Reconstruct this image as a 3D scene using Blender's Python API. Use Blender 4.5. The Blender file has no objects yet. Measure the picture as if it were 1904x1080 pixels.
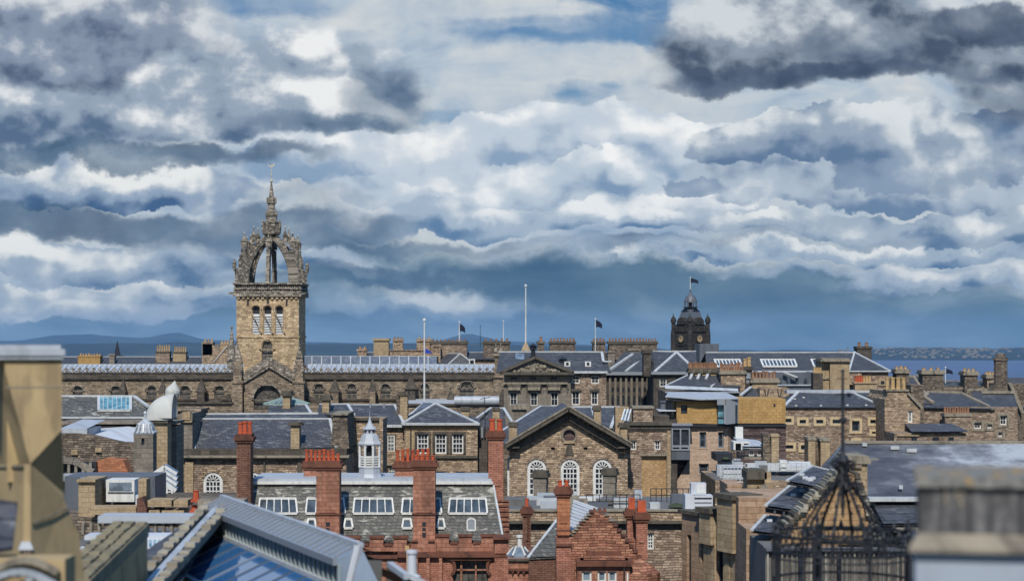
import bpy, math, random
from mathutils import Vector, Matrix
from mathutils.geometry import tessellate_polygon
random.seed(7)
SC = bpy.context.scene
COL = SC.collection
R = math.radians

# ---------------------------------------------------------------- camera
F = 3590.0          # focal length in photo pixels (photo 1904 wide)
CX, HOR = 952.0, 637.0
CAMZ = 110.0
cam = bpy.data.cameras.new('camera')
cam.sensor_width = 36.0
cam.lens = 36.0 * F / 1904.0
cam.shift_y = (HOR - 540.0) / 1904.0
cam.clip_start = 0.5
cam.clip_end = 60000.0
cam.dof.use_dof = True
cam.dof.focus_distance = 190.0
cam.dof.aperture_fstop = cam.lens / 1000.0 / 0.075
camo = bpy.data.objects.new('camera', cam)
COL.objects.link(camo)
camo.location = (0, 0, CAMZ)
camo.rotation_euler = (R(90), 0, 0)
SC.camera = camo

# ---------------------------------------------------------------- render and view
SC.render.engine = 'CYCLES'
SC.cycles.use_denoising = True
SC.cycles.max_bounces = 5
SC.cycles.diffuse_bounces = 3
SC.cycles.glossy_bounces = 3
SC.cycles.volume_bounces = 0
SC.cycles.caustics_reflective = False
SC.cycles.caustics_refractive = False
SC.view_settings.view_transform = 'Standard'
SC.view_settings.look = 'None'
SC.view_settings.exposure = 0.0
SC.view_settings.gamma = 1.0

# ---------------------------------------------------------------- node expressions
class E:
    """A socket with arithmetic: each operator adds a Math node."""
    def __init__(s, nt, sock): s.nt, s.k = nt, sock
    def m(s, op, *o, clamp=False):
        n = s.nt.nodes.new('ShaderNodeMath'); n.operation = op; n.use_clamp = clamp
        for i, v in enumerate((s,) + o):
            if isinstance(v, E): s.nt.links.new(v.k, n.inputs[i])
            else: n.inputs[i].default_value = v
        return E(s.nt, n.outputs[0])
    def __add__(s, o): return s.m('ADD', o)
    __radd__ = __add__
    def __sub__(s, o): return s.m('SUBTRACT', o)
    def __rsub__(s, o): return (s * -1.0) + o
    def __mul__(s, o): return s.m('MULTIPLY', o)
    __rmul__ = __mul__
    def __truediv__(s, o): return s.m('DIVIDE', o)
    def ramp(s, a, b, c=0.0, d=1.0, smooth=True):
        n = s.nt.nodes.new('ShaderNodeMapRange')
        n.interpolation_type = 'SMOOTHSTEP' if smooth else 'LINEAR'
        s.nt.links.new(s.k, n.inputs[0])
        for i, v in enumerate((a, b, c, d)):
            if isinstance(v, E): s.nt.links.new(v.k, n.inputs[i + 1])
            else: n.inputs[i + 1].default_value = v
        return E(s.nt, n.outputs[0])
def vec(nt, x, y, z=0.0):
    n = nt.nodes.new('ShaderNodeCombineXYZ')
    for i, v in enumerate((x, y, z)):
        if isinstance(v, E): nt.links.new(v.k, n.inputs[i])
        else: n.inputs[i].default_value = v
    return E(nt, n.outputs[0])
def sep(nt, v):
    n = nt.nodes.new('ShaderNodeSeparateXYZ'); nt.links.new(v.k, n.inputs[0])
    return [E(nt, o) for o in n.outputs]
def noise(nt, v, scale, detail=5, rough=0.55, dim='2D', dist=0.0, out=0, lac=2.0):
    n = nt.nodes.new('ShaderNodeTexNoise'); n.noise_dimensions = dim
    nt.links.new(v.k, n.inputs['Vector'])
    n.inputs['Scale'].default_value = scale; n.inputs['Detail'].default_value = detail
    n.inputs['Roughness'].default_value = rough; n.inputs['Distortion'].default_value = dist
    n.inputs['Lacunarity'].default_value = lac
    return E(nt, n.outputs[out])
def voro(nt, v, scale, feature='F1', dim='2D', out='Distance', rand=1.0, detail=0.0, rough=0.5, smooth=0.3):
    n = nt.nodes.new('ShaderNodeTexVoronoi'); n.voronoi_dimensions = dim; n.feature = feature
    nt.links.new(v.k, n.inputs['Vector']); n.inputs['Scale'].default_value = scale
    n.inputs['Randomness'].default_value = rand
    if 'Detail' in n.inputs: n.inputs['Detail'].default_value = detail; n.inputs['Roughness'].default_value = rough
    if feature == 'SMOOTH_F1': n.inputs['Smoothness'].default_value = smooth
    return E(nt, n.outputs[out])
def mixc(nt, f, a, b, blend='MIX'):
    n = nt.nodes.new('ShaderNodeMix'); n.data_type = 'RGBA'; n.blend_type = blend; n.clamp_factor = True
    for v, i in ((f, 0), (a, 6), (b, 7)):
        if isinstance(v, E): nt.links.new(v.k, n.inputs[i])
        elif i == 0: n.inputs[i].default_value = v
        else: n.inputs[i].default_value = (*v, 1.0)
    return E(nt, n.outputs[2])
def cramp(nt, f, stops, interp='LINEAR'):
    n = nt.nodes.new('ShaderNodeValToRGB'); r = n.color_ramp; r.interpolation = interp
    while len(r.elements) < len(stops): r.elements.new(0.5)
    for e, (p, c) in zip(r.elements, stops): e.position = p; e.color = (*c, 1.0)
    nt.links.new(f.k, n.inputs[0])
    return E(nt, n.outputs[0])
def srgb(h):
    h = h.lstrip('#'); o = []
    for i in (0, 2, 4):
        c = int(h[i:i + 2], 16) / 255.0
        o.append(c / 12.92 if c <= 0.04045 else ((c + 0.055) / 1.055) ** 2.4)
    return tuple(o)

# ---------------------------------------------------------------- sun
SUN_EL, SUN_AZ = R(46), R(184)      # azimuth clockwise from the view direction: behind the camera, a little to the left
sun = bpy.data.lights.new('sun', 'SUN')
sun.energy = 4.0; sun.angle = R(1.2); sun.color = (1.0, 0.945, 0.86)
suno = bpy.data.objects.new('sun', sun); COL.objects.link(suno)
sdir = Vector((math.sin(SUN_AZ) * math.cos(SUN_EL), math.cos(SUN_AZ) * math.cos(SUN_EL), math.sin(SUN_EL)))
suno.rotation_euler = sdir.to_track_quat('Z', 'Y').to_euler()
suno.location = (0, -50, 300)

# ---------------------------------------------------------------- sky: clear Nishita air behind broken cumulus
def build_sky():
    w = bpy.data.worlds.new('World'); SC.world = w; w.use_nodes = True
    nt = w.node_tree; nt.nodes.clear()
    tc = nt.nodes.new('ShaderNodeTexCoord')
    x, y, z = sep(nt, E(nt, tc.outputs['Generated']))
    ay = y.m('ABSOLUTE').m('MAXIMUM', 0.12)
    K = F / 1000.0
    U = x / ay * K                       # sky plane: thousandths of the focal length, 0 straight ahead
    W = z / ay * K                       # 0 at the horizon
    st = nt.nodes.new('ShaderNodeTexSky'); st.sky_type = 'NISHITA'; st.sun_disc = False
    st.sun_elevation = SUN_EL; st.sun_rotation = SUN_AZ; st.altitude = 110; st.air_density = 1.2; st.ozone_density = 3.0; st.dust_density = 0.3
    air = E(nt, st.outputs[0])
    air = mixc(nt, 1.0, air, (0.055, 0.075, 0.09), 'MULTIPLY')
    air = mixc(nt, W.ramp(0.1, 0.75), mixc(nt, 0.6, air, (0.085, 0.21, 0.37)), mixc(nt, 0.75, air, (0.03, 0.135, 0.33)))
    # shared noise
    p0 = vec(nt, U, W * 1.25)
    wa = noise(nt, p0, 2.2, 2, 0.5)
    wb = noise(nt, vec(nt, U + 7.3, W * 1.25 + 2.1), 2.2, 2, 0.5)
    fine = noise(nt, vec(nt, U + 3.1, W * 1.3), 9.0, 7, 0.6)
    fine2 = noise(nt, vec(nt, U + 9.1, W * 1.3 + 4.0), 9.0, 7, 0.6)
    Uw = U + (wa - 0.5) * 0.12 + (fine - 0.5) * 0.09
    Ww = W + (wb - 0.5) * 0.08 + (fine2 - 0.5) * 0.075
    def puff(v, s, k):
        d = voro(nt, v, s, 'F1')
        return (1.0 - d * d) * k
    def billow(du, dw):
        v = vec(nt, U + (wa - 0.5) * 0.05 + (fine - 0.5) * 0.03 + du, (W + (wb - 0.5) * 0.04 + (fine2 - 0.5) * 0.03) * 1.2 + dw)
        return puff(v, 7.0, 0.46) + puff(v, 16.0, 0.24) + puff(v, 37.0, 0.11) + noise(nt, v, 6.0, 6, 0.58) * 0.28
    B0 = billow(0, 0)                     # full detail: cuts the edges
    def heads(du, dw):                    # large rounded heads: their slope shades the cloud
        v = vec(nt, U + (wa - 0.5) * 0.05 + (fine - 0.5) * 0.035 + du, (W + (wb - 0.5) * 0.04 + (fine2 - 0.5) * 0.035) * 1.25 + dw)
        def sp(s, k):
            d = voro(nt, v, s, 'SMOOTH_F1', smooth=0.35); return (1.0 - d * d) * k
        return sp(4.6, 0.62) + sp(10.5, 0.30) + sp(24.0, 0.10)
    relief = heads(0, 0) - heads(0.016, 0.040)     # lit from above and a little from the right
    vs = vec(nt, U + (wa - 0.5) * 0.3, W * 4.5 + (wb - 0.5) * 0.7)
    S0 = noise(nt, vs, 3.0, 7, 0.58)      # streaks
    soft0 = noise(nt, vec(nt, U + 2.7, W * 1.35), 4.2, 6, 0.55)
    soft1 = noise(nt, vec(nt, U + 2.715, W * 1.35 + 0.05), 4.2, 6, 0.55)
    srel = soft0 - soft1
    def blobs(lst, uu, ww, flat=0.0):
        tot = hv = None
        for (px, py, rx, ry, a) in lst:
            du = uu.m('MULTIPLY_ADD', 1000.0 / rx, -(px - CX) / rx)
            dw = ww.m('MULTIPLY_ADD', 1000.0 / ry, -(HOR - py) / ry)
            dq = dw.m('MAXIMUM', dw * -flat) if flat else dw
            g = du.m('MULTIPLY_ADD', du, dq * dq).ramp(0.0, 2.2, a, 0.0)
            hv = g * dw if hv is None else g.m('MULTIPLY_ADD', dw, hv)
            tot = g if tot is None else tot + g
        return tot, hv
    def layer(prev, lst, bn, soft, lo, mid, hi, kr=2.0, kh=0.25, kn=0.5, bias=0.5, thr=0.4, op=1.0, ks=0.6, flat=0.0):
        f, hv = blobs(lst, Uw, Ww, flat)
        al = (f + (B0 - 0.72) * bn + (soft0 - 0.5) * 0.8 - thr).ramp(0.0, soft) * op
        sh = relief * kr + srel * ks + hv * kh + (soft0 - 0.5) * kn + bias
        return mixc(nt, al, prev, cramp(nt, sh, [(0.0, C(lo)), (0.48, C(mid)), (1.0, C(hi))], 'EASE'))
    C = srgb
    c = air
    # thin high veil, cream and pale grey
    vb = blobs([(640, 45, 480, 45, .8), (1000, 125, 420, 42, 1.1), (1350, 215, 420, 90, 1.4), (500, 160, 600, 150, 1.0), (700, 260, 300, 100, 1.0),
                (1700, 190, 300, 90, 1.4), (150, 100, 380, 300, 1.2), (952, 430, 2500, 220, 1.6), (952, -300, 4000, 260, 1.2)], Uw, Ww)[0]
    gap = blobs([(500, 8, 120, 24, 1.3), (1060, 56, 230, 24, 1.15), (940, 76, 130, 16, .7), (1078, 168, 60, 20, .8), (850, 214, 90, 14, 1.3), (590, 60, 120, 10, .6)], Uw * 0.6 + U * 0.4, Ww * 0.6 + W * 0.4)[0]
    gm = 1.0 - (gap + (S0 - 0.5) * 3.2 + (fine - 0.5) * 1.2 - 0.2).ramp(-0.15, 1.6) * 0.95
    c = mixc(nt, (vb + (S0 - 0.5) * 1.6 - 0.22).ramp(0.0, 0.8) * 0.97 * gm, c, cramp(nt, (S0 - 0.5) * 1.3 + srel * 0.8 + 0.6, [(0.0, C('#6f91b6')), (0.5, C('#b9c6d2')), (1.0, C('#e9e8e1'))]))
    # rain curtain over the firth: blue grey down to the horizon
    rain = blobs([(1130, 590, 620, 85, 1.3), (400, 640, 1200, 60, 1.2), (1750, 610, 700, 60, 1.1), (1450, 550, 330, 60, .9), (700, 500, 420, 50, .9)], Uw, Ww)[0]
    c = mixc(nt, (rain + (soft0 - 0.5) * 0.8 - 0.20).ramp(0.0, 1.2) * 0.95, c, cramp(nt, (S0 - 0.5) * 0.9 + (soft0 - 0.5) * 0.9 + 0.42, [(0.0, C('#2d536f')), (0.5, C('#547488')), (1.0, C('#97abb6'))]))
    c = mixc(nt, W.ramp(0.0, 0.075, 0.75, 0.0) * (S0 - 0.2).ramp(0.0, 0.5) * U.ramp(-0.2, 0.6, 1.0, 0.45), c, C('#8eacbf'))
    # low flat-based bands
    def bank(prev, lst, lo='#6683a3', mid='#b3c2d0', hi='#f8f8f5', soft=0.18, **k):
        d = dict(kr=1.7, kh=0.52, kn=0.9, bias=0.40, thr=0.36, ks=0.8, flat=1.8); d.update(k)
        return layer(prev, lst, 0.9, soft, lo, mid, hi, **d)
    c = bank(c, [(60, 565, 170, 30, .8), (330, 560, 160, 36, .9), (200, 585, 260, 22, .7), ], '#5c7b9c', '#a9b8c6', '#eef0ec', 0.3)
    c = bank(c, [(720, 572, 200, 40, .75), (900, 575, 140, 34, .65), (800, 590, 260, 26, .6)], '#5c7b9c', '#93a9bd', '#dfe5e6', 0.9, bias=0.42, op=0.85)
    c = bank(c, [(1700, 528, 150, 26, .8), (1850, 520, 140, 34, .9), (1480, 505, 170, 16, .6), (620, 500, 90, 34, .7), (560, 490, 60, 20, .5)], '#567697', '#a7b7c6', '#e9ebea', 0.45)
    c = bank(c, [(120, 500, 170, 46, .9), (310, 490, 130, 50, .9), (20, 470, 120, 40, .7), (430, 520, 60, 24, .5)], '#4f6f92', '#a0b1c2', '#eff1ee', 0.22)
    c = bank(c, [(1400, 470, 200, 16, .7), (1650, 478, 230, 22, .8), (1850, 460, 150, 30, .8), (1250, 480, 120, 12, .5)], '#54769a', '#a5b6c6', '#e8ebea', 0.2)
    # the great white bank in the middle, head behind head
    c = bank(c, [(930, 268, 110, 70, .9), (1090, 255, 160, 66, 1.0), (1240, 280, 140, 58, .9), (1350, 310, 110, 45, .7), (840, 300, 110, 60, .8), (640, 310, 200, 60, .8), (1000, 380, 420, 60, .7)], '#8ba3bd', '#c6d1dc', '#f8f8f6', 0.12, kh=0.40, bias=0.46)
    c = bank(c, [(1390, 335, 120, 44, .9), (1530, 370, 150, 44, .8), (1720, 350, 150, 70, .8), (1850, 380, 110, 90, .8)], '#6b84a2', '#b3c0cd', '#f0f2f1', 0.16)
    c = bank(c, [(1085, 345, 115, 62, 1.0), (950, 365, 70, 52, .9), (1180, 350, 50, 36, .6), (720, 360, 120, 40, .7)], '#7f99b6', '#bfccd8', '#fbfbf9', 0.10, bias=0.44)
    c = bank(c, [(820, 410, 90, 36, .9), (960, 425, 120, 34, .8), (1110, 415, 120, 34, .8), (1250, 420, 120, 24, .7), (700, 430, 90, 30, .6)], '#5f7f a2'.replace(' ', ''), '#a9bacb', '#eef1f1', 0.16)
    c = bank(c, [(1370, 430, 130, 22, .8), (1560, 425, 160, 30, .9), (1750, 440, 170, 30, .9), (1880, 430, 90, 36, .7), (1290, 395, 60, 16, .5)], '#5d7a9a', '#a7b6c5', '#e9eceb', 0.22)
    # grey masses on the left
    c = layer(c, [(330, 215, 300, 75, .9), (560, 150, 230, 100, .8), (60, 220, 200, 130, .8), (640, 215, 120, 60, .7)],
              0.8, 0.42, '#566c88', '#98a7b8', '#f1f2f1', kr=1.5, kh=0.44, kn=1.3, bias=0.52, thr=0.32, ks=1.4, flat=1.5)
    c = bank(c, [(120, 350, 200, 50, 1.0), (300, 350, 150, 46, .8), (480, 380, 120, 40, .6)], '#3f5f86', '#93a6bc', '#eef0ee', 0.22)
    # grey masses on the right
    c = layer(c, [(1600, 275, 280, 60, .9), (1820, 300, 200, 90, .8), (1450, 250, 100, 30, .6)],
              1.0, 0.12, '#6079 98'.replace(' ', ''), '#98a8ba', '#dfe4e6', kr=2.0, kh=0.30, kn=1.0, bias=0.48, thr=0.36, ks=1.2, flat=1.5)
    # flat dark bases
    d = blobs([(150, 292, 430, 20, 1.3), (60, 405, 250, 30, 1.4), (500, 430, 240, 36, 1.2), (560, 370, 140, 36, .8), (740, 512, 260, 20, 1.0), (1000, 462, 330, 12, .8), (420, 515, 120, 16, .5), (1500, 448, 350, 10, .6),
               (710, 170, 90, 70, .9), (1600, 540, 300, 8, .5), (560, 235, 170, 22, .7)], Uw, Ww)[0]
    c = mixc(nt, (d + (soft0 - 0.5) * 1.5 + (B0 - 0.72) * 0.5 - 0.28).ramp(0.0, 0.95) * 0.82, c, cramp(nt, srel * 1.6 + relief * 0.9 + 0.42, [(0.0, C('#274562')), (0.5, C('#4c6882')), (1.0, C('#93a6b6'))]))
    c = layer(c, [(1300, 348, 66, 24, .9), (1640, 345, 80, 38, .7), (1390, 375, 90, 20, .5)],
              0.8, 0.22, '#697d99', '#8c9fb5', '#c6d0d9', kr=1.4, bias=0.45, thr=0.38, flat=1.6)
    # the near dark clouds along the top
    c = layer(c, [(1330, 60, 130, 85, .8), (1250, 90, 90, 60, .35), (1480, 60, 200, 80, .9), (1750, 50, 330, 100, 1.1), (1420, 140, 250, 34, .6), (1900, 180, 120, 90, .8)],
              0.8, 0.85, '#4a566a', '#8d99a8', '#d3d9dd', kr=1.5, kh=0.25, kn=1.3, bias=0.50, thr=0.32, ks=1.4)
    d = blobs([(1450, 150, 270, 22, 1.1), (1865, 40, 110, 34, 1.7), (1620, 80, 170, 32, .9), (1760, 130, 330, 26, .8), (1890, 200, 80, 60, .9), (1310, 160, 90, 20, .5)], Uw, Ww)[0]
    c = mixc(nt, (d + (soft0 - 0.5) * 1.4 - 0.3).ramp(0.0, 1.1) * 0.85, c, cramp(nt, srel * 1.6 + relief * 0.8 + 0.42, [(0.0, C('#28344a')), (0.5, C('#526178')), (1.0, C('#93a1b1'))]))
    c = layer(c, [(60, 30, 240, 80, .9), (330, 40, 120, 80, .6), (120, 120, 150, 60, .8)],
              0.8, 0.5, '#515f78', '#8996aa', '#d9dde0', kr=1.4, kh=0.2, kn=1.4, bias=0.42, thr=0.30, ks=1.5)
    up = z.ramp(0.25, 0.8, 1.0, 1.9)  # sky boosted high overhead, out of view, as added soft fill
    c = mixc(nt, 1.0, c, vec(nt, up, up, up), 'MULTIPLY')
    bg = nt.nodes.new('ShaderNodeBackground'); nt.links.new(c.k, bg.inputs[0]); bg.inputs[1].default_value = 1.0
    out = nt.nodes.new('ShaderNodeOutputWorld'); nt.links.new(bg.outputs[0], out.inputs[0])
    w.cycles.sampling_method = 'MANUAL'; w.cycles.sample_map_resolution = 512
build_sky()

# ---------------------------------------------------------------- materials (all procedural, in metres of the object's own space)
M = {}
def new_mat(name):
    m = bpy.data.materials.new(name); m.use_nodes = True
    nt = m.node_tree; nt.nodes.clear()
    b = nt.nodes.new('ShaderNodeBsdfPrincipled'); o = nt.nodes.new('ShaderNodeOutputMaterial')
    nt.links.new(b.outputs[0], o.inputs[0])
    tc = nt.nodes.new('ShaderNodeTexCoord')
    P = E(nt, tc.outputs['Object'])
    M[name] = m
    return m, nt, b, P
def finish(nt, b, col, rough=0.9, bump=None, bdist=0.05, bstr=0.6, spec=0.25, metal=0.0):
    if isinstance(col, E): nt.links.new(col.k, b.inputs['Base Color'])
    else: b.inputs['Base Color'].default_value = (*col, 1)
    if isinstance(rough, E): nt.links.new(rough.k, b.inputs['Roughness'])
    else: b.inputs['Roughness'].default_value = rough
    b.inputs['Specular IOR Level'].default_value = spec
    b.inputs['Metallic'].default_value = metal
    if bump is not None:
        n = nt.nodes.new('ShaderNodeBump'); n.inputs['Distance'].default_value = bdist; n.inputs['Strength'].default_value = bstr
        nt.links.new(bump.k, n.inputs['Height']); nt.links.new(n.outputs[0], b.inputs['Normal'])
def desat(c, k):
    l = 0.3 * c[0] + 0.55 * c[1] + 0.15 * c[2]
    return tuple(v + (l - v) * k for v in c)
def rubble(name, cols, mortar, bw=0.6, bh=0.3, stain=0.5, stainc=(0.03, 0.027, 0.025), soot=0.0, ds=0.14, rough=0.35):
    """Coursed rubble: rows of blocks of uneven length, each its own tone, with dark joints, soot and streaks."""
    m, nt, b, P = new_mat(name)
    cols = [tuple(v * 1.3 for v in desat(c, ds)) for c in cols]; mortar = desat(mortar, ds)
    x, y, z = sep(nt, P)
    u = (x + y) * (1.0 / bw); v = z * (1.0 / bh)
    nu = noise(nt, P, 0.8 / bw, 3, 0.6, '3D'); n2 = noise(nt, P, 0.16 / bw, 2, 0.5, '3D')
    v = v + (nu - 0.5) * rough * 1.6 + n2 * 2.0
    u = u + (nu - 0.5) * rough
    row = v.m('FLOOR'); fr = v.m('FRACT')
    w = u + row * 37.7
    def v1(feature, out):
        n = nt.nodes.new('ShaderNodeTexVoronoi'); n.voronoi_dimensions = '1D'; n.feature = feature
        nt.links.new(w.k, n.inputs['W']); n.inputs['Scale'].default_value = 1.0; n.inputs['Randomness'].default_value = 0.85
        return E(nt, n.outputs[out])
    cr, cg, cb = sep(nt, v1('F1', 'Color'))
    edge = v1('DISTANCE_TO_EDGE', 'Distance') * (bw / bh)
    edge = edge.m('MINIMUM', fr.m('MINIMUM', 1.0 - fr))
    n = len(cols)
    col = cramp(nt, cr, [(i / (n - 1), c) for i, c in enumerate(cols)])
    fine = noise(nt, P, 6.0, 5, 0.7, '3D')
    big = noise(nt, P, 0.22, 4, 0.6, '3D')
    col = mixc(nt, 1.0, col, vec(nt, *([(fine - 0.5) * 0.9 + (cg - 0.5) * 0.35 + 1.0] * 3)), 'MULTIPLY')
    col = mixc(nt, edge.ramp(0.03, 0.18, 0.55, 0.0), col, mortar)
    str_ = noise(nt, vec(nt, (x + y) * 1.1, z * 0.16, 0.0), 1.0, 4, 0.6)
    col = mixc(nt, ((big - 0.50) * 2.2 + (str_ - 0.5) * 1.5 + 0.2 + soot).m('ADD', 0.0, clamp=True) * stain, col, stainc)
    finish(nt, b, col, 0.95, edge.ramp(0.0, 0.2) * 0.8 + fine * 0.7, 0.06, 0.9, 0.1)
def ashlar(name, c1, c2, mortar, bw=0.8, bh=0.35, stain=0.4, stainc=(0.03, 0.027, 0.025), msize=0.012, ds=0.2):
    m, nt, b, P = new_mat(name)
    c1, c2, mortar = desat(c1, ds), desat(c2, ds), desat(mortar, ds)
    x, y, z = sep(nt, P)
    br = nt.nodes.new('ShaderNodeTexBrick')
    nt.links.new(vec(nt, x + y, z).k, br.inputs['Vector'])
    br.inputs['Color1'].default_value = (*c1, 1); br.inputs['Color2'].default_value = (*c2, 1); br.inputs['Mortar'].default_value = (*mortar, 1)
    br.inputs['Scale'].default_value = 1.0; br.inputs['Mortar Size'].default_value = msize
    br.inputs['Brick Width'].default_value = bw; br.inputs['Row Height'].default_value = bh; br.inputs['Mortar Smooth'].default_value = 0.3
    fac = E(nt, br.outputs['Fac'])
    fine = noise(nt, P, 4.0, 5, 0.65, '3D')
    big = noise(nt, P, 0.3, 4, 0.6, '3D')
    str_ = noise(nt, vec(nt, (x + y) * 1.3, z * 0.18, 0.0), 1.0, 4, 0.6)
    col = mixc(nt, 1.0, E(nt, br.outputs['Color']), vec(nt, *([(fine - 0.5) * 1.3 + (big - 0.5) * 0.5 + 1.0] * 3)), 'MULTIPLY')
    col = mixc(nt, ((big - 0.52) * 2.0 + (str_ - 0.52) * 1.8 + 0.2).m('ADD', 0.0, clamp=True) * stain, col, stainc)
    finish(nt, b, col, 0.93, fine * 0.6 - fac * 0.5, 0.03, 0.6, 0.1)
def slate(name, c1, c2, row=0.26, lichen=(0.30, 0.31, 0.30), amt=0.35, patch=(0.10, 0.10, 0.07), pamt=0.3):
    m, nt, b, P = new_mat(name)
    x, y, z = sep(nt, P)
    gn = nt.nodes.new('ShaderNodeNewGeometry')
    br = nt.nodes.new('ShaderNodeTexBrick')
    dist = noise(nt, P, 1.0, 2, 0.5, '3D')
    nt.links.new(vec(nt, x + y * 0.7, (z * 1.25 + (dist - 0.5) * 0.1)).k, br.inputs['Vector'])
    br.inputs['Color1'].default_value = (*c1, 1); br.inputs['Color2'].default_value = (*c2, 1); br.inputs['Mortar'].default_value = (c1[0] * .35, c1[1] * .35, c1[2] * .35, 1)
    br.inputs['Scale'].default_value = 1.0; br.inputs['Mortar Size'].default_value = 0.018
    br.inputs['Brick Width'].default_value = row * 1.4; br.inputs['Row Height'].default_value = row; br.inputs['Mortar Smooth'].default_value = 0.4
    fine = noise(nt, vec(nt, x * 0.8, y, z * 2.5), 2.6, 5, 0.7, '3D')
    big = noise(nt, P, 0.35, 4, 0.6, '3D')
    sp = noise(nt, vec(nt, x * 0.45, y * 0.45, z * 2.6), 3.0, 4, 0.62, '3D')
    col = mixc(nt, 1.0, E(nt, br.outputs['Color']), vec(nt, *([(fine - 0.5) * 1.3 + 1.0] * 3)), 'MULTIPLY')
    col = mixc(nt, (big - 0.5).ramp(0.0, 0.2) * pamt, col, patch)
    col = mixc(nt, (sp - 0.555 + (big - 0.5) * 0.5).ramp(0.0, 0.10) * amt, col, lichen)
    finish(nt, b, col, 0.62, fine * 0.4 - E(nt, br.outputs['Fac']) * 0.6, 0.03, 0.6, 0.35)
def plain(name, c, rough=0.6, var=0.25, scale=2.0, spec=0.3, metal=0.0, stain=0.0, stainc=(0.05, 0.045, 0.04), stretch=1.0, bump=0.0):
    m, nt, b, P = new_mat(name)
    x, y, z = sep(nt, P)
    n = noise(nt, vec(nt, x, y, z * stretch), scale, 5, 0.62, '3D')
    col = mixc(nt, 1.0, E(nt, rgbn(nt, c)), vec(nt, *([(n - 0.5) * 2.0 * var + 1.0] * 3)), 'MULTIPLY')
    if stain:
        s2 = noise(nt, vec(nt, x * 1.5 + y, z * 0.35 * stretch, 0.0), scale * 0.7, 5, 0.65)
        col = mixc(nt, (s2 - 0.48).ramp(0.0, 0.2) * stain, col, stainc)
    finish(nt, b, col, rough, n if bump else None, 0.02, bump, spec, metal)
def rgbn(nt, c):
    n = nt.nodes.new('ShaderNodeRGB'); n.outputs[0].default_value = (*c, 1); return n.outputs[0]
def glass(name, c, rough=0.08, spec=0.6):
    m, nt, b, P = new_mat(name)
    n = noise(nt, P, 1.3, 3, 0.6, '3D')
    col = mixc(nt, n.ramp(0.35, 0.65), c, (c[0] * 2.2 + .01, c[1] * 2.2 + .012, c[2] * 2.2 + .015))
    finish(nt, b, col, rough, n, 0.02, 0.25, spec)

MORT = (0.10, 0.085, 0.068)
rubble('cathedral_stone', [srgb('#66594b'), srgb('#7e6f5b'), srgb('#8c7c66'), srgb('#9c876e')], srgb('#574c40'), 0.62, 0.27, 0.5, (0.045, 0.04, 0.034))
rubble('dark_crown_stone', [srgb('#5a544b'), srgb('#7b7264'), srgb('#93897a'), srgb('#a89d8b')], srgb('#4a443c'), 0.5, 0.3, 0.55, (0.022, 0.021, 0.02))
rubble('tower_stone', [srgb('#9a8262'), srgb('#b3986f'), srgb('#c1a57c'), srgb('#cdb38a')], srgb('#86715a'), 0.8, 0.33, 0.36, (0.10, 0.075, 0.05), 0.3, ds=0.15)
rubble('brown_rubble', [srgb('#6d5b4b'), srgb('#86725f'), srgb('#95816c'), srgb('#a8937c')], srgb('#64554a'), 0.44, 0.19, 0.4, (0.055, 0.045, 0.04))
rubble('warm_rubble', [srgb('#77644f'), srgb('#927c64'), srgb('#a28a6e'), srgb('#b59d80')], srgb('#6a5a4a'), 0.44, 0.19, 0.34, (0.065, 0.05, 0.04))
rubble('old_rubble', [srgb('#4f463e'), srgb('#655a4d'), srgb('#776a5b'), srgb('#877866')], srgb('#463e37'), 0.42, 0.19, 0.5, (0.035, 0.031, 0.028))
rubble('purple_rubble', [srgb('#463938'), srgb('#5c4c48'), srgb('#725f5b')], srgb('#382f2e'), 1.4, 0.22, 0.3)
ashlar('grey_ashlar', srgb('#7b7265'), srgb('#8e8372'), srgb('#4f4840'), 1.0, 0.42, 0.6, (0.04, 0.036, 0.032))
ashlar('dark_ashlar', srgb('#4d463e'), srgb('#655c50'), srgb('#38332d'), 0.9, 0.40, 0.6, (0.022, 0.02, 0.019))
ashlar('buff_ashlar', srgb('#a38a63'), srgb('#b59c75'), srgb('#76644a'), 0.7, 0.32, 0.45, (0.09, 0.07, 0.05))
ashlar('yellow_ashlar', srgb('#ab864f'), srgb('#b89359'), srgb('#8a6c40'), 0.7, 0.34, 0.35, (0.16, 0.11, 0.05), ds=0.08)
ashlar('pink_ashlar', srgb('#b09378'), srgb('#bea287'), srgb('#94795f'), 1.1, 0.5, 0.2, (0.14, 0.10, 0.075))
ashlar('orange_ashlar', srgb('#ab8655'), srgb('#b89668'), srgb('#806344'), 0.55, 0.24, 0.4, (0.16, 0.085, 0.04), ds=0.15)
ashlar('tan_brick', srgb('#a08061'), srgb('#b39273'), srgb('#7a6048'), 0.9, 0.30, 0.3, (0.09, 0.065, 0.05))
ashlar('red_sandstone', srgb('#a5664a'), srgb('#b97c5c'), srgb('#744a39'), 0.5, 0.24, 0.8, (0.06, 0.038, 0.03), ds=0.22)
ashlar('red_brick', srgb('#a6644b'), srgb('#be795b'), srgb('#7d5543'), 0.30, 0.11, 0.75, (0.065, 0.04, 0.03), 0.014, ds=0.22)
ashlar('brown_brick', srgb('#75503f'), srgb('#8a604c'), srgb('#553b30'), 0.34, 0.11, 0.5, (0.04, 0.025, 0.02), 0.014)
rubble('red_rubble', [srgb('#7c4e38'), srgb('#945d43'), srgb('#a2694b'), srgb('#ae7857')], srgb('#5f3b2d'), 0.4, 0.13, 0.65, (0.05, 0.032, 0.024), ds=0.22, rough=0.25)
ashlar('orange_brick', srgb('#a5613a'), srgb('#bb7648'), srgb('#8a5636'), 0.5, 0.2, 0.3)
slate('blue_slate', srgb('#434449'), srgb('#525357'), 0.25, (0.26, 0.265, 0.27), 0.5, (0.05, 0.048, 0.04), 0.4)
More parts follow.
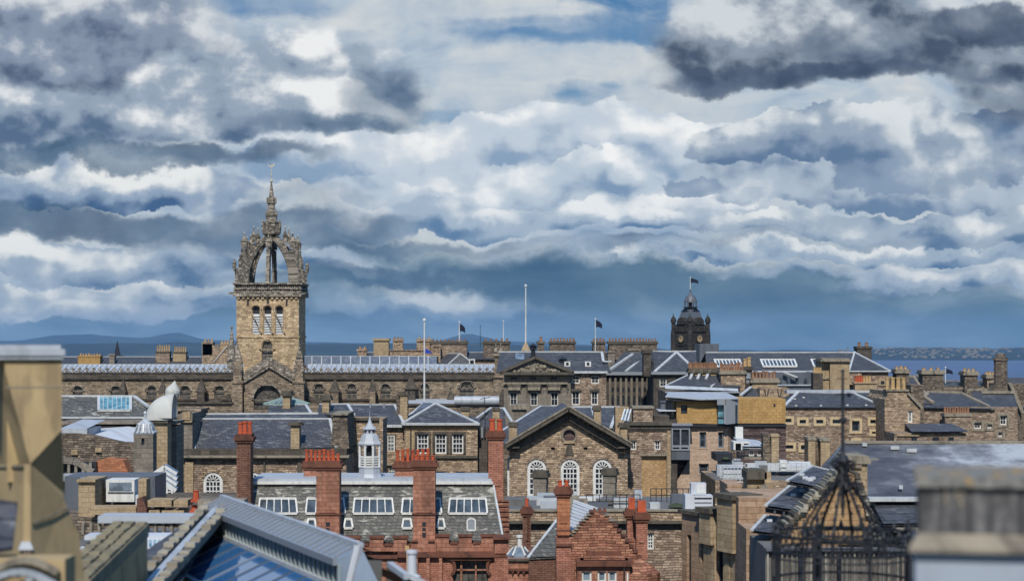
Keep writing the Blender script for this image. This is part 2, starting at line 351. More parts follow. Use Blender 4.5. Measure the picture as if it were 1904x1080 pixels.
slate('dark_slate', srgb('#404246'), srgb('#4e5054'), 0.28, (0.2, 0.2, 0.2), 0.4, (0.035, 0.035, 0.036), 0.4)
slate('mossy_slate', srgb('#504f4b'), srgb('#68665f'), 0.22, (0.40, 0.39, 0.34), 0.9, (0.12, 0.11, 0.075), 0.6)
slate('near_slate', srgb('#484a50'), srgb('#54565c'), 0.22, (0.35, 0.35, 0.34), 0.25, (0.07, 0.07, 0.075), 0.4)
slate('pale_slate', srgb('#5c6470'), srgb('#6b7380'), 0.28, (0.35, 0.37, 0.40), 0.5, (0.08, 0.09, 0.10), 0.4)
plain('lead', srgb('#a9afb5'), 0.5, 0.25, 1.2, 0.4, 0.0, 0.35, (0.16, 0.17, 0.18))
plain('flashing', srgb('#b9bcbc'), 0.55, 0.25, 1.5, 0.3, 0.0, 0.35, (0.2, 0.2, 0.19))
plain('dark_lead', srgb('#5b6068'), 0.5, 0.3, 1.0, 0.4, 0.0, 0.4, (0.04, 0.045, 0.05))
plain('zinc', srgb('#8f949a'), 0.4, 0.15, 1.0, 0.4, 0.2)
plain('white_paint', srgb('#d4d4cf'), 0.55, 0.14, 3.0, 0.25, 0.0, 0.4, (0.34, 0.33, 0.30))
plain('grey_paint', srgb('#6e7680'), 0.5, 0.12, 2.0)
plain('blue_paint', srgb('#8290a0'), 0.5, 0.18, 1.5, 0.3, 0.0, 0.4, (0.17, 0.20, 0.23))
plain('dark_paint', srgb('#2c2e33'), 0.5, 0.2, 2.0)
plain('terracotta', srgb('#b5573a'), 0.75, 0.35, 3.0, 0.2, 0.0, 0.5, (0.12, 0.05, 0.033))
plain('dirty_pot', srgb('#957057'), 0.8, 0.35, 3.0, 0.2, 0.0, 0.55, (0.07, 0.055, 0.045))
plain('buff_pot', srgb('#b79a6e'), 0.8, 0.25, 3.0, 0.2, 0.0, 0.5, (0.09, 0.07, 0.05))
plain('iron', srgb('#22242a'), 0.55, 0.3, 6.0, 0.4, 0.0, 0.4, (0.05, 0.05, 0.05))
plain('gold', srgb('#d9cfae'), 0.3, 0.1, 2.0, 0.5, 0.3)
plain('coping', srgb('#8f8676'), 0.9, 0.4, 1.8, 0.15, 0.0, 0.6, (0.06, 0.055, 0.05), 1.0, 0.5)
plain('dark_coping', srgb('#5d574d'), 0.9, 0.45, 2.0, 0.15, 0.0, 0.6, (0.035, 0.032, 0.03), 1.0, 0.5)
plain('red_coping', srgb('#6f4a3c'), 0.9, 0.4, 1.8, 0.15, 0.0, 0.6, (0.045, 0.03, 0.026), 1.0, 0.5)
plain('felt', srgb('#6d6c6a'), 0.9, 0.3, 0.6, 0.15, 0.0, 0.5, (0.10, 0.10, 0.095))
plain('pale_roof', srgb('#c3c7cc'), 0.6, 0.15, 0.6, 0.3, 0.0, 0.4, (0.3, 0.3, 0.3))
plain('render_wall', srgb('#a0a9b4'), 0.85, 0.12, 1.6, 0.2, 0.0, 0.4, (0.26, 0.28, 0.31))
plain('buff_render', srgb('#b09a74'), 0.9, 0.22, 1.6, 0.15, 0.0, 0.5, (0.13, 0.10, 0.07), 1.0, 0.4)
plain('plant', (0.045, 0.06, 0.03), 0.8, 0.4, 6.0)
plain('flag_blue', srgb('#2743a0'), 0.8, 0.2, 3.0)
plain('flag_dark', srgb('#1c2236'), 0.8, 0.2, 3.0)
plain('copper_green', srgb('#8fa39b'), 0.6, 0.25, 2.0)
glass('window_glass', (0.012, 0.014, 0.018))
glass('pale_glass', (0.10, 0.125, 0.15), 0.1)
glass('skylight_glass', (0.035, 0.045, 0.055), 0.15)
glass('teal_glass', (0.07, 0.16, 0.19), 0.1)
glass('dull_glass', (0.055, 0.05, 0.042), 0.2)
plain('pale_stone', srgb('#a29c8c'), 0.9, 0.4, 2.5, 0.15, 0.0, 0.5, (0.08, 0.075, 0.065), 1.0, 0.5)
rubble('clock_stone', [srgb('#2c2a29'), srgb('#3b3835'), srgb('#4a4641')], srgb('#262423'), 0.6, 0.3, 0.5, (0.02, 0.02, 0.02))
plain('pale_buff', srgb('#c4b08c'), 0.9, 0.25, 3.0, 0.15, 0.0, 0.35, (0.2, 0.16, 0.1))

# ---------------------------------------------------------------- mesh builder
class MB:
    def __init__(s): s.v = []; s.f = []; s.T = None
    def add(s, vs, fs):
        n = len(s.v)
        if s.T is not None: vs = [tuple(s.T @ Vector(p)) for p in vs]
        s.v += [tuple(p) for p in vs]; s.f += [tuple(i + n for i in f) for f in fs]
        return s
    def poly(s, *p): return s.add(p, [tuple(range(len(p)))])
    def box(s, x0, x1, y0, y1, z0, z1):
        return s.add([(x0, y0, z0), (x1, y0, z0), (x1, y1, z0), (x0, y1, z0), (x0, y0, z1), (x1, y0, z1), (x1, y1, z1), (x0, y1, z1)],
                     [(0, 1, 5, 4), (1, 2, 6, 5), (2, 3, 7, 6), (3, 0, 4, 7), (4, 5, 6, 7), (3, 2, 1, 0)])
    def frustum(s, x, y, z0, z1, a0, b0, a1, b1):
        return s.add([(x - a0, y - b0, z0), (x + a0, y - b0, z0), (x + a0, y + b0, z0), (x - a0, y + b0, z0), (x - a1, y - b1, z1), (x + a1, y - b1, z1), (x + a1, y + b1, z1), (x - a1, y + b1, z1)],
                     [(0, 1, 5, 4), (1, 2, 6, 5), (2, 3, 7, 6), (3, 0, 4, 7), (4, 5, 6, 7), (3, 2, 1, 0)])
    def prism(s, pts, y0, y1):
        """xz outline pushed back from y0 to y1"""
        n = len(pts)
        tri = tessellate_polygon([[Vector((p[0], p[1], 0)) for p in pts]])
        vs = [(p[0], y0, p[1]) for p in pts] + [(p[0], y1, p[1]) for p in pts]
        fs = [t for t in tri] + [tuple(i + n for i in t) for t in tri] + [(i, (i + 1) % n, n + (i + 1) % n, n + i) for i in range(n)]
        return s.add(vs, fs)
    def lathe(s, x, y, prof, n=12, rot=0.0, sq=None):
        vs = []
        for r, z in prof:
            for k in range(n):
                a = rot + 2 * math.pi * k / n
                vs.append((x + r * math.cos(a), y + r * math.sin(a), z))
        fs = []
        for i in range(len(prof) - 1):
            for k in range(n):
                fs.append((i * n + k, i * n + (k + 1) % n, (i + 1) * n + (k + 1) % n, (i + 1) * n + k))
        fs.append(tuple(range(n))); fs.append(tuple((len(prof) - 1) * n + k for k in range(n)))
        return s.add(vs, fs)
    def bar(s, p, q, w, h=None, up=(0, 0, 1)):
        """square bar from p to q; h is its size along up"""
        h = h or w; p, q = Vector(p), Vector(q); d = (q - p).normalized(); u = Vector(up)
        if abs(d.dot(u)) > 0.95: u = Vector((0, 1, 0))
        a = d.cross(u).normalized() * w / 2; b = a.cross(d).normalized() * h / 2
        vs = [p - a - b, p + a - b, p + a + b, p - a + b, q - a - b, q + a - b, q + a + b, q - a + b]
        return s.add(vs, [(0, 1, 2, 3), (4, 5, 6, 7), (0, 1, 5, 4), (1, 2, 6, 5), (2, 3, 7, 6), (3, 0, 4, 7)])
    def path(s, pts, w, h=None, up=(0, 0, 1)):
        for p, q in zip(pts, pts[1:]): s.bar(p, q, w, h, up)
        return s
    def facade(s, outer, holes, y, back, reveal=0.25):
        """front wall with real openings at y, plain sides and back at y = back"""
        loops = [outer] + list(holes)
        flat = [p for l in loops for p in l]
        tri = tessellate_polygon([[Vector((p[0], p[1], 0)) for p in l] for l in loops])
        s.add([(p[0], y, p[1]) for p in flat], tri)
        n = len(outer)
        s.add([(p[0], y, p[1]) for p in outer] + [(p[0], back, p[1]) for p in outer],
              [(i, (i + 1) % n, n + (i + 1) % n, n + i) for i in range(n)] + [tuple(range(n, 2 * n))])
        for l in holes:
            n = len(l)
            s.add([(p[0], y, p[1]) for p in l] + [(p[0], y + reveal, p[1]) for p in l], [(i, (i + 1) % n, n + (i + 1) % n, n + i) for i in range(n)])
        return s
    def ring(s, outer, inner, y0, y1):
        n = len(outer)
        for i in range(n):
            j = (i + 1) % n
            a, b, c, d = outer[i], outer[j], inner[j], inner[i]
            s.add([(a[0], y0, a[1]), (b[0], y0, b[1]), (c[0], y0, c[1]), (d[0], y0, d[1]), (a[0], y1, a[1]), (b[0], y1, b[1]), (c[0], y1, c[1]), (d[0], y1, d[1])],
                  [(0, 1, 2, 3), (0, 1, 5, 4), (2, 3, 7, 6)])
        return s
    def build(s, name, mat, parent=None, smooth=False):
        me = bpy.data.meshes.new(name); me.from_pydata(s.v, [], s.f); me.update()
        if smooth:
            for p in me.polygons: p.use_smooth = True
        me.materials.append(M[mat] if isinstance(mat, str) else mat)
        o = bpy.data.objects.new(name, me); COL.objects.link(o)
        if parent is not None: o.parent = parent
        return o
def rect(x0, x1, z0, z1): return [(x0, z0), (x1, z0), (x1, z1), (x0, z1)]
def arch(xc, z0, w, h, n=12, inset=0.0):
    r = w / 2 - inset; zc = z0 + h - w / 2
    return [(xc - r, z0 + inset), (xc + r, z0 + inset)] + [(xc + r * math.cos(math.pi * k / n), zc + r * math.sin(math.pi * k / n)) for k in range(n + 1)]
def lancet(xc, z0, w, h, n=6, inset=0.0):
    w2 = w / 2 - inset; rise = min(h * 0.6, w * 0.9) - inset; zs = z0 + h - inset - rise
    rp = [(w2 * math.cos(t * math.pi / 2 / n) ** 0.8, zs + rise * math.sin(t * math.pi / 2 / n) ** 1.1) for t in range(n + 1)]
    return [(xc - w2, z0 + inset), (xc + w2, z0 + inset)] + [(xc + a, b) for a, b in rp[:-1]] + [(xc, zs + rise)] + [(xc - a, b) for a, b in reversed(rp[:-1])]
def circle(xc, zc, r, n=20): return [(xc + r * math.cos(2 * math.pi * k / n), zc + r * math.sin(2 * math.pi * k / n)) for k in range(n)]

# ---------------------------------------------------------------- things
def gz(d):
    """height of the ground at distance d from the viewer"""
    t = [(-400, 72), (140, 72), (300, 88), (440, 88), (900, 55), (2600, 6), (3300, -4), (60000, -4)]
    for (a, za), (b, zb) in zip(t, t[1:]):
        if d <= b: return za + (zb - za) * (d - a) / (b - a)
    return -4
def P(px, py, d): return Vector(((px - CX) * d / F, d, CAMZ + (HOR - py) * d / F))
class Thing:
    """An Empty on the ground that parents its parts. x(px, y) and z(py, y) turn a photo pixel into local metres, y metres behind the front."""
    def __init__(s, name, label, cat, px, d, rot=0.0, group=None, base=None):
        s.px, s.d, s.g = px, d, (gz(d) if base is None else base)
        o = s.o = bpy.data.objects.new(name, None); COL.objects.link(o)
        o.location = ((px - CX) * d / F, d, s.g); o.rotation_euler = (0, 0, rot)
        o.empty_display_size = 0.5
        o['label'] = label; o['category'] = cat
        if group: o['group'] = group
    def x(s, px, y=0.0): return (px - CX) * (s.d + y) / F - (s.px - CX) * s.d / F
    def z(s, py, y=0.0): return CAMZ + (HOR - py) * (s.d + y) / F - s.g
    def m(s, n): return n * s.d / F
    def part(s, name, mb, mat, parent=None, smooth=False): return mb.build(name, mat, parent or s.o, smooth)
    # -- openings
    def window(s, xc, z0, w, h, y, cols=2, rows=2, fr=0.09, frame='white_paint', pane='window_glass', shape='rect', bar=0.05, T=None, parent=None, mid=0.0, sill=0.0):
        f, g = MB(), MB(); f.T = g.T = T
        x0, x1 = xc - w / 2, xc + w / 2; zt = z0 + h
        if shape == 'rect': o, i = rect(x0, x1, z0, zt), rect(x0 + fr, x1 - fr, z0 + fr, zt - fr)
        elif shape == 'arch': o, i = arch(xc, z0, w, h), arch(xc, z0, w, h, inset=fr)
        else: o, i = lancet(xc, z0, w, h), lancet(xc, z0, w, h, inset=fr)
        f.ring(o, i, y, y + 0.10)
        sp = zt - w / 2 if shape == 'arch' else (zt - min(h * .6, w * .9) * 0.75 if shape == 'lancet' else zt)
        for k in range(1, cols):
            xx = x0 + fr + (w - 2 * fr) * k / cols
            f.box(xx - bar / 2, xx + bar / 2, y + 0.02, y + 0.08, z0 + fr, sp - (fr if shape == 'rect' else 0))
        for k in range(1, rows + (shape == 'arch')):
            zz = z0 + fr + (sp - z0 - 2 * fr * (shape == 'rect') - fr * (shape == 'arch')) * k / rows
            bb = bar + (mid if (k * 2 == rows or (shape == 'arch' and k == rows)) else 0)
            f.box(x0 + fr * .8, x1 - fr * .8, y + 0.015, y + 0.075, zz - bb / 2, zz + bb / 2)
        if shape == 'arch':
            r = w / 2 - fr
            for k in range(1, 6):
                a = math.pi * k / 6; c, q = math.cos(a), math.sin(a)
                f.bar((xc + c * r * .4, y + .045, sp + q * r * .4), (xc + c * r, y + .045, sp + q * r), bar, 0.06, (0, 1, 0))
            pp = [(xc + r * .42 * math.cos(math.pi * k / 8), y + .045, sp + r * .42 * math.sin(math.pi * k / 8)) for k in range(9)]
            f.path(pp, bar, 0.06, (0, 1, 0))
        if shape == 'lancet' and cols > 1:
            r = w / 2 - fr
            for sgn in (-1, 1):
                f.bar((xc, y + .045, sp), (xc + sgn * r * .62, y + .045, sp + r * .75), bar, .06, (0, 1, 0))
                f.bar((xc + sgn * r * .9, y + .045, sp), (xc, y + .045, sp + r * 1.1), bar, .06, (0, 1, 0))
        if sill: f.box(x0 - sill, x1 + sill, y - 0.24, y + 0.05, z0 - 0.14, z0 - 0.003)
        g.poly(*[(p[0], y + 0.07, p[1]) for p in o])
        fo = f.build('window', frame, parent or s.o)
        g.build('pane', pane, fo)
        return fo
    # -- chimneys
    def chimney(s, x0, x1, y0, y1, zb, zt, mat='brown_rubble', cap=0.18, capz=0.3, pots=0, pot='buff_pot', ph=0.9, pr=0.15, rows=1, capmat=None, prnd=0.15, band=None, parent=None):
        b = MB(); b.box(x0, x1, y0, y1, zb, zt - capz)
        if capmat is None:
            b.box(x0 - cap, x1 + cap, y0 - cap, y1 + cap, zt - capz, zt - capz * .45); b.box(x0 - cap * .5, x1 + cap * .5, y0 - cap * .5, y1 + cap * .5, zt - capz * .45, zt)
        if band:
            for zz in band: b.box(x0 - .06, x1 + .06, y0 - .06, y1 + .06, zz - .1, zz + .1)
        o = b.build('chimney', mat, parent or s.o)
        if capmat:
            c = MB(); c.box(x0 - cap, x1 + cap, y0 - cap, y1 + cap, zt - capz, zt - capz * .45); c.box(x0 - cap * .5, x1 + cap * .5, y0 - cap * .5, y1 + cap * .5, zt - capz * .45, zt)
            c.build('chimney_cap', capmat, o)
        for r in range(rows):
            for k in range(pots):
                xx = x0 + (x1 - x0) * (k + .5) / pots; yy = y0 + (y1 - y0) * (r + .5) / rows
                s.pot(xx + random.uniform(-.03, .03), yy, zt, ph * random.uniform(1 - prnd, 1 + prnd), pr, pot, o)
        return o
    def pot(s, x, y, z, h, r, mat, parent):
        p = MB(); p.lathe(x, y, [(r * 1.1, z - .02), (r * 1.12, z + h * .08), (r * .95, z + h * .12), (r * .85, z + h * .8), (r * 1.08, z + h * .86), (r * 1.08, z + h), (r * .7, z + h), (r * .65, z + h * .7)], 8)
        return p.build('chimney_pot', mat, parent)
    # -- roofs
    def roof(s, pts, mat, name='roof', thick=0.12, lines=(), lw=0.22, lmat='flashing', parent=None):
        """pts: list of polygons (each a roof plane); lines: ridges and hips dressed with lead"""
        b = MB()
        for p in pts: b.poly(*p); b.poly(*[(q[0], q[1], q[2] - thick) for q in p])
        o = b.build(name, mat, parent or s.o)
        if lines:
            l = MB()
            for p, q in lines: l.bar(p, q, lw, lw * .5)
            l.build('flashing', lmat, o)
        return o
    def hip(s, x0, x1, y0, y1, z0, z1, il=0.0, ir=0.0, mat='blue_slate', lw=0.22, name='roof', lines=True, lmat='flashing', eave=True, parent=None):
        """hipped roof, ridge along x; il / ir: how far the ridge ends are set in (0 = gable)"""
        ym = (y0 + y1) / 2
        a, b, c, d = (x0, y0, z0), (x1, y0, z0), (x1, y1, z0), (x0, y1, z0)
        e, f = (x0 + il, ym, z1), (x1 - ir, ym, z1)
        ln = [(e, f)] + [(a, e), (d, e), (b, f), (c, f)]
        if not lines: ln = []
        elif eave: ln.append((a, b))
        return s.roof([(a, b, f, e), (b, c, f), (c, d, e, f), (d, a, e)], mat, name, 0.1, ln, lw, lmat, parent)
    def crow(s, x0, x1, y0, y1, z0, zt, nb, steps, mat, name='gable', capmat=None):
        pass
def struct(name, mb, mat, smooth=False):
    o = mb.build(name, mat, None, smooth); o['kind'] = 'structure'; return o
def simple(name, label, cat, mb, mat, group=None, smooth=False):
    o = mb.build(name, mat, None, smooth); o['label'] = label; o['category'] = cat
    if group: o['group'] = group
    return o

# ---------------------------------------------------------------- land, firth and far shore
def land():
    b = MB()
    xs = [-9000, -4000, -1500, -700, -300, -120, 0, 120, 300, 700, 1500, 4000, 9000]
    ys = [-400, -50, 0, 60, 140, 220, 300, 370, 440, 600, 900, 1300, 1800, 2600, 3000, 3300, 3600]
    for yy in ys:
        for xx in xs: b.v.append((xx, yy, gz(yy) + (random.uniform(-2, 2) if yy > 600 else 0)))
    n = len(xs)
    for j in range(len(ys) - 1):
        for i in range(n - 1): b.f.append((j * n + i, j * n + i + 1, (j + 1) * n + i + 1, (j + 1) * n + i))
    m, nt, bs, Pp = new_mat('city_ground')
    c = noise(nt, Pp, 0.02, 5, 0.6, '3D')
    finish(nt, bs, cramp(nt, c, [(0.35, (0.05, 0.05, 0.05)), (0.55, (0.09, 0.085, 0.075)), (0.7, (0.05, 0.07, 0.04))]), 0.95)
    struct('ground', b, 'city_ground')
    m, nt, bs, Pp = new_mat('sea_water')
    x, y, z = sep(nt, Pp)
    r = noise(nt, vec(nt, x * 0.004, y * 0.0012), 1.0, 5, 0.6)
    finish(nt, bs, cramp(nt, r, [(0.3, srgb('#12305a')), (0.7, srgb('#1f4a80'))]), 0.35, noise(nt, Pp, 0.05, 3, 0.6, '3D'), 2.0, 0.5, 0.3)
    s = MB(); s.poly((-16000, 3050, 0), (16000, 3050, 0), (16000, 13500, 0), (-16000, 13500, 0))
    struct('sea', s, 'sea_water')
land()
def hills(name, d0, d1, ridge, jitter, mat, nx=160, ny=9, seed=1):
    """a chain of hills between distances d0 and d1 whose crest follows ridge [(photo x, photo y)] as seen from the viewpoint"""
    rnd = random.Random(seed); b = MB()
    xs = [-500 + 2900 * i / nx for i in range(nx + 1)]
    ph = [rnd.uniform(0, 6.28) for _ in range(8)]
    for j in range(ny + 1):
        t = j / ny; d = d0 + (d1 - d0) * t; prof = math.sin(math.pi * min(1, t * 1.1)) ** 0.7 if t < 0.95 else 0.0
        for px in xs:
            for (a, ya), (c, yc) in zip(ridge, ridge[1:]):
                if px <= c: py = ya + (yc - ya) * (px - a) / (c - a); break
            top = CAMZ + (HOR - py) * (d0 + d1) / 2 / F
            n = sum(math.sin(px * 0.013 * (k + 1) * 1.7 + ph[k] + t * 3 * (k % 3)) / (k + 1.5) for k in range(8)) * jitter
            b.v.append(((px - CX) * d / F, d, max(-6, (top + n * (0.4 + 0.6 * t)) * prof - 3 * (1 - prof) )))
    n = nx + 1
    for j in range(ny):
        for i in range(nx): b.f.append((j * n + i, j * n + i + 1, (j + 1) * n + i + 1, (j + 1) * n + i))
    struct(name, b, mat, True)
m, nt, bs, Pp = new_mat('moor')
c = noise(nt, Pp, 0.0016, 6, 0.62, '3D')
finish(nt, bs, cramp(nt, c, [(0.35, (0.010, 0.020, 0.024)), (0.52, (0.016, 0.03, 0.034)), (0.66, (0.04, 0.055, 0.045))]), 0.95)
hills('hills', 12000, 15500, [(-500, 639), (60, 641), (150, 637), (260, 639), (420, 636), (600, 640), (700, 637), (900, 639), (1100, 644), (1300, 650), (1420, 652), (1600, 650), (1700, 646), (1800, 648), (1904, 645), (2400, 643)], 9.0, 'moor', seed=3)
hills('hills', 22000, 27000, [(-500, 640), (40, 634), (95, 623), (160, 621), (220, 625), (270, 630), (305, 622), (328, 618), (350, 623), (380, 631), (560, 636), (780, 638), (826, 633), (850, 624), (872, 620), (892, 625), (930, 633), (1050, 638), (1300, 655), (1900, 655), (2400, 650)], 9.0, 'moor', seed=8)
def shore_town():
    b = MB(); rnd = random.Random(5)
    for k in range(230):
        px = rnd.choice([rnd.gauss(1740, 45), rnd.gauss(1690, 40), rnd.uniform(1560, 2000), rnd.gauss(1830, 40)])
        d = 12150 + rnd.uniform(0, 1500) ; t = (d - 12000) / 3500
        zz = CAMZ + (HOR - 647) * 13750 / F
        zt = zz * math.sin(math.pi * t * 1.1) ** 0.7
        X = (px - CX) * d / F; w = rnd.uniform(4, 16); h = rnd.uniform(3, 9)
        b.box(X - w, X + w, d, d + 14, zt - 14, zt + h)
    o = struct('distant_town', b, 'grey_ashlar'); o['kind'] = 'stuff'
shore_town()
def air():
    b = MB(); b.box(-15500, 15500, -300, 28000, -7.5, 400)
    m = bpy.data.materials.new('haze'); m.use_nodes = True; nt = m.node_tree; nt.nodes.clear()
    v = nt.nodes.new('ShaderNodeVolumePrincipled'); o = nt.nodes.new('ShaderNodeOutputMaterial')
    v.inputs['Color'].default_value = (0.34, 0.60, 0.92, 1); v.inputs['Density'].default_value = 3.2e-5; v.inputs['Anisotropy'].default_value = 0.0
    nt.links.new(v.outputs[0], o.inputs['Volume'])
    h = b.build('haze', m); h['kind'] = 'stuff'
air()

# ---------------------------------------------------------------- crown-steeple church across the middle
def cathedral():
    T = Thing('cathedral', 'long grey stone church with a crown steeple and fleuron-crested parapets across the middle', 'church', 500, 330)
    X, Z = T.x, T.z
    def pinnacle(xc, yc, w, zb, zs, zt, mat='dark_crown_stone', name='pinnacle', n=4, parent=None, fin=True):
        b = MB(); q = w / 2 * 1.414 if n == 4 else w / 2
        pr = [(q, zb), (q, zs - w * .15), (q * 1.25, zs - w * .12), (q * 1.25, zs), (q * 1.0, zs + .02), (q * .12, zt)]
        if fin: pr += [(q * .28, zt + .06), (q * .28, zt + .2), (0.02, zt + .4)]
        b.lathe(xc, yc, pr, n, math.pi / 4 if n == 4 else 0)
        # crockets up the edges
        if zt - zs > 1.2:
            for k in range(1, 5):
                f = k / 5; rr = q * (1 - f) + q * .12 * f; zz = zs + (zt - zs) * f
                for a in range(4):
                    an = math.pi / 4 + a * math.pi / 2
                    b.box(xc + rr * math.cos(an) - .06, xc + rr * math.cos(an) + .06, yc + rr * math.sin(an) - .06, yc + rr * math.sin(an) + .06, zz - .08, zz + .1)
        return T.part(name, b, mat, parent)
    # -- nave and choir: clerestory walls with a fleuron crest
    zwall, zpar, zcr = Z(703), Z(694), Z(690)
    for (pa, pb, wins, ww, wtop, wbot) in ((40, 446, [145, 215, 282, 345, 408], 19, 718, 742), (566, 934, [593, 654, 717, 790, 868], 19, 714, 742)):
        x0, x1 = X(pa), X(pb); holes = []
        for p in wins:
            w = T.m(27 if p == 868 else ww); holes.append((X(p), Z(wbot), w, Z(wtop - (4 if p == 868 else 0)) - Z(wbot)))
        b = MB(); b.facade(rect(x0, x1, 0, zwall), [lancet(a, z, w, h) for a, z, w, h in holes], 0, 14, 0.45)
        T.part('wall', b, 'cathedral_stone')
        for a, z, w, h in holes:
            T.window(a, z, w, h, 0.38, 2, 2, 0.12, 'grey_ashlar', 'dull_glass', 'lancet', 0.12)
            hm = MB(); o = lancet(a, z + h * .35, w * 1.35, h * .75); i = lancet(a, z + h * .35, w * 1.12, h * .68)
            hm.ring(o[2:] , i[2:], -0.16, 0.002); T.part('hood_mould', hm, 'dark_crown_stone')
        b = MB(); b.box(x0, x1, -0.45, -.003, zwall - .15, zwall + .25); b.box(x0, x1, -0.2, 0.35, zwall + .25, zpar); b.box(x0, x1, -0.32, .45, zpar, zpar + .14)
        b.box(x0, x1, -.35, -.003, Z(744), Z(741))
        T.part('parapet', b, 'dark_ashlar')
        # fleurons: a trefoil every 1.15 m
        b = MB(); k = 0; xx = x0 + .5; zc = zpar + .14
        while xx < x1 - .3:
            b.prism([(xx - .12, zc), (xx + .12, zc), (xx + .13, zc + .38), (xx + .36, zc + .42), (xx + .36, zc + .66), (xx + .14, zc + .68), (xx + .1, zc + .92), (xx - .1, zc + .92), (xx - .14, zc + .68), (xx - .36, zc + .66), (xx - .36, zc + .42), (xx - .13, zc + .38)], -.12, .12)
            b.box(xx + .4, xx + .78, -.1, .1, zc, zc + .34)
            xx += 1.18
        T.part('cresting', b, 'dark_crown_stone')
        T.roof([((x0, .5, Z(692)), (x1, .5, Z(692)), (x1, 5.5, Z(677.5, 5.5)), (x0, 5.5, Z(677.5, 5.5)))], 'lead', 'roof', .1, [((x0, 5.5, Z(677.5, 5.5)), (x1, 5.5, Z(677.5, 5.5)))], .3)
        b = MB(); xx = x0
        while xx < x1: b.bar((xx, .5, Z(692) + .04), (xx, 5.5, Z(677.5, 5.5) + .04), .09); xx += .85
        T.part('roof_roll', b, 'zinc')
    # higher nave roof behind, slated panels
    T.roof([((X(566, 9), 9, Z(679, 9)), (X(812, 9), 9, Z(679, 9)), (X(812, 12), 12, Z(662, 12)), (X(566, 12), 12, Z(662, 12)))], 'pale_slate', 'roof', .1,
           [((X(566, 12), 12, Z(662, 12)), (X(812, 12), 12, Z(662, 12)))] + [((X(p, 9), 8.95, Z(679, 9)), (X(p, 12), 11.95, Z(662, 12))) for p in range(580, 812, 18)], .14)
    b = MB(); b.box(X(566, 12), X(812, 12), 12.1, 20, 5, Z(663, 12)); T.part('wall', b, 'cathedral_stone')
    # buttress pinnacles along the walls
    for p, zt, w in ((232, 704, 12), (305, 706, 12), (377, 703, 16), (624, 703, 17), (694, 703, 13), (765, 697, 20), (838, 722, 13), (936, 718, 16)):
        h = 25 if p != 838 else 24
        b = MB(); wm = T.m(w); b.box(X(p) - wm * .42, X(p) + wm * .42, -2.2, -.003, 0, Z(zt + h) + .02)
        bo = T.part('buttress', b, 'dark_ashlar' if p in (765, 936, 377, 232) else 'cathedral_stone')
        pinnacle(X(p), -1.3, wm * 1.05, Z(zt + h) - .02, Z(zt + h) + .15, Z(zt + 1), 'dark_ashlar', parent=bo)
    # lean-to aisle roof and chapel blocks below the clerestory
    b = MB(); b.box(X(566), X(934), -6, -.4, 0, Z(752)); b.box(X(330), X(446), -7, -.4, 0, Z(748)); b.box(X(40), X(328), -5, -.4, 0, Z(760)); T.part('aisle', b, 'cathedral_stone')
    b = MB(); b.box(X(640), X(934), -6.3, -5.9, Z(752), Z(748)); T.part('aisle_parapet', b, 'dark_ashlar')
    b = MB(); b.box(X(326), X(446), -7.4, -6.9, Z(748), Z(744)); T.part('aisle_parapet', b, 'dark_ashlar')
    T.roof([((X(740), -6, Z(749)), (X(930), -6, Z(749)), (X(925), -1, Z(741)), (X(745), -1, Z(741)))], 'lead', 'aisle_roof')
    for p0, z0, p1, z1 in ((382, 752, 432, 735), (566, 735, 612, 752)):
        b = MB(); b.bar((X(p0), -2.6, Z(z0)), (X(p1), -2.6, Z(z1)), .9, .7); b.bar((X(p0), -2.6, Z(z0 + 12)), (X(p1), -2.6, Z(z1 + 12)), .5, .5)
        T.part('flying_buttress', b, 'dark_ashlar')
    # turret at the right end
    b = MB(); b.box(X(917), X(936), -1.5, 1.2, 0, Z(700)); b.box(X(915), X(938), -1.8, 1.5, Z(702), Z(698)); b.box(X(920), X(933), -1.2, .9, Z(700), Z(662)); b.box(X(917), X(936), -1.5, 1.2, Z(662), Z(660))
    to = T.part('corner_turret', b, 'cathedral_stone')
    for p in (922, 931): pinnacle(X(p), -.9, T.m(7), Z(660), Z(655), Z(642), parent=to); pinnacle(X(p), .6, T.m(7), Z(660), Z(655), Z(644), parent=to)
    # -- transept gable in front of the tower
    y = -6.0; x0, x1, xa = X(454, y), X(548, y), X(501, y); ze, za = Z(704, y), Z(676, y)
    w, h = T.m(50), Z(716, y) - Z(762, y); wz = Z(762, y)
    b = MB(); b.facade([(x0, 0), (x1, 0), (x1, ze), (xa, za), (x0, ze)], [lancet(X(497, y), wz, w, h)], y, y + 9, .7)
    T.part('transept', b, 'cathedral_stone')
    T.window(X(497, y), wz, w, h, y + .55, 4, 2, .2, 'dark_ashlar', 'dull_glass', 'lancet', .18)
    b = MB(); o = lancet(X(497, y), wz, w * 1.16, h * 1.06); i = lancet(X(497, y), wz, w * 1.0, h); b.ring(o[2:], i[2:], y - .25, y + .01); T.part('hood_mould', b, 'dark_crown_stone')
    b = MB()
    for s_ in (-1, 1):
        e = x0 if s_ < 0 else x1
        b.bar((e + s_ * -.0, y - .1, ze + .1), (xa, y - .1, za + .15), .9, .55)
        b.bar((e, y - .3, ze - .5), (xa, y - .3, za - .45), .3, .35)
        for k in range(8):
            f = (k + .5) / 8; xx = e + (xa - e) * f; zz = ze + (za - ze) * f + .3
            b.prism([(xx - .3, zz), (xx + .3, zz + .0), (xx + .22, zz + .5), (xx + .36, zz + .7), (xx, zz + .95), (xx - .36, zz + .7), (xx - .22, zz + .5)], y - .3, y + .1)
    T.part('gable_coping', b, 'dark_crown_stone')
    T.roof([((x0, y, ze), (xa, y, za), (xa, y + 9, za), (x0, y + 9, ze)), ((x1, y, ze), (xa, y, za), (xa, y + 9, za), (x1, y + 9, ze))], 'lead', 'transept_roof')
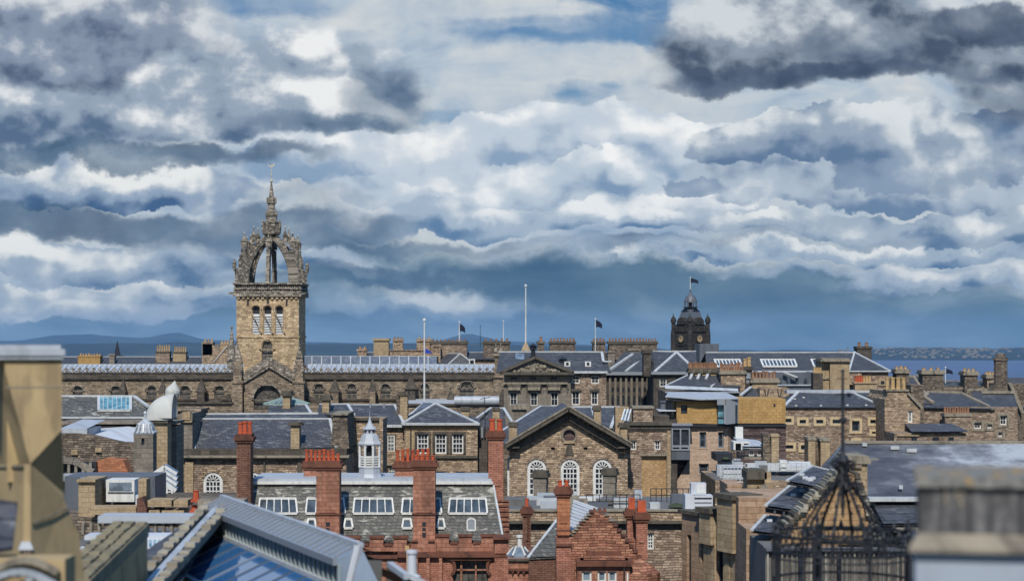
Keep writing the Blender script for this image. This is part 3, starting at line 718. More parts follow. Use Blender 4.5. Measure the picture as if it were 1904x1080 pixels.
    for p in (443, 557):
        b = MB(); xx = X(p, y); b.box(xx - .85, xx + .85, y - 1.2, y + .5, 0, Z(712, y)); b.box(xx - 1.05, xx + 1.05, y - 1.4, y + .7, Z(712, y), Z(708, y)); b.box(xx - .7, xx + .7, y - 1.05, y + .35, Z(708, y), Z(672, y))
        bo = T.part('buttress', b, 'cathedral_stone')
        for sx, sy in ((-.62, -1), (.62, -1), (0, -.3)):
            pinnacle(xx + sx, y + sy, .42 if sx else 1.0, Z(690 if sx else 676, y), Z(684 if sx else 664, y), Z(672 if sx else 643, y), parent=bo)
    # stair spirelet left of the tower
    pinnacle(X(431, 3), 3, T.m(17), 10, Z(668, 3), Z(610, 3), name='stair_turret', n=8)
    pinnacle(X(440, 3), 3.4, T.m(10), 10, Z(668, 3), Z(632, 3), name='stair_turret')
    # -- the tower
    yt = 8.0; hw = T.m(58) * 338 / 330; xc = X(497.5, yt); yc = yt + hw
    za, zb = Z(548, yt), Z(626, yt)
    bel = [(X(p, yt), Z(622, yt), T.m(16), Z(569, yt) - Z(622, yt)) for p in (476, 497.5, 519.5)]
    low = (X(497, yt), Z(676, yt), T.m(21), Z(633, yt) - Z(676, yt))
    b = MB(); b.facade(rect(xc - hw, xc + hw, 0, za), [arch(*q) for q in bel] + [lancet(*low)], yt, yt + 2 * hw, .6)
    tw = T.part('tower', b, 'tower_stone')
    for q in bel:
        f = MB(); o, i = arch(*q), arch(*q, inset=.16); f.ring(o, i, yt + .3, yt + .55)
        xq, zq, wq, hq = q; n = 8
        lo = f.build('belfry_frame', 'buff_ashlar', tw)
        l = MB()
        for k in range(n):
            zz = zq + .1 + (hq - 1.5) * k / n; l.add([(xq - wq / 2 + .12, yt + .2, zz), (xq + wq / 2 - .12, yt + .2, zz), (xq + wq / 2 - .12, yt + .5, zz + .46), (xq - wq / 2 + .12, yt + .5, zz + .46)], [(0, 1, 2, 3)])
        l.build('louvre', 'flashing', tw)
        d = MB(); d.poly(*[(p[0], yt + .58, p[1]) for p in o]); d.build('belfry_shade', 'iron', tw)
        hm = MB(); o = arch(xq, zq, wq * 1.5, hq + wq * .25); i = arch(xq, zq, wq * 1.16, hq + wq * .08); hm.ring(o[1:], i[1:], yt - .16, yt + .002); hm.build('hood_mould', 'tower_stone', tw)
    T.window(*low[:2], low[2], low[3], yt + .45, 2, 2, .14, 'grey_ashlar', 'dull_glass', 'lancet', .14, parent=tw)
    hm = MB(); o = lancet(low[0], low[1] + 1.2, low[2] * 1.5, low[3] - 1.2 + .5); i = lancet(low[0], low[1] + 1.2, low[2] * 1.16, low[3] - 1.2 + .12); hm.ring(o[2:], i[2:], yt - .2, yt + .002); hm.build('hood_mould', 'tower_stone', tw)
    for zz, e, hh in ((zb, .16, .35), (Z(627, yt) - .6, .06, .2)):
        b = MB(); b.box(xc - hw - e, xc + hw + e, yt - e, yt + 2 * hw + e, zz - hh / 2, zz + hh / 2); b.build('string_course', 'tower_stone', tw)
    for k in range(13):
        xx = xc - hw + 2 * hw * (k + .5) / 13; b = MB(); b.box(xx - .22, xx + .22, yt - .32, yt - .002, za - .75, za - .3); b.build('corbel', 'tower_stone', tw)
    # dark weep pipes
    b = MB()
    for p in (461, 533):
        b = MB(); b.box(X(p, yt) - .14, X(p, yt) + .14, yt - .2, yt - .003, Z(567, yt), Z(549, yt)); b.build('downpipe', 'iron', tw)
    # parapet
    zp0, zp1 = za, Z(526, yt); e = .5
    b = MB(); b.box(xc - hw - e, xc + hw + e, yt - e, yt + 2 * hw + e, zp0 - .3, zp0 + .3)
    for (ax, ay, bx, by) in ((-1, -1, 1, -1), (-1, 1, 1, 1), (-1, -1, -1, 1), (1, -1, 1, 1)):
        h2 = hw + .3
        p, q = Vector((xc + ax * h2, yc + ay * h2, 0)), Vector((xc + bx * h2, yc + by * h2, 0))
        for zz, hh, ww in ((zp1 - .12, .3, .6), (zp0 + .45, .3, .5), ((zp0 + zp1) / 2, .22, .4)): b.bar(p + Vector((0, 0, zz)), q + Vector((0, 0, zz)), ww, hh)
        n = 15
        for k in range(n):
            f = (k + .5) / n; c = p.lerp(q, f); g = (q - p).normalized() * .26
            for z0, z1 in ((zp0 + .5, (zp0 + zp1) / 2), ((zp0 + zp1) / 2, zp1 - .1)):
                b.bar(c - g + Vector((0, 0, z0)), c + g + Vector((0, 0, z1)), .16, .3); b.bar(c + g + Vector((0, 0, z0)), c - g + Vector((0, 0, z1)), .16, .3)
        b.add([(p.x, p.y, zp0 + .2), (q.x, q.y, zp0 + .2), (q.x - (q.x - xc) * .06, q.y - (q.y - yc) * .06, zp1 - .3), (p.x - (p.x - xc) * .06, p.y - (p.y - yc) * .06, zp1 - .3)], [(0, 1, 2, 3)])
    b.build('parapet', 'dark_crown_stone', tw)
    for s_ in (-1, 1):
        b = MB(); b.bar((xc + s_ * (hw + .2), yt + .3, Z(546, yt)), (xc + s_ * (hw + 1.2), yt - .5, Z(546, yt) + .1), .35, .35); b.build('gargoyle', 'dark_crown_stone', tw)
    b = MB(); b.bar((xc, yt - .3, zp0), (xc, yt - 1.3, zp0 - .2), .4, .5); b.build('gargoyle', 'dark_crown_stone', tw)
    # crown: eight flying ribs meeting under a lantern spire
    Rm = T.m(61) * 344 / 330; k = 344.0 / 330
    def zz_(py): return CAMZ + (HOR - py) * 344 / F - T.g
    for a in range(8):
        ang = math.pi / 4 * a; Rr = Rm if a % 2 == 0 else Rm * 1.36
        sc = Rr / 61.0
        inner = [(41, 527), (40, 513), (38, 500), (35, 490), (31, 480), (26, 470), (19, 460), (11, 451), (4, 446)]
        outer = [(4, 438), (10, 442), (14, 447), (20, 453), (26, 460), (32, 469), (38, 478), (42, 478), (42, 465), (50, 465), (50, 484), (54, 484), (54, 500), (60, 502), (60, 548), (41, 548)]
        poly = [(r * sc, zz_(py)) for r, py in inner + outer]
        b = MB(); b.T = Matrix.Translation((xc, yc, 0)) @ Matrix.Rotation(ang, 4, 'Z')
        b.prism(poly, -.32, .32)
        cop = [(10, 442), (14, 447), (20, 453), (26, 460), (32, 469), (38, 478)]
        b.path([(r * sc, 0, zz_(py) + .05) for r, py in cop], 0.76, .18, (0, 1, 0))
        b.path([(r * sc, 0, zz_(py)) for r, py in inner[:-1]], 0.74, .14, (0, 1, 0))
        for r, py in ((52, 484),): b.box(r * sc - .16, r * sc + .16, -.2, .2, zz_(py), zz_(py) + .75)
        ro = b.build('crown_rib', 'dark_crown_stone', tw)
        spec = [(46, .7, 463, 441), (30, .5, 452, 429)] if a % 2 else [(45, .6, 463, 447)]
        for r, w, zs, zt in spec:
            hi = (a in (7,)) and r == 48
            cx, cy = xc + r * sc * math.cos(ang), yc + r * sc * math.sin(ang)
            pinnacle(cx, cy, w * 1.5, zz_(zs), zz_(zs - (22 if hi else 12)), zz_(zt - (10 if hi else 0)), parent=ro)
            if r < 50:
                g = MB(); g.lathe(cx, cy, [(.02, zz_(zt) + .35), (.12, zz_(zt) + .45), (.12, zz_(zt) + .55), (.02, zz_(zt) + .7)], 8); g.build('finial', 'gold', ro)
        if a % 2:   # outward spike of the corner
            g = MB(); rr = 62.5 * sc; cx, cy = xc + rr * math.cos(ang), yc + rr * math.sin(ang)
            g.lathe(cx, cy, [(.1, zz_(507)), (.34, zz_(500)), (.34, zz_(492)), (.05, zz_(484))], 6)
            g.build('corner_spike', 'dark_crown_stone', ro)
    # lantern and spire
    def L(prof, n, name, rot=math.pi / 8):
        b = MB(); b.lathe(xc, yc, [(r * k * T.m(1), zz_(py)) for r, py in prof], n, rot); return b.build(name, 'dark_crown_stone', tw)
    b = MB(); b.lathe(xc, yc, [(4 * T.m(1), zz_(548)), (3.4 * T.m(1), zz_(440))], 8)
    L([(4, 446), (10, 440), (17, 436), (18, 433), (18.5, 427), (16, 426.5), (15.5, 416), (17, 415.5), (17, 413.5), (11, 413), (10.5, 404), (11.5, 403), (11.5, 401), (8, 400.5), (7, 380), (9, 379), (9, 376.5), (7, 376), (8.5, 371), (8.5, 368.5), (5.2, 368), (1.2, 340), (.4, 336)], 8, 'spire')
    so = None
    for a in range(8):
        an = math.pi / 4 * a + math.pi / 8
        for r, w, zb2, zs, zt in ((16.5, 4.4, 427, 421, 409), (9.8, 2.6, 403, 399, 391), (8.6, 2.0, 379, 371, 366)):
            pinnacle(xc + r * T.m(1) * k * math.cos(an), yc + r * T.m(1) * k * math.sin(an), T.m(w), zz_(zb2), zz_(zs), zz_(zt), name='spire_pinnacle', parent=tw, fin=False)
    b = MB(); b.lathe(xc, yc, [(.02, zz_(340)), (.34, zz_(338.5)), (.34, zz_(336.5)), (.07, zz_(335)), (.06, zz_(328)), (.2, zz_(327.5)), (.2, zz_(326)), (.05, zz_(325)), (.04, zz_(304))], 8)
    b.prism([(xc - .75, zz_(303)), (xc - .35, zz_(309)), (xc + .15, zz_(309)), (xc + .35, zz_(305)), (xc + .6, zz_(306)), (xc + .5, zz_(308)), (xc + .25, zz_(311)), (xc - .2, zz_(311.5)), (xc - .5, zz_(309))], yc - .04, yc + .04)
    b.build('weathercock', 'gold', tw)
cathedral()

# ---------------------------------------------------------------- the skyline behind and beside the church
def tenement_left():
    T = Thing('tenement', 'long slate-roofed tenement behind the church, left of the crown steeple', 'building', 280, 400)
    X, Z = T.x, T.z
    b = MB(); b.box(X(20), X(440), 0, 14, 0, Z(680)); T.part('wall', b, 'old_rubble')
    T.roof([((X(20), 0, Z(681)), (X(440), 0, Z(681)), (X(440, 6), 6, Z(663, 6)), (X(20, 6), 6, Z(663, 6))), ((X(440), 14, Z(681)), (X(20), 14, Z(681)), (X(20, 6), 6, Z(663, 6)), (X(440, 6), 6, Z(663, 6)))], 'dark_slate', lines=[((X(20, 6), 6, Z(663, 6)), (X(440, 6), 6, Z(663, 6)))], lw=.3)
    T.chimney(X(143), X(184), 1, 3.5, 5, Z(661), 'yellow_ashlar', .1, .3, 8, 'buff_pot', .45, .17)
    T.chimney(X(201), X(211), 1, 2.6, 5, Z(658), 'grey_ashlar', .15, .3)
    T.chimney(X(286), X(312), 2, 4, 5, Z(653), 'brown_rubble', .14, .35, 6, 'buff_pot', 1.15, .18, capmat='dark_coping')
    T.chimney(X(317), X(341), 3, 5, 5, Z(654), 'buff_ashlar', .12, .3, 6, 'buff_pot', 1.15, .16, capmat='dark_coping')
    g = MB(); g.prism([(X(377), 0), (X(440), 0), (X(440), Z(655)), (X(425), Z(642)), (X(410), Z(655)), (X(396), Z(640)), (X(377), Z(640))], -1, 7); T.part('gable', g, 'warm_rubble')
    T.chimney(X(378), X(396), -1, 2, Z(660), Z(636), 'brown_rubble', .15, .35, 3, 'buff_pot', .7, .22)
    T.chimney(X(404), X(420), 4, 6, Z(660), Z(638), 'buff_ashlar', .1, .3, 3, 'buff_pot', .6, .2)
    T.roof([((X(398), 2, Z(678)), (X(441), 2, Z(678)), (X(441), -.6, Z(655)), (X(412), -.6, Z(654)))], 'dark_slate', 'roof', .1, [((X(398), -1.05, Z(674)), (X(424), -1.05, Z(643)))], .3)
tenement_left()
def spirelet():
    b = MB(); x = (218 - CX) * 520 / F; z = lambda p: CAMZ + (HOR - p) * 520 / F
    b.lathe(x, 520, [(2.6, gz(520)), (2.6, z(668)), (1.7, z(662)), (.75, z(658)), (.6, z(652)), (.08, z(634))], 8)
    simple('church_spire', 'small black church spire poking over the slate ridge left of the crown steeple', 'spire', b, 'iron')
spirelet()
def tenement_mid():
    T = Thing('tenement', 'row of buff and brown chimney stacks behind the nave roof', 'building', 800, 400)
    X, Z = T.x, T.z
    b = MB(); b.box(X(650), X(945), 0, 13, 0, Z(668)); T.part('wall', b, 'brown_rubble')
    b = MB(); b.box(X(724), X(802), 1, 4, Z(668), Z(652)); b.box(X(722), X(804), .8, 4.2, Z(652), Z(650.5)); T.part('parapet', b, 'warm_rubble')
    T.roof([((X(660), -.5, Z(668)), (X(945), -.5, Z(668)), (X(940), 6, Z(655)), (X(665), 6, Z(655)))], 'dark_slate', lines=[((X(665), 6, Z(655)), (X(940), 6, Z(655)))], lw=.3)
    T.chimney(X(664), X(681), 1, 2.4, Z(668), Z(648), 'warm_rubble', .2, .5, 2, 'buff_pot', .5, .22)
    T.chimney(X(694), X(722), 1, 4, Z(668), Z(629), 'buff_ashlar', .25, .5)
    T.chimney(X(730), X(748), 1.5, 3.5, Z(668), Z(630), 'warm_rubble', .2, .45, 3, 'dirty_pot', .4, .2, band=[Z(641), Z(651)])
    T.chimney(X(774), X(801), 1.5, 4, Z(668), Z(630), 'warm_rubble', .2, .5, 3, 'buff_pot', .4, .2)
    T.chimney(X(801), X(868), 0, 4, Z(668), Z(634), 'brown_rubble', .25, .6, 9, 'dirty_pot', .4, .2, capmat='dark_coping')
    T.chimney(X(806), X(820), -3, -1, Z(690), Z(640), 'warm_rubble', .2, .5)
    # hipped slate dormer roof with lead edges
    x0, x1, xa = X(834, -2), X(882, -2), X(856, -2)
    T.roof([((x0, -4, Z(677, -4)), (x1, -4, Z(677, -4)), (xa, -2.5, Z(657, -2.5))), ((x1, -4, Z(677, -4)), (X(884), 2, Z(677)), (xa, -2.5, Z(657, -2.5))), ((x0, -4, Z(677, -4)), (xa, -2.5, Z(657, -2.5)), (X(818), 2, Z(657)), (X(812), -4, Z(677, -4)))], 'dark_slate', 'dormer_roof', .1,
           [((x0, -4, Z(677, -4)), (xa, -2.6, Z(657, -2.5))), ((x1, -4, Z(677, -4)), (xa, -2.6, Z(657, -2.5))), ((xa, -2.6, Z(657, -2.5)), (X(818), 2, Z(657)))], .35)
    b = MB(); b.box(X(812), X(890), -3.9, 1, 5, Z(678)); T.part('wall', b, 'grey_ashlar')
    f = MB(); f.box(X(873), X(884), -5, -4, Z(678), Z(667)); fo = T.part('dormer', f, 'white_paint'); f = MB(); f.box(X(875), X(882), -5.04, -4.9, Z(677), Z(669)); f.build('pane', 'window_glass', fo)
    T.chimney(X(898), X(948), 1, 4, Z(668), Z(634), 'old_rubble', .25, .6, 5, 'dirty_pot', .5, .22, capmat='dark_coping')
tenement_mid()
def tenement_dark():
    T = Thing('tenement', 'dark tenement with wide blackened stacks, right of the tallest mast', 'building', 1110, 400)
    X, Z = T.x, T.z
    b = MB(); b.box(X(975), X(1245), 0, 14, 0, Z(666)); T.part('wall', b, 'old_rubble')
    T.roof([((X(975), -.4, Z(668)), (X(1245), -.4, Z(668)), (X(1240), 6, Z(655)), (X(980), 6, Z(655)))], 'dark_slate', lines=[((X(980), 6, Z(655)), (X(1240), 6, Z(655)))], lw=.3)
    T.chimney(X(999), X(1012), 1, 2.5, Z(668), Z(634), 'old_rubble', .25, .5, 1, 'dirty_pot', .8, .3)
    T.chimney(X(1022), X(1070), 1, 4, Z(668), Z(634), 'old_rubble', .25, .5, 8, 'dirty_pot', .6, .22, capmat='dark_coping')
    T.chimney(X(1102), X(1125), -1, 3, Z(690), Z(634), 'old_rubble', .25, .5, 4, 'dirty_pot', .6, .22, capmat='dark_coping')
    T.chimney(X(1132), X(1222), 0, 4, Z(690), Z(634), 'old_rubble', .25, .6, 16, 'dirty_pot', .6, .2, capmat='dark_coping')
    for p0, p1, zt in ((1128, 1140, 652), (1143, 1153, 664), (1165, 1185, 648)): T.chimney(X(p0), X(p1), -6, -4, Z(700), Z(zt), 'grey_ashlar', .2, .4)
tenement_dark()
def pole(label, px, ptop, pbot, d, r, mat='white_paint', flag=None, base=0, cat='flagpole', name='flagpole'):
    T = Thing(name, label, cat, px, d, group='flagpoles and aerials on the skyline', base=CAMZ + (HOR - pbot) * d / F)
    h = T.z(ptop)
    b = MB(); b.lathe(0, 0, [(r, 0), (r * .6, h), (r * 1.6, h + .02), (r * 1.6, h + r * 2), (0.01, h + r * 3)], 8); T.part('pole', b, mat)
    if base: b = MB(); b.frustum(0, 0, 0, base, base * .55, base * .55, r, r); T.part('stay_base', b, 'buff_ashlar')
    if flag:
        fw, fh, z0, mat2 = flag; b = MB(); n = 6
        for k in range(n + 1):
            t = k / n; y = .25 * math.sin(t * 6) * t; dz = -t * t * fh * .55
            b.v += [(r + t * fw, y, z0 + dz), (r + t * fw, y, z0 - fh * (1 - .35 * t) + dz)]
        for k in range(n): b.f.append((2 * k, 2 * k + 2, 2 * k + 3, 2 * k + 1))
        o = T.part('flag', b, mat2); md = o.modifiers.new('cloth', 'SOLIDIFY'); md.thickness = .02
    return T
pole('tall white pole in front of the nave with a blue and white flag hanging low', 789, 597, 745, 228, .12)
T = pole('tallest white mast standing on the roof ridge of the pediment building', 977.5, 533, 652, 318, .14, base=1.4)
pole('short white pole flying a drooping flag over the brown stacks', 854, 600, 636, 404, .12, flag=(1.1, 1.6, 3.8, 'flag_dark'))
pole('white pole with a dark flag between two blackened chimney stacks', 1107, 594, 652, 380, .10, flag=(1.2, 1.4, 6.0, 'flag_dark'))
pole('thin white aerial beside the blackened stack left of the tallest mast', 936, 598, 634, 402, .10, cat='aerial', name='aerial')
pole('thin dark aerial rising above the roofs right of the drooping flag', 893, 606, 645, 430, .07, 'iron', cat='aerial', name='aerial')
b = MB(); x = (791 - CX) * 227.6 / F; zf = lambda p: CAMZ + (HOR - p) * 227.6 / F
b.add([(x, 227.6, zf(648)), (x + .85, 227.5, zf(656.5)), (x, 227.6, zf(657))], [(0, 1, 2)]); b.add([(x, 227.6, zf(646.5)), (x + .85, 227.5, zf(655.8)), (x, 227.6, zf(647.8))], [(0, 1, 2)])
o = b.build('flag', 'flag_blue'); o.parent = bpy.data.objects['flagpole']; o.matrix_parent_inverse = Matrix.Translation(-bpy.data.objects['flagpole'].location)

def clock_tower():
    T = Thing('clock_tower', 'dark clock tower with a lead cupola and corner turrets rising against the rain', 'tower', 1284, 540, rot=R(38))
    s = T.m(1); H = lambda p: CAMZ + (HOR - p) * 540 / F - T.g
    hw = 22.5 * s; h2 = 26 * s
    b = MB(); b.box(-h2, h2, -h2, h2, 0, H(652)); b.box(-hw, hw, -hw, hw, 0, H(617)); b.box(-hw - .25, hw + .25, -hw - .25, hw + .25, H(617), H(614)); b.box(-hw, hw, -hw, hw, H(614), H(603)); T.part('shaft', b, 'clock_stone')
    b = MB()
    for sx, sy in ((-1, -1), (1, -1), (1, 1), (-1, 1)):
        c = MB(); w = 4.6 * s
        c.lathe(sx * hw, sy * hw, [(w * 1.1, H(660)), (w * 1.1, H(622)), (w * .8, H(612)), (w * .8, H(600)), (w * 1.15, H(599)), (w * 1.15, H(594)), (w * .9, H(592)), (w * .6, H(589)), (w * .15, H(587)), (w * .2, H(585)), (.02, H(583))], 10)
        T.part('corner_turret', c, 'clock_stone')
    for k, (ax, sg) in enumerate((('front', 1), ('side', -1), ('front', -1), ('side', 1))):
        c = MB(); c.T = Matrix.Rotation(k * math.pi / 2, 4, 'Z')
        c.prism([(-11 * s, H(603)), (11 * s, H(603)), (11 * s, H(597)), (7 * s, H(592)), (0, H(590)), (-7 * s, H(592)), (-11 * s, H(597))], -hw - .3, -hw + 1.2)
        T.part('dormer_gable', c, 'clock_stone')
        c = MB(); c.T = Matrix.Rotation(k * math.pi / 2, 4, 'Z')
        for xx in (-9, 9): c.box(xx * s - .3, xx * s + .3, -hw - .18, -hw - .01, H(650), H(640))
        c.box(-13 * s, 13 * s, -hw - .3, -hw - .002, H(642), H(640.5)); T.part('string_course', c, 'clock_stone')
        f = MB(); f.T = c.T @ Matrix.Translation((0, -hw - .2, H(630))) @ Matrix.Rotation(math.pi / 2, 4, 'X')
        f.lathe(0, 0, [(7.6 * s, -.15), (7.6 * s, .12), (6.8 * s, .14)], 28); fo = T.part('clock_face', f, 'iron')
        f = MB(); f.T = c.T @ Matrix.Translation((0, -hw - .37, H(630))) @ Matrix.Rotation(math.pi / 2, 4, 'X')
        f.lathe(0, 0, [(6.6 * s, -.05), (6.6 * s, .02)], 28); f.build('dial', 'buff_render', fo)
        f = MB(); f.T = c.T
        for q in range(12):
            a = q * math.pi / 6; f.bar((math.sin(a) * 4.7 * s, -hw - .41, H(630) + math.cos(a) * 4.7 * s), (math.sin(a) * 6.1 * s, -hw - .41, H(630) + math.cos(a) * 6.1 * s), .16, .05, (0, 1, 0))
        f.bar((0, -hw - .43, H(630)), (2.0 * s, -hw - .43, H(630) + 3.2 * s), .2, .05, (0, 1, 0)); f.bar((0, -hw - .44, H(630)), (-3.5 * s, -hw - .44, H(630) + 5 * s), .14, .05, (0, 1, 0))
        f.build('clock_hands', 'iron', fo)
    c = MB(); c.frustum(0, 0, H(605), H(577), 19 * s, 19 * s, 11.5 * s, 11.5 * s); T.part('cupola_roof', c, 'dark_lead')
    c = MB(); c.lathe(0, 0, [(15 * s, H(577.5)), (15 * s, H(575)), (12.8 * s, H(574)), (12.8 * s, H(571)), (3, H(571))], 8, math.pi / 8); T.part('cupola_base', c, 'dark_lead')
    for a in range(8):
        an = math.pi / 8 + a * math.pi / 4; c = MB(); x, y = 11.3 * s * math.cos(an), 11.3 * s * math.sin(an)
        c.lathe(x, y, [(1.9 * s, H(572)), (1.5 * s, H(560)), (1.9 * s, H(558))], 6); T.part('cupola_column', c, 'dark_lead')
    c = MB(); c.lathe(0, 0, [(6.2 * s, H(573)), (6.2 * s, H(556))], 8); T.part('cupola_core', c, 'iron')
    c = MB(); c.lathe(0, 0, [(12 * s, H(562)), (12.6 * s, H(560)), (11 * s, H(558)), (10 * s, H(554)), (7.6 * s, H(550)), (4.2 * s, H(547.5)), (2.2 * s, H(545)), (1.3 * s, H(541)), (2.4 * s, H(540)), (.6 * s, H(538)), (.02, H(535))], 16); T.part('cupola_dome', c, 'dark_lead', smooth=True)
clock_tower()
pole('thin pole above the clock tower cupola flying a dark flag', 1283.5, 517, 538, 540, .12, 'white_paint', flag=(2.1, 1.3, 3.1, 'flag_dark'))
def pediment_hall():
    T = Thing('pediment_hall', 'grey classical hall with a carved pediment, right of the nave', 'building', 1030, 300)
    X, Z = T.x, T.z
    wins = [(p, 754, 729, 13) for p in (955, 993, 1031)] + [(p, 706, 700, 13) for p in (955, 992, 1030)]
    xs, xe, xa = X(937), X(1061), X(995)
    hol = [rect(X(p) - T.m(w) / 2, X(p) + T.m(w) / 2, Z(b), Z(t)) for p, b, t, w in wins]
    b = MB(); b.facade([(xs, 0), (xe, 0), (xe, Z(693)), (xs, Z(693))], hol, 0, 16, .35); T.part('wall', b, 'grey_ashlar')
    for p, bb, t, w in wins: T.window(X(p), Z(bb), T.m(w), Z(t) - Z(bb), .28, 2 if t > 720 else 1, 2 if t > 720 else 1, .10, 'white_paint' if t > 720 else 'grey_ashlar')
    b = MB(); b.prism([(X(931), Z(693)), (X(1065), Z(693)), (xa, Z(665))], -.6, 1); T.part('tympanum', b, 'grey_ashlar')
    for q in (((X(929), -.9, Z(692.3)), (xa, -.9, Z(664))), ((X(1067), -.9, Z(692.3)), (xa, -.9, Z(664))), ((X(929), -.9, Z(694)), (X(1067), -.9, Z(694)))):
        b = MB(); b.bar(q[0], q[1], .7, .42); T.part('pediment_cornice', b, 'dark_coping')
    rnd = random.Random(4)
    for k in range(26):     # carved arms and foliage in the pediment
        t = rnd.uniform(-1, 1); xx = X(995 + t * 44); zz = Z(690) + rnd.uniform(0, 1) * (Z(672) - Z(690)) * (1 - abs(t)) * .9
        b = MB(); r = rnd.uniform(.18, .42); b.lathe(xx, -.62, [(r * .5, zz - r), (r, zz - r * .3), (r * .8, zz + r * .5), (r * .1, zz + r)], 6); T.part('carving', b, 'coping')
    b = MB(); b.box(X(935), X(1055), -.55, -.003, Z(714), Z(710.5)); T.part('cornice', b, 'coping')
    for p in (956, 993, 1030):
        b = MB(); b.box(X(p - 11.5), X(p + 11.5), -.6, -.003, Z(725), Z(716.5)); b.box(X(p - 12.5), X(p + 12.5), -.75, -.003, Z(717), Z(715.5)); T.part('window_hood', b, 'coping')
    for p in (974, 1012, 1049):
        b = MB(); xx, zz = X(p), Z(722)
        for a in range(10):
            an = a * .628; b.box(xx + .55 * math.cos(an) - .15, xx + .55 * math.cos(an) + .15, -.22, -.003, zz + .5 * math.sin(an) - .14, zz + .5 * math.sin(an) + .14)
        T.part('wreath', b, 'dark_coping')
        b = MB(); b.box(X(p - 5), X(p + 5), -.25, -.003, Z(756), Z(729)); b.box(X(p - 6), X(p + 6), -.3, -.002, Z(729), Z(727)); T.part('pilaster', b, 'grey_ashlar')
    # right wing
    wins = [(1071, 713, 699, 15), (1107, 713, 699, 15), (1071, 753, 727, 15), (1106, 753, 727, 13)]
    b = MB(); b.facade(rect(X(1061), X(1128), 0, Z(694)), [rect(X(p) - T.m(w) / 2, X(p) + T.m(w) / 2, Z(bb), Z(t)) for p, bb, t, w in wins], 1, 16, .3); T.part('wall', b, 'brown_rubble')
    for p, bb, t, w in wins:
        T.window(X(p), Z(bb), T.m(w), Z(t) - Z(bb), 1.2, 2, 2, .16)
        b = MB(); b.box(X(p) - T.m(w) * .7, X(p) + T.m(w) * .7, .75, .997, Z(t), Z(t - 4)); T.part('lintel', b, 'dark_coping')
    b = MB(); b.box(X(1056), X(1130), .3, 1.6, Z(694), Z(690)); T.part('eaves_gutter', b, 'flashing')
    # main slate roof with skylights
    T.roof([((X(922), 1, Z(692)), (X(1138), 1, Z(692)), (X(1119, 9), 9, Z(654, 9)), (X(930, 9), 9, Z(654, 9)))], 'dark_slate', 'roof', .12,
           [((X(926, 9), 9, Z(654, 9)), (X(1119, 9), 9, Z(654, 9))), ((X(1119, 9), 9, Z(654, 9)), (X(1124), 4, Z(672))), ((X(1124), 4, Z(672)), (X(1140), 4, Z(672)))], .4)
    for p, q in ((1056, 676), (1095, 676)):
        y = 4.2; b = MB(); b.box(X(p - 5.5), X(p + 5.5), y - 1, y + 1, Z(q + 5, y), Z(q - 4, y)); so = T.part('skylight', b, 'white_paint')
        b = MB(); b.box(X(p - 2.5), X(p + 2.5), y - 1.04, y, Z(q + 3, y), Z(q - 2.5, y)); b.build('pane', 'window_glass', so)
    b = MB(); b.add([(X(959), 6.2, Z(668.5)), (X(975), 6.2, Z(668.5)), (X(976), 8.3, Z(657)), (X(958), 8.3, Z(657))], [(0, 1, 2, 3)]); b.T = None
    for v in range(len(b.v)): b.v[v] = (b.v[v][0], b.v[v][1] - .35, b.v[v][2])
    T.part('roof_hatch', b, 'pale_glass')
    for p, q in ((992, 640), (1048, 665)):
        b = MB(); zz = lambda k: Z(q + k); b.lathe(X(p), 5, [(.35, Z(690)), (.35, zz(10)), (.55, zz(9)), (.5, zz(4)), (.8, zz(3)), (.1, zz(-1)), (.02, zz(-3))], 8); T.part('roof_ventilator', b, 'iron')
    # courtyard range with pilasters, then the right-hand wing under a hipped roof
    y = 14
    b = MB(); b.box(X(1128, y), X(1216, y), y, y + 10, 0, Z(694, y)); T.part('wall', b, 'dark_ashlar')
    for k in range(9):
        p = 1132 + k * 10; b = MB(); b.box(X(p, y), X(p + 4, y), y - .5, y - .003, 0, Z(696, y)); T.part('pilaster', b, 'grey_ashlar')
        if k < 8:
            for bb, t in ((704, 699), (728, 720), (752, 735)):
                b = MB(); b.box(X(p + 5, y), X(p + 9, y), y - .06, y - .004, Z(bb, y), Z(t, y)); T.part('window', b, 'window_glass')
    b = MB(); b.box(X(1126, y), X(1218, y), y - 1, y + .5, Z(697, y), Z(691, y)); T.part('eaves_gutter', b, 'zinc')
    T.roof([((X(1128, y), y - .8, Z(691, y)), (X(1216, y), y - .8, Z(691, y)), (X(1226, 20), 20, Z(655, 20)), (X(1160, 20), 20, Z(655, 20)))], 'dark_slate', 'roof', .1)
    for a, bq in (((1130, 690), (1177, 658)), ((1164, 690), (1199, 664)), ((1200, 692), (1220, 680))):
        q = MB(); q.bar((X(a[0], 13), 13.2, Z(a[1], 13)), (X(bq[0], 19), 19, Z(bq[1], 19)), .4, .3); T.part('flashing', q, 'flashing')
    T.chimney(X(1199), X(1213), 3, 6, Z(700), Z(651), 'dark_ashlar', .2, .5)
    x0, x1 = X(1215), X(1292)
    wins = [(1233, 719, 704, 13), (1270, 719, 702, 15)]
    b = MB(); b.facade(rect(x0, x1, 0, Z(695)), [rect(X(p) - T.m(w) / 2, X(p) + T.m(w) / 2, Z(bb), Z(t)) for p, bb, t, w in wins], 0, 16, .3); T.part('wall', b, 'dark_ashlar')
    for p, bb, t, w in wins: T.window(X(p), Z(bb), T.m(w), Z(t) - Z(bb), .2, 2, 2, .14)
    b = MB(); b.box(x0 - .4, x1, -.6, .3, Z(696), Z(691)); T.part('eaves_gutter', b, 'zinc')
    A, B, Cc = (X(1217), -.3, Z(691)), (X(1296), -.3, Z(691)), (X(1258, 6), 6, Z(655, 6))
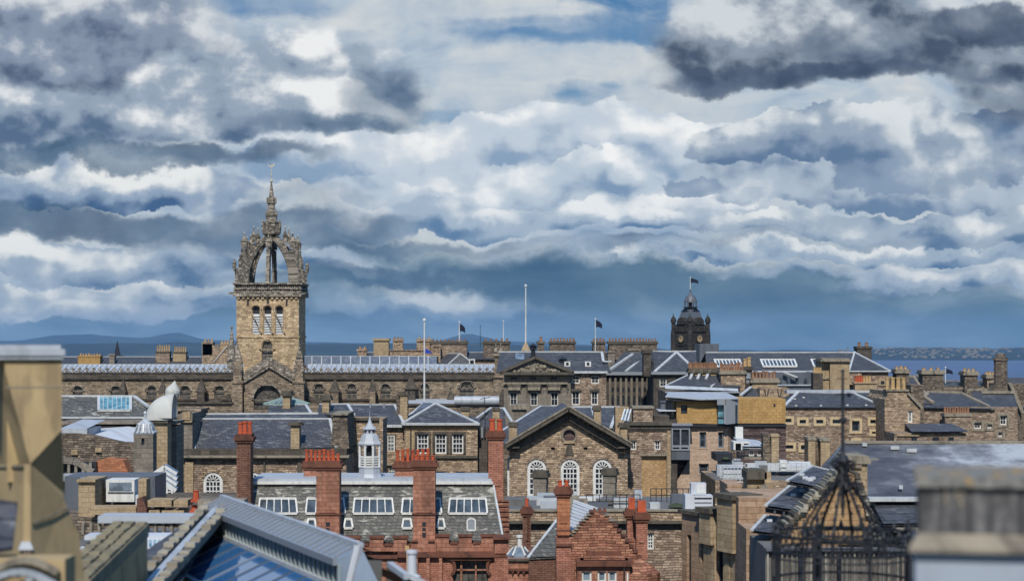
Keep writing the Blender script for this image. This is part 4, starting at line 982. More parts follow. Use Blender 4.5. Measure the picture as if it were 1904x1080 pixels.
    T.roof([(A, B, Cc), (A, Cc, (X(1214, 9), 9, Z(653, 9)), (X(1200), 9, Z(691))), (B, (X(1310), 9, Z(691)), (X(1294, 9), 9, Z(653, 9)), Cc)], 'dark_slate', 'roof', .1,
           [(A, Cc), (B, Cc), ((X(1214, 9), 9, Z(653, 9)), (X(1294, 9), 9, Z(653, 9)))], .45)
pediment_hall()
def gallery_roof():
    T = Thing('long_slate_hall', 'long building under one dark slate roof with glazed rooflights', 'building', 1480, 330)
    X, Z = T.x, T.z
    b = MB(); b.box(X(1318), X(1652), 0, 16, 0, Z(691)); T.part('wall', b, 'brown_rubble')
    A, B, Cc, D, Ee, Ff = (X(1312), -.4, Z(690)), (X(1655), -.4, Z(690)), (X(1589, 8), 8, Z(655, 8)), (X(1312, 8), 8, Z(655, 8)), (X(1655), 16, Z(690)), (X(1312), 16, Z(690))
    T.roof([(A, B, Cc, D), (B, Ee, Cc), (Ee, Ff, D, Cc)], 'dark_slate', 'roof', .12, [(D, Cc), (Cc, B), (A, B)], .4)
    # hip seam seen from the front
    b = MB(); b.bar((X(1578), -.4, Z(690)), (X(1589, 8), 7.8, Z(654, 8)), .3, .2); T.part('flashing', b, 'flashing')
    def slope(px, py):
        t = (690 - py) / 35.0; y = -.4 + 8.4 * t; return (X(px, y), y, Z(py, y))
    for (a, c, n) in ((1330, 1376, 7), (1416, 1478, 9), (1510, 1524, 2)):
        y1, y0 = 670.5, 683
        ps = [slope(a + 3, y0), slope(c + 3, y0), slope(c - 2, y1), slope(a - 2, y1)]
        ps = [(p[0], p[1] - .18, p[2] + .2) for p in ps]
        g = MB(); g.poly(*ps); fr = MB()
        for i in range(4): fr.bar(ps[i], ps[(i + 1) % 4], .32, .3)
        for i in range(1, n): t = i / n; fr.bar(Vector(ps[0]).lerp(Vector(ps[1]), t), Vector(ps[3]).lerp(Vector(ps[2]), t), .2, .2)
        fo = T.part('rooflight', fr, 'white_paint'); g.build('pane', 'skylight_glass', fo)
    rnd = random.Random(2)
    b = MB(); b.box(X(1575), X(1600), -1, 0, Z(715), Z(694)); T.part('pier', b, 'warm_rubble')
    f = MB(); f.box(X(1634), X(1647), -.2, -.003, Z(717), Z(704)); T.part('window', f, 'buff_ashlar'); f = MB(); f.box(X(1637), X(1644), -.25, -.2, Z(714), Z(708)); T.part('window', f, 'window_glass')
    for k in range(6):
        b = MB(); x = X(1586 + k * 5); b.lathe(x, -3, [(.26, Z(712)), (.2, Z(699)), (.26, Z(698.5)), (.26, Z(697.5))], 8); T.part('chimney_pot', b, 'terracotta' if k < 3 else 'buff_pot')
    b = MB(); b.box(X(1582), X(1622), -4, -2, 0, Z(712)); b.box(X(1580), X(1624), -4.2, -1.8, Z(712), Z(709.5)); T.part('chimney', b, 'buff_ashlar')
    b = MB(); b.box(X(1322), X(1360), 20, 30, 0, Z(639, 20)); T.part('plant_room', b, 'dark_lead')
    T.chimney(X(1617), X(1645), 12, 15, Z(700), Z(644), 'dark_ashlar', .15, .4, 2, 'dirty_pot', .7, .3)
gallery_roof()

# ---------------------------------------------------------------- middle distance: right-hand side
def buff_chimney_house():
    T = Thing('chimney_house', 'slate roof with three big buff stacks full of pots, above the yellow penthouse', 'building', 1340, 262)
    X, Z = T.x, T.z
    b = MB(); b.box(X(1238), X(1462), 0, 14, 0, Z(728)); T.part('wall', b, 'old_rubble')
    b = MB(); b.add([(X(1236), -.6, Z(722)), (X(1372), -.6, Z(727)), (X(1372), -.1, Z(722)), (X(1236), -.1, Z(716))], [(0, 1, 2, 3)]); b.box(X(1236), X(1374), -.6, -.1, Z(730), Z(728)); T.part('lead_eaves', b, 'lead')
    A, B, Cc, D = (X(1238), 0, Z(717)), (X(1378), 0, Z(720)), (X(1352, 7), 7, Z(690, 7)), (X(1290, 7), 7, Z(692, 7))
    T.roof([(A, B, Cc, D)], 'dark_slate', 'roof', .1, [(A, D)], .3)
    b = MB(); b.bar((X(1322), -.02, Z(720) + .08), (X(1340, 5), 4.6, Z(703, 5)), .3, .15); T.part('flashing', b, 'flashing')
    c = T.chimney(X(1289), X(1342), 5, 8, Z(720), Z(685.5), 'buff_ashlar', .25, .6, 10, 'dirty_pot', .75, .2, 2, capmat='dark_coping')
    for p in (1295, 1309, 1325):
        b = MB(); b.box(X(p - 3), X(p + 3), 4.3, 5, Z(694), Z(692.5)); b.box(X(p - 3), X(p + 3), 4.2, 5, Z(690.5), Z(689)); b.build('chimney_vent', 'coping', c)
        b = MB(); b.bar((X(p - 2), 4.6, Z(697)), (X(p - 8), 3.0, Z(706)), .35, .3); b.build('flashing', 'flashing', c)
    T.chimney(X(1342), X(1387), 1, 4.5, Z(730), Z(689), 'warm_rubble', .25, .5, 9, 'dirty_pot', 1.0, .19, capmat='coping')
    T.chimney(X(1391), X(1407), 5, 7, Z(720), Z(682), 'dark_ashlar', .2, .5, 2, 'buff_pot', 1.1, .3)
    T.chimney(X(1399), X(1446), 0, 3, Z(730), Z(703), 'buff_ashlar', .3, .6, 7, 'dirty_pot', .9, .2, capmat='coping')
    b = MB(); b.box(X(1406), X(1459), -4, -.5, 0, Z(721)); b.box(X(1408), X(1457), -4, -.5, Z(721), Z(719)); T.part('chimney', b, 'warm_rubble')
    for p in (1418, 1442):
        b = MB(); b.bar((X(p - 4), -4.05, Z(722)), (X(p), -4.05, Z(741)), .18, .05); b.bar((X(p + 4), -4.05, Z(722)), (X(p), -4.05, Z(741)), .18, .05); T.part('flue_scar', b, 'dark_coping')
    T.roof([((X(1371), -4, Z(742)), (X(1406), -4, Z(742)), (X(1406), 0, Z(722)), (X(1385), 0, Z(722)))], 'dark_slate', 'roof', .1, [((X(1371), -4, Z(733)), (X(1397), 0, Z(719)))], .4)
    b = MB(); b.box(X(1389), X(1397), 1, 2, Z(712), Z(694)); b.box(X(1388), X(1398), .8, 2.2, Z(704), Z(702)); T.part('vent_pipe', b, 'zinc')
buff_chimney_house()
def roof_terrace_block():
    T = Thing('roof_terrace', 'grey flat roof with blue railings and white upstands in front of the long slate hall', 'building', 1480, 300)
    X, Z = T.x, T.z
    b = MB(); b.box(X(1400), X(1527), 0, 10, 0, Z(716)); T.part('wall', b, 'dark_lead')
    for p in (1450, 1466, 1482, 1498, 1514):
        b = MB(); b.box(X(p - 3), X(p + 3), -.2, -.003, Z(715), Z(702)); T.part('window', b, 'skylight_glass')
    b = MB(); b.box(X(1410), X(1500), 1, 6, Z(693), Z(690)); T.part('roof_slab', b, 'flashing')
    b = MB(); b.bar((X(1456), -.2, Z(691)), (X(1482), -.5, Z(701)), .5, .25); T.part('gutter', b, 'flashing')
    b = MB(); b.box(X(1440), X(1527), -.3, .5, Z(717), Z(714.5)); T.part('coping', b, 'lead')
    b = MB(); b.box(X(1420), X(1520), .6, 9, Z(716), Z(692)); T.part('upper_wall', b, 'dark_lead')
roof_terrace_block()
def big_buff_stack():
    T = Thing('chimney_stack', 'tall square buff stone chimney stack in front of the long slate hall', 'chimney', 1551, 288)
    X, Z = T.x, T.z
    b = MB(); b.box(X(1526), X(1541), -.3, 5, 0, Z(672)); b.box(X(1541), X(1577), -1.2, 5, 0, Z(672)); T.part('shaft', b, 'buff_ashlar')
    b = MB(); b.box(X(1523), X(1579), -1.6, 5.4, Z(672), Z(668.5)); b.box(X(1526), X(1577), -1.2, 5, Z(668.5), Z(666)); T.part('cap', b, 'coping')
    b = MB(); b.box(X(1524), X(1542), -.5, -.29, Z(705), Z(702)); T.part('band', b, 'coping')
    for k in range(3):
        b = MB(); b.lathe(X(1513 + k * 5), -1, [(.25, Z(693)), (.22, Z(683)), (.27, Z(682))], 8); T.part('chimney_pot', b, 'buff_pot')
    b = MB(); b.box(X(1508), X(1526), -2, 0, 0, Z(693)); T.part('low_stack', b, 'dark_ashlar')
big_buff_stack()
def penthouse_block():
    T = Thing('modern_block', 'modern block with a yellow stone penthouse over pale pink stone, in the middle right', 'building', 1360, 230)
    X, Z = T.x, T.z
    # penthouse
    b = MB(); b.facade([(X(1258), Z(786)), (X(1334), Z(788)), (X(1334), Z(745)), (X(1260), Z(745)), (X(1258), Z(748))], [rect(X(1266), X(1278), Z(769), Z(753))], 0, 9, .4); T.part('wall', b, 'yellow_ashlar')
    T.window(X(1272), Z(769), T.m(12), T.m(16), .3, 1, 2, .1, 'dark_paint')
    b = MB(); b.box(X(1372), X(1460), -.4, 9, Z(786.5), Z(741)); T.part('wall', b, 'yellow_ashlar')
    b = MB(); b.box(X(1437.5), X(1441), -.42, -.38, Z(756), Z(750.5)); T.part('vent_hole', b, 'dark_paint')
    b = MB(); b.box(X(1331.5), X(1346), -1.2, 3, Z(752), Z(741)); b.box(X(1344), X(1348), -1.2, 3, Z(787), Z(752)); b.add([(X(1348), -1.2, Z(788)), (X(1372), -.5, Z(786)), (X(1372), -.5, Z(741)), (X(1348), -1.2, Z(741))], [(0, 1, 2, 3)]); b.box(X(1346), X(1372), -.45, 3, Z(743), Z(741)); T.part('stair_bay', b, 'zinc')
    b = MB(); b.box(X(1333), X(1344), -.6, -.4, Z(787), Z(752)); wo = T.part('bay_window', b, 'teal_glass')
    b = MB(); b.box(X(1333), X(1344.5), -.7, -.601, Z(777), Z(775)); b.box(X(1333), X(1344.5), -.7, -.601, Z(763), Z(762)); b.box(X(1333), X(1334), -.7, -.601, Z(787), Z(752)); b.build('frame', 'dark_paint', wo)
    b = MB(); b.box(X(1366), X(1370), -.75, -.5, Z(786), Z(752)); T.part('slit_window', b, 'window_glass')
    b = MB(); b.add([(X(1236), -.9, Z(736)), (X(1300), -1.1, Z(741)), (X(1371), -1.0, Z(739)), (X(1362), 6, Z(730, 6)), (X(1250), 6, Z(729, 6)),
                     (X(1236), -.9, Z(737.5)), (X(1300), -1.1, Z(743)), (X(1371), -1.0, Z(741)), (X(1362), 6, Z(732, 6)), (X(1250), 6, Z(731, 6))],
                    [(0, 1, 2, 3, 4), (5, 6, 7, 8, 9), (0, 1, 6, 5), (1, 2, 7, 6), (2, 3, 8, 7), (4, 0, 5, 9)]); T.part('roof_canopy', b, 'lead')
    b = MB(); b.box(X(1250), X(1333), -.8, 8, Z(745), Z(741.2)); T.part('roof_edge', b, 'dark_paint')
    # pink stone storeys, left edge cut along the cast shadow's diagonal
    hol = [rect(X(1301), X(1313.5), Z(832), Z(803)), rect(X(1335.5), X(1346), Z(832), Z(803)), rect(X(1300), X(1318), Z(881), Z(862))]
    b = MB(); b.facade([(X(1258), 0), (X(1354), 0), (X(1354), Z(793)), (X(1281.5), Z(793)), (X(1281.5), Z(855)), (X(1258), Z(897))], hol, .3, 9, .35); T.part('wall', b, 'pink_ashlar')
    for q in hol:
        T.window((q[0][0] + q[1][0]) / 2, q[0][1], q[1][0] - q[0][0], q[2][1] - q[0][1], .55, 1, 2, .14, 'grey_paint')
        f = MB(); f.ring(rect(q[0][0] - .16, q[1][0] + .16, q[0][1] - .16, q[2][1] + .16), rect(q[0][0] - .004, q[1][0] + .004, q[0][1] - .004, q[2][1] + .004), .24, .302); T.part('surround', f, 'pink_ashlar')
    b = MB(); b.box(X(1333.2), X(1334.2), .22, .303, 20, Z(793)); T.part('joint', b, 'dark_coping')
    b = MB(); b.add([(X(1354), .3, 0), (X(1376), 2.2, 0), (X(1376), 2.2, Z(793)), (X(1354), .3, Z(793))], [(0, 1, 2, 3)]); T.part('splayed_wall', b, 'pink_ashlar')
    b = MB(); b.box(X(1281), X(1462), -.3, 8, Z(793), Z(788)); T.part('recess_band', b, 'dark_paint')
    b = MB(); b.box(X(1374), X(1461), -.1, 9, 0, Z(789)); T.part('dark_brown_wall', b, 'purple_rubble')  # dark brown is this wall's own colour
    b = MB(); b.box(X(1247), X(1284), .8, 8, 0, Z(795)); T.part('painted_shadow_wall', b, 'purple_rubble')  # dark stone stands in for the shadow cast below the oriel
    # zinc oriel
    b = MB(); b.facade(rect(X(1246.5), X(1281), Z(836), Z(790)), [rect(X(1249), X(1262), Z(826), Z(797)), rect(X(1264.5), X(1278.5), Z(826), Z(797)), rect(X(1249), X(1261), Z(833), Z(830)), rect(X(1264.5), X(1277), Z(833), Z(830))], -1.6, .8, .3); oo = T.part('oriel', b, 'zinc')
    b = MB(); b.box(X(1249), X(1278.5), -1.35, -1.3, Z(833), Z(797)); b.build('pane', 'window_glass', oo)
    b = MB(); b.box(X(1246.5), X(1281), -1.5, .8, Z(853), Z(836)); b.build('apron', 'dark_lead', oo)
    b = MB(); b.box(X(1244), X(1285), -1.9, 1, Z(790), Z(786)); b.build('oriel_roof', 'zinc', oo)
    # parapet clutter beside the penthouse
    for p, q in ((1234, 757), (1246, 757)):
        b = MB(); b.box(X(p - 4), X(p + 4), 1, 3, Z(777), Z(q - 12)); b.box(X(p - 5), X(p + 5), .8, 3.2, Z(748), Z(745)); T.part('roof_vent', b, 'dark_lead')
    b = MB(); b.box(X(1224), X(1256), -.5, 4, Z(764), Z(762)); T.part('walkway', b, 'pale_roof')
    b = MB(); b.box(X(1216), X(1258), -1, 6, 0, Z(779)); T.part('low_wall', b, 'dark_ashlar')
    b = MB(); b.lathe(X(1386), 1.3, [(.02, Z(797)), (.3, Z(795.5)), (.36, Z(794)), (.02, Z(792))], 8); T.part('lamp', b, 'white_paint')
penthouse_block()
def surround(T, x0, x1, z0, z1, y, mat='buff_ashlar', w=.3, e=.1):
    f = MB(); f.ring(rect(x0 - w, x1 + w, z0 - w, z1 + w), rect(x0 + .004, x1 - .004, z0 + .004, z1 - .004), y - e, y + .05); return T.part('surround', f, mat)
def rubble_range():
    T = Thing('rubble_range', 'brown rubble range with pale-framed square windows, right of the yellow penthouse', 'building', 1560, 246)
    X, Z = T.x, T.z
    wins = [(1466, 785, 778, 11), (1492.5, 787, 780, 12), (1524, 787, 780, 13), (1555, 787, 780, 14), (1591, 801, 782, 14), (1624, 787, 780, 12), (1592, 826, 819, 10), (1468, 834, 827, 14), (1495, 836, 827, 12), (1626, 806, 802, 10)]
    hol = [rect(X(p) - T.m(w) / 2, X(p) + T.m(w) / 2, Z(b), Z(t)) for p, b, t, w in wins]
    b = MB(); b.facade(rect(X(1459), X(1643), 0, Z(757)), hol, 0, 12, .4); T.part('wall', b, 'brown_rubble')
    for (p, bb, t, w), q in zip(wins, hol):
        T.window(X(p), Z(bb), T.m(w), Z(t) - Z(bb), .3, 1, 1, .08, 'grey_paint'); surround(T, q[0][0], q[1][0], q[0][1], q[2][1], 0, 'pale_buff', .32)
    A, B, Cc, D = (X(1456), -.3, Z(757)), (X(1645), -.3, Z(757)), (X(1584, 6), 6, Z(730, 6)), (X(1486, 6), 6, Z(727, 6))
    T.roof([(A, B, Cc, D), (B, (X(1645), 12, Z(757)), Cc), (A, D, (X(1430), 6, Z(757)))], 'dark_slate', 'roof', .1, [(A, D)], .45)
    b = MB(); b.bar(B, Cc, .45, .22); T.part('flashing', b, 'flashing')
    b = MB(); b.box(X(1462, 6), X(1590, 6), 5.5, 7.5, Z(731, 6), Z(725, 6)); T.part('lead_ridge', b, 'lead')
    T.roof([((X(1590), 4, Z(750)), (X(1650), 4, Z(750)), (X(1645), 9, Z(729, 9)), (X(1575), 9, Z(729, 9)))], 'dark_slate', 'roof', .1, [((X(1575), 9, Z(728, 9)), (X(1645), 9, Z(728, 9)))], .5)
    b = MB(); b.box(X(1642.5), X(1645), -.5, -.003, 20, Z(758)); T.part('downpipe', b, 'iron')
    for k, (p, q) in enumerate(((1484, 742), (1502, 739), (1481, 754), (1527, 754), (1577, 753), (1612, 753))):
        b = MB(); t = (757 - q) / 28; b.box(X(p - 2), X(p + 2), 6 * t - .4, 6 * t, Z(q + 1.4, 6 * t), Z(q - 1.4, 6 * t)); T.part('roof_vent', b, 'white_paint')
    for p, w in ((1492, 10), (1512, 14), (1534, 16)):
        pass
rubble_range()
def pavilion_terrace():
    T = Thing('roof_terrace', 'flat roof crowded with white railings, plant boxes and a small white-windowed pavilion', 'building', 1420, 205)
    X, Z = T.x, T.z
    b = MB(); b.box(X(1330), X(1560), 0, 16, 0, Z(893)); T.part('wall', b, 'warm_rubble')
    # pavilion with a lead pyramid roof
    b = MB(); b.facade(rect(X(1388), X(1420), Z(850), Z(832)), [rect(X(1392), X(1403), Z(848), Z(835)), rect(X(1408), X(1418), Z(848), Z(835))], 12, 15, .2); po = T.part('pavilion', b, 'white_paint')
    for p in (1397.5, 1413): T.window(X(p, 12), Z(847.5, 12), T.m(10), T.m(12), 12.1, 3, 1, .1, parent=po)
    T.roof([((X(1381, 12), 11.5, Z(829, 12)), (X(1424, 12), 11.5, Z(829, 12)), (X(1412, 13), 13.5, Z(819, 13))), ((X(1381, 12), 11.5, Z(829, 12)), (X(1412, 13), 13.5, Z(819, 13)), (X(1395), 16, Z(826))), ((X(1424, 12), 11.5, Z(829, 12)), (X(1428), 16, Z(826)), (X(1412, 13), 13.5, Z(819, 13)))], 'lead', 'pavilion_roof', .25)
    b = MB(); b.box(X(1398), X(1413), 15, 16, Z(828), Z(805)); b.build('plant_box', 'white_paint', po)
    b = MB(); b.box(X(1380, 11), X(1424, 11), 10.6, 16, Z(853, 11), Z(850, 11)); b.build('pavilion_floor', 'coping', po)
    T.chimney(X(1420, 9), X(1434, 9), 9.5, 11, Z(880), Z(806, 10), 'old_rubble', .06, .3); T.chimney(X(1434, 9), X(1448, 9), 8.8, 11, Z(880), Z(806, 10), 'buff_ashlar', .1, .3)  # one stack: darker left half puts its face's shade into the colour
    for i, (p0, p1, zt) in enumerate(((1503, 1516, 813), (1526, 1543, 815))): T.chimney(X(p0, 14), X(p1, 14), 14, 17, Z(890), Z(zt, 14), 'buff_ashlar', .12, .3, capmat='coping')
    b = MB(); b.box(X(1516, 15), X(1526, 15), 15.5, 17, Z(890), Z(820, 15)); T.part('chimney_link', b, 'old_rubble')  # darker stone stands in for the shade between the two stacks
    # railings
    for (p0, p1, y, zb, zt, mat, n) in ((1360, 1384, 10, 850, 838, 'iron', 5), (1339, 1385, 3, 888, 866, 'flashing', 7), (1385, 1500, 6, 876, 862, 'flashing', 12), (1345, 1392, 0, 897, 884, 'flashing', 6)):
        for k in range(n + 1):
            p = p0 + (p1 - p0) * k / n; b = MB(); b.box(X(p, y) - .04, X(p, y) + .04, y - .04, y + .04, Z(zb, y), Z(zt, y)); T.part('rail_post', b, mat)
        for f in (0, .5, 1):
            q = zb + (zt - zb) * f - 1; b = MB(); b.box(X(p0, y), X(p1, y), y - .05, y + .05, Z(q, y) - .05, Z(q, y) + .05); T.part('rail', b, mat)
    rnd = random.Random(9)
    for k in range(16):
        p = rnd.uniform(1345, 1530); y = rnd.uniform(1, 11); q = 893 - 3.0 * y; w = rnd.uniform(.3, 1.3); h = rnd.uniform(.25, .9)
        b = MB(); b.box(X(p) - w, X(p) + w, y, y + rnd.uniform(.5, 1.2), Z(q, y) - .6, Z(q, y) + h); T.part('roof_plant', b, rnd.choice(['pale_roof', 'flashing', 'white_paint', 'lead', 'felt']))
    b = MB(); b.box(X(1332), X(1560), .5, 12, Z(893), Z(893) + .05); T.part('flat_roof', b, 'felt')
    b = MB(); b.box(X(1449, 7), X(1462, 7), 6.5, 8, Z(875, 7), Z(855, 7)); T.part('plant_box', b, 'white_paint')
    b = MB(); b.box(X(1390, 7), X(1450, 7), 7.2, 8, Z(874, 7), Z(862, 7)); T.part('screen', b, 'pale_roof')
    b = MB(); b.box(X(1462, 7), X(1510, 7), 7.2, 9, Z(874, 7), Z(864, 7)); T.part('screen', b, 'pale_roof')
    b = MB(); b.box(X(1340, 4), X(1372, 4), 9, 14, Z(866), Z(852)); T.part('roof_store', b, 'dark_paint')
    b = MB(); b.lathe(X(1357, 5), 8.8, [(.1, Z(864)), (.5, Z(862)), (.3, Z(859)), (.05, Z(858))], 7); T.part('potted_plant', b, 'plant')
pavilion_terrace()

def far_right():
    specs = [
        # name-label, px centre, d, walls (px0, px1, top), roof (x0,x1,ytop,yeave, il, ir), chimneys [(x0,x1,top,mat,pots)]
        ('tenement with a dark square stack, right of the long slate hall', 1690, 330, (1652, 1716, 730), (1650, 1720, 700, 732, 0, 8), [(1664, 1687, 686, 'old_rubble', 0)], 'old_rubble'),
        ('tenement with a broad dark stack of two flues against the firth', 1745, 345, (1700, 1790, 724), (1690, 1726, 698, 728, 0, 6), [(1712, 1751, 688, 'old_rubble', 0)], 'old_rubble'),
        ('low tenement with pale skews, left of the tall round stack', 1805, 350, (1752, 1850, 718), (1756, 1850, 708, 722, 4, 4), [(1790, 1814, 690, 'old_rubble', 0), (1832, 1850, 696, 'warm_rubble', 0)], 'old_rubble'),
    ]
    for lab, px, d, (wa, wb, wt), (ra, rb, rt, re, il, ir), chs, mat in specs:
        T = Thing('tenement', lab, 'building', px, d); X, Z = T.x, T.z
        b = MB(); b.box(X(wa), X(wb), 0, 12, 0, Z(wt)); T.part('wall', b, mat)
        T.hip(X(ra), X(rb), -.4, 12, Z(re), Z(rt, 6), T.m(il), T.m(ir), 'dark_slate', .4, lmat='coping')
        for c0, c1, ct, cm, n in chs: T.chimney(X(c0), X(c1), -1.5, 2, 5, Z(ct), cm, .3, .7, max(n, 3), 'buff_pot', .5, .3, capmat='coping')
    T = Thing('tenement', 'dark gable carrying a tall round stack against the water', 'building', 1868, 300); X, Z = T.x, T.z
    b = MB(); b.prism([(X(1836), 0), (X(1904), 0), (X(1898), Z(760)), (X(1880), Z(716)), (X(1850), Z(716)), (X(1836), Z(745))], 0, 3); T.part('gable', b, 'old_rubble')
    b = MB(); b.lathe(X(1865), 1.5, [(1.25, Z(730)), (1.1, Z(722)), (1.05, Z(672)), (1.2, Z(670)), (1.2, Z(665)), (.8, Z(664)), (.75, Z(658)), (.5, Z(657))], 10); T.part('chimney', b, 'old_rubble')
    T.roof([((X(1822), 3, Z(755)), (X(1880), 3, Z(755)), (X(1868), 8, Z(728)), (X(1828), 8, Z(728)))], 'dark_slate', 'roof', .1, [((X(1820), 8, Z(727)), (X(1868), 8, Z(727)))], .6, 'coping')
    b = MB(); b.bar((X(1876), -.2, Z(712)), (X(1900), -.2, Z(768)), 1.2, .5); T.part('skew', b, 'coping')
    b = MB(); b.box(X(1880), X(1990), 3, 14, 0, Z(715)); T.part('wall', b, 'old_rubble')
    T.roof([((X(1880), 2.6, Z(760)), (X(1990), 2.6, Z(760)), (X(1990), 9, Z(704)), (X(1875), 9, Z(704)))], 'dark_slate', 'roof', .1)
    # hipped slate roof over rubble
    T = Thing('tenement', 'rubble tenement with a hipped roof and a row of red chimney pots', 'building', 1770, 262); X, Z = T.x, T.z
    wins = [(1818, 797, 785, 14), (1866, 790, 772, 13), (1860, 812, 803, 8), (1775, 785, 777, 10), (1840, 796, 788, 9)]
    hol = [rect(X(p) - T.m(w) / 2, X(p) + T.m(w) / 2, Z(bb), Z(t)) for p, bb, t, w in wins]
    b = MB(); b.facade(rect(X(1714), X(1892), 0, Z(756)), hol, 0, 12, .4); T.part('wall', b, 'brown_rubble')
    for p, bb, t, w in wins: T.window(X(p), Z(bb), T.m(w), Z(t) - Z(bb), .3, 2, 2, .16)
    for p, bb, t, w in wins: surround(T, X(p) - T.m(w) / 2, X(p) + T.m(w) / 2, Z(bb), Z(t), 0, 'coping', .3)
    A, B, Cc, D = (X(1700), -.4, Z(757)), (X(1846), -.4, Z(760)), (X(1786, 6), 6, Z(730, 6)), (X(1728, 6), 6, Z(728, 6))
    T.roof([(A, B, Cc, D), (B, (X(1846), 12, Z(758)), Cc), (A, D, (X(1700), 12, Z(757)))], 'dark_slate', 'roof', .1, [(A, D), (D, Cc), (Cc, B)], .6, 'coping')
    T.roof([((X(1826), 0, Z(756)), (X(1892), 0, Z(756)), (X(1886, 6), 6, Z(732, 6)), (X(1826, 6), 6, Z(732, 6)))], 'dark_slate', 'roof', .1, [((X(1824, 6), 6, Z(729, 6)), (X(1890, 6), 6, Z(729, 6)))], .7, 'coping')
    T.chimney(X(1748), X(1796), -3, -1, 0, Z(767), 'brown_rubble', .15, .4, 10, 'dirty_pot', .85, .17, capmat='coping')
    # buff gable
    T = Thing('buff_gable_house', 'buff stone gable with a shouldered stack, right of the rubble range', 'house', 1680, 240); X, Z = T.x, T.z
    hol = [rect(X(1688), X(1697), Z(785), Z(764)), rect(X(1702), X(1709), Z(784), Z(766))]
    b = MB(); b.facade([(X(1645), 0), (X(1711), 0), (X(1711), Z(756)), (X(1688), Z(732)), (X(1688), Z(727)), (X(1650), Z(727)), (X(1650), Z(735)), (X(1645), Z(742))], hol[:1], 0, 12, .3); T.part('gable', b, 'warm_rubble')
    T.window(X(1692.5), Z(785), T.m(9), T.m(21), .2, 2, 2, .18)
    b = MB(); b.box(X(1647), X(1690), -.2, 2, Z(727), Z(724)); b.bar((X(1688), -.1, Z(731)), (X(1714), -.1, Z(758)), .5, .3); T.part('coping', b, 'coping')
    for k in range(4): T.pot(X(1653 + 10 * k), 1, Z(724), 1.5, .28, 'buff_pot', T.o)
    b = MB(); b.box(X(1700), X(1724), 2, 8, 0, Z(716)); T.part('rear_stack', b, 'old_rubble')
    T.roof([((X(1700), 3, Z(752)), (X(1745), 3, Z(752)), (X(1722), 8, Z(728)), (X(1690), 8, Z(728)))], 'dark_slate', 'roof', .1, [((X(1722), 8, Z(726)), (X(1745), 3, Z(750)))], .5, 'coping')
    b = MB(); b.box(X(1645), X(1775), -6, -.01, 0, Z(801)); T.part('lean_to', b, 'brown_rubble')
    T.roof([((X(1675), -6.5, Z(798)), (X(1778), -6.5, Z(797)), (X(1770), 0, Z(787)), (X(1682), 0, Z(787)))], 'near_slate', 'lean_to_roof', .1)
    b = MB(); b.box(X(1650), X(1690), -6.2, -6.003, Z(806), Z(801)); T.part('lintel', b, 'buff_ashlar')
    for p, w in ((1681, 10), (1720, 12), (1748, 10)):
        b = MB(); b.box(X(p - w / 2), X(p + w / 2), -6.1, -6.004, Z(822), Z(808)); T.part('window', b, 'window_glass')
    pole('thin pole with a small dark flag seen against the water', 1758, 684, 712, 352, .1, 'white_paint', flag=(1.2, .9, 2.6, 'flag_dark'))
far_right()

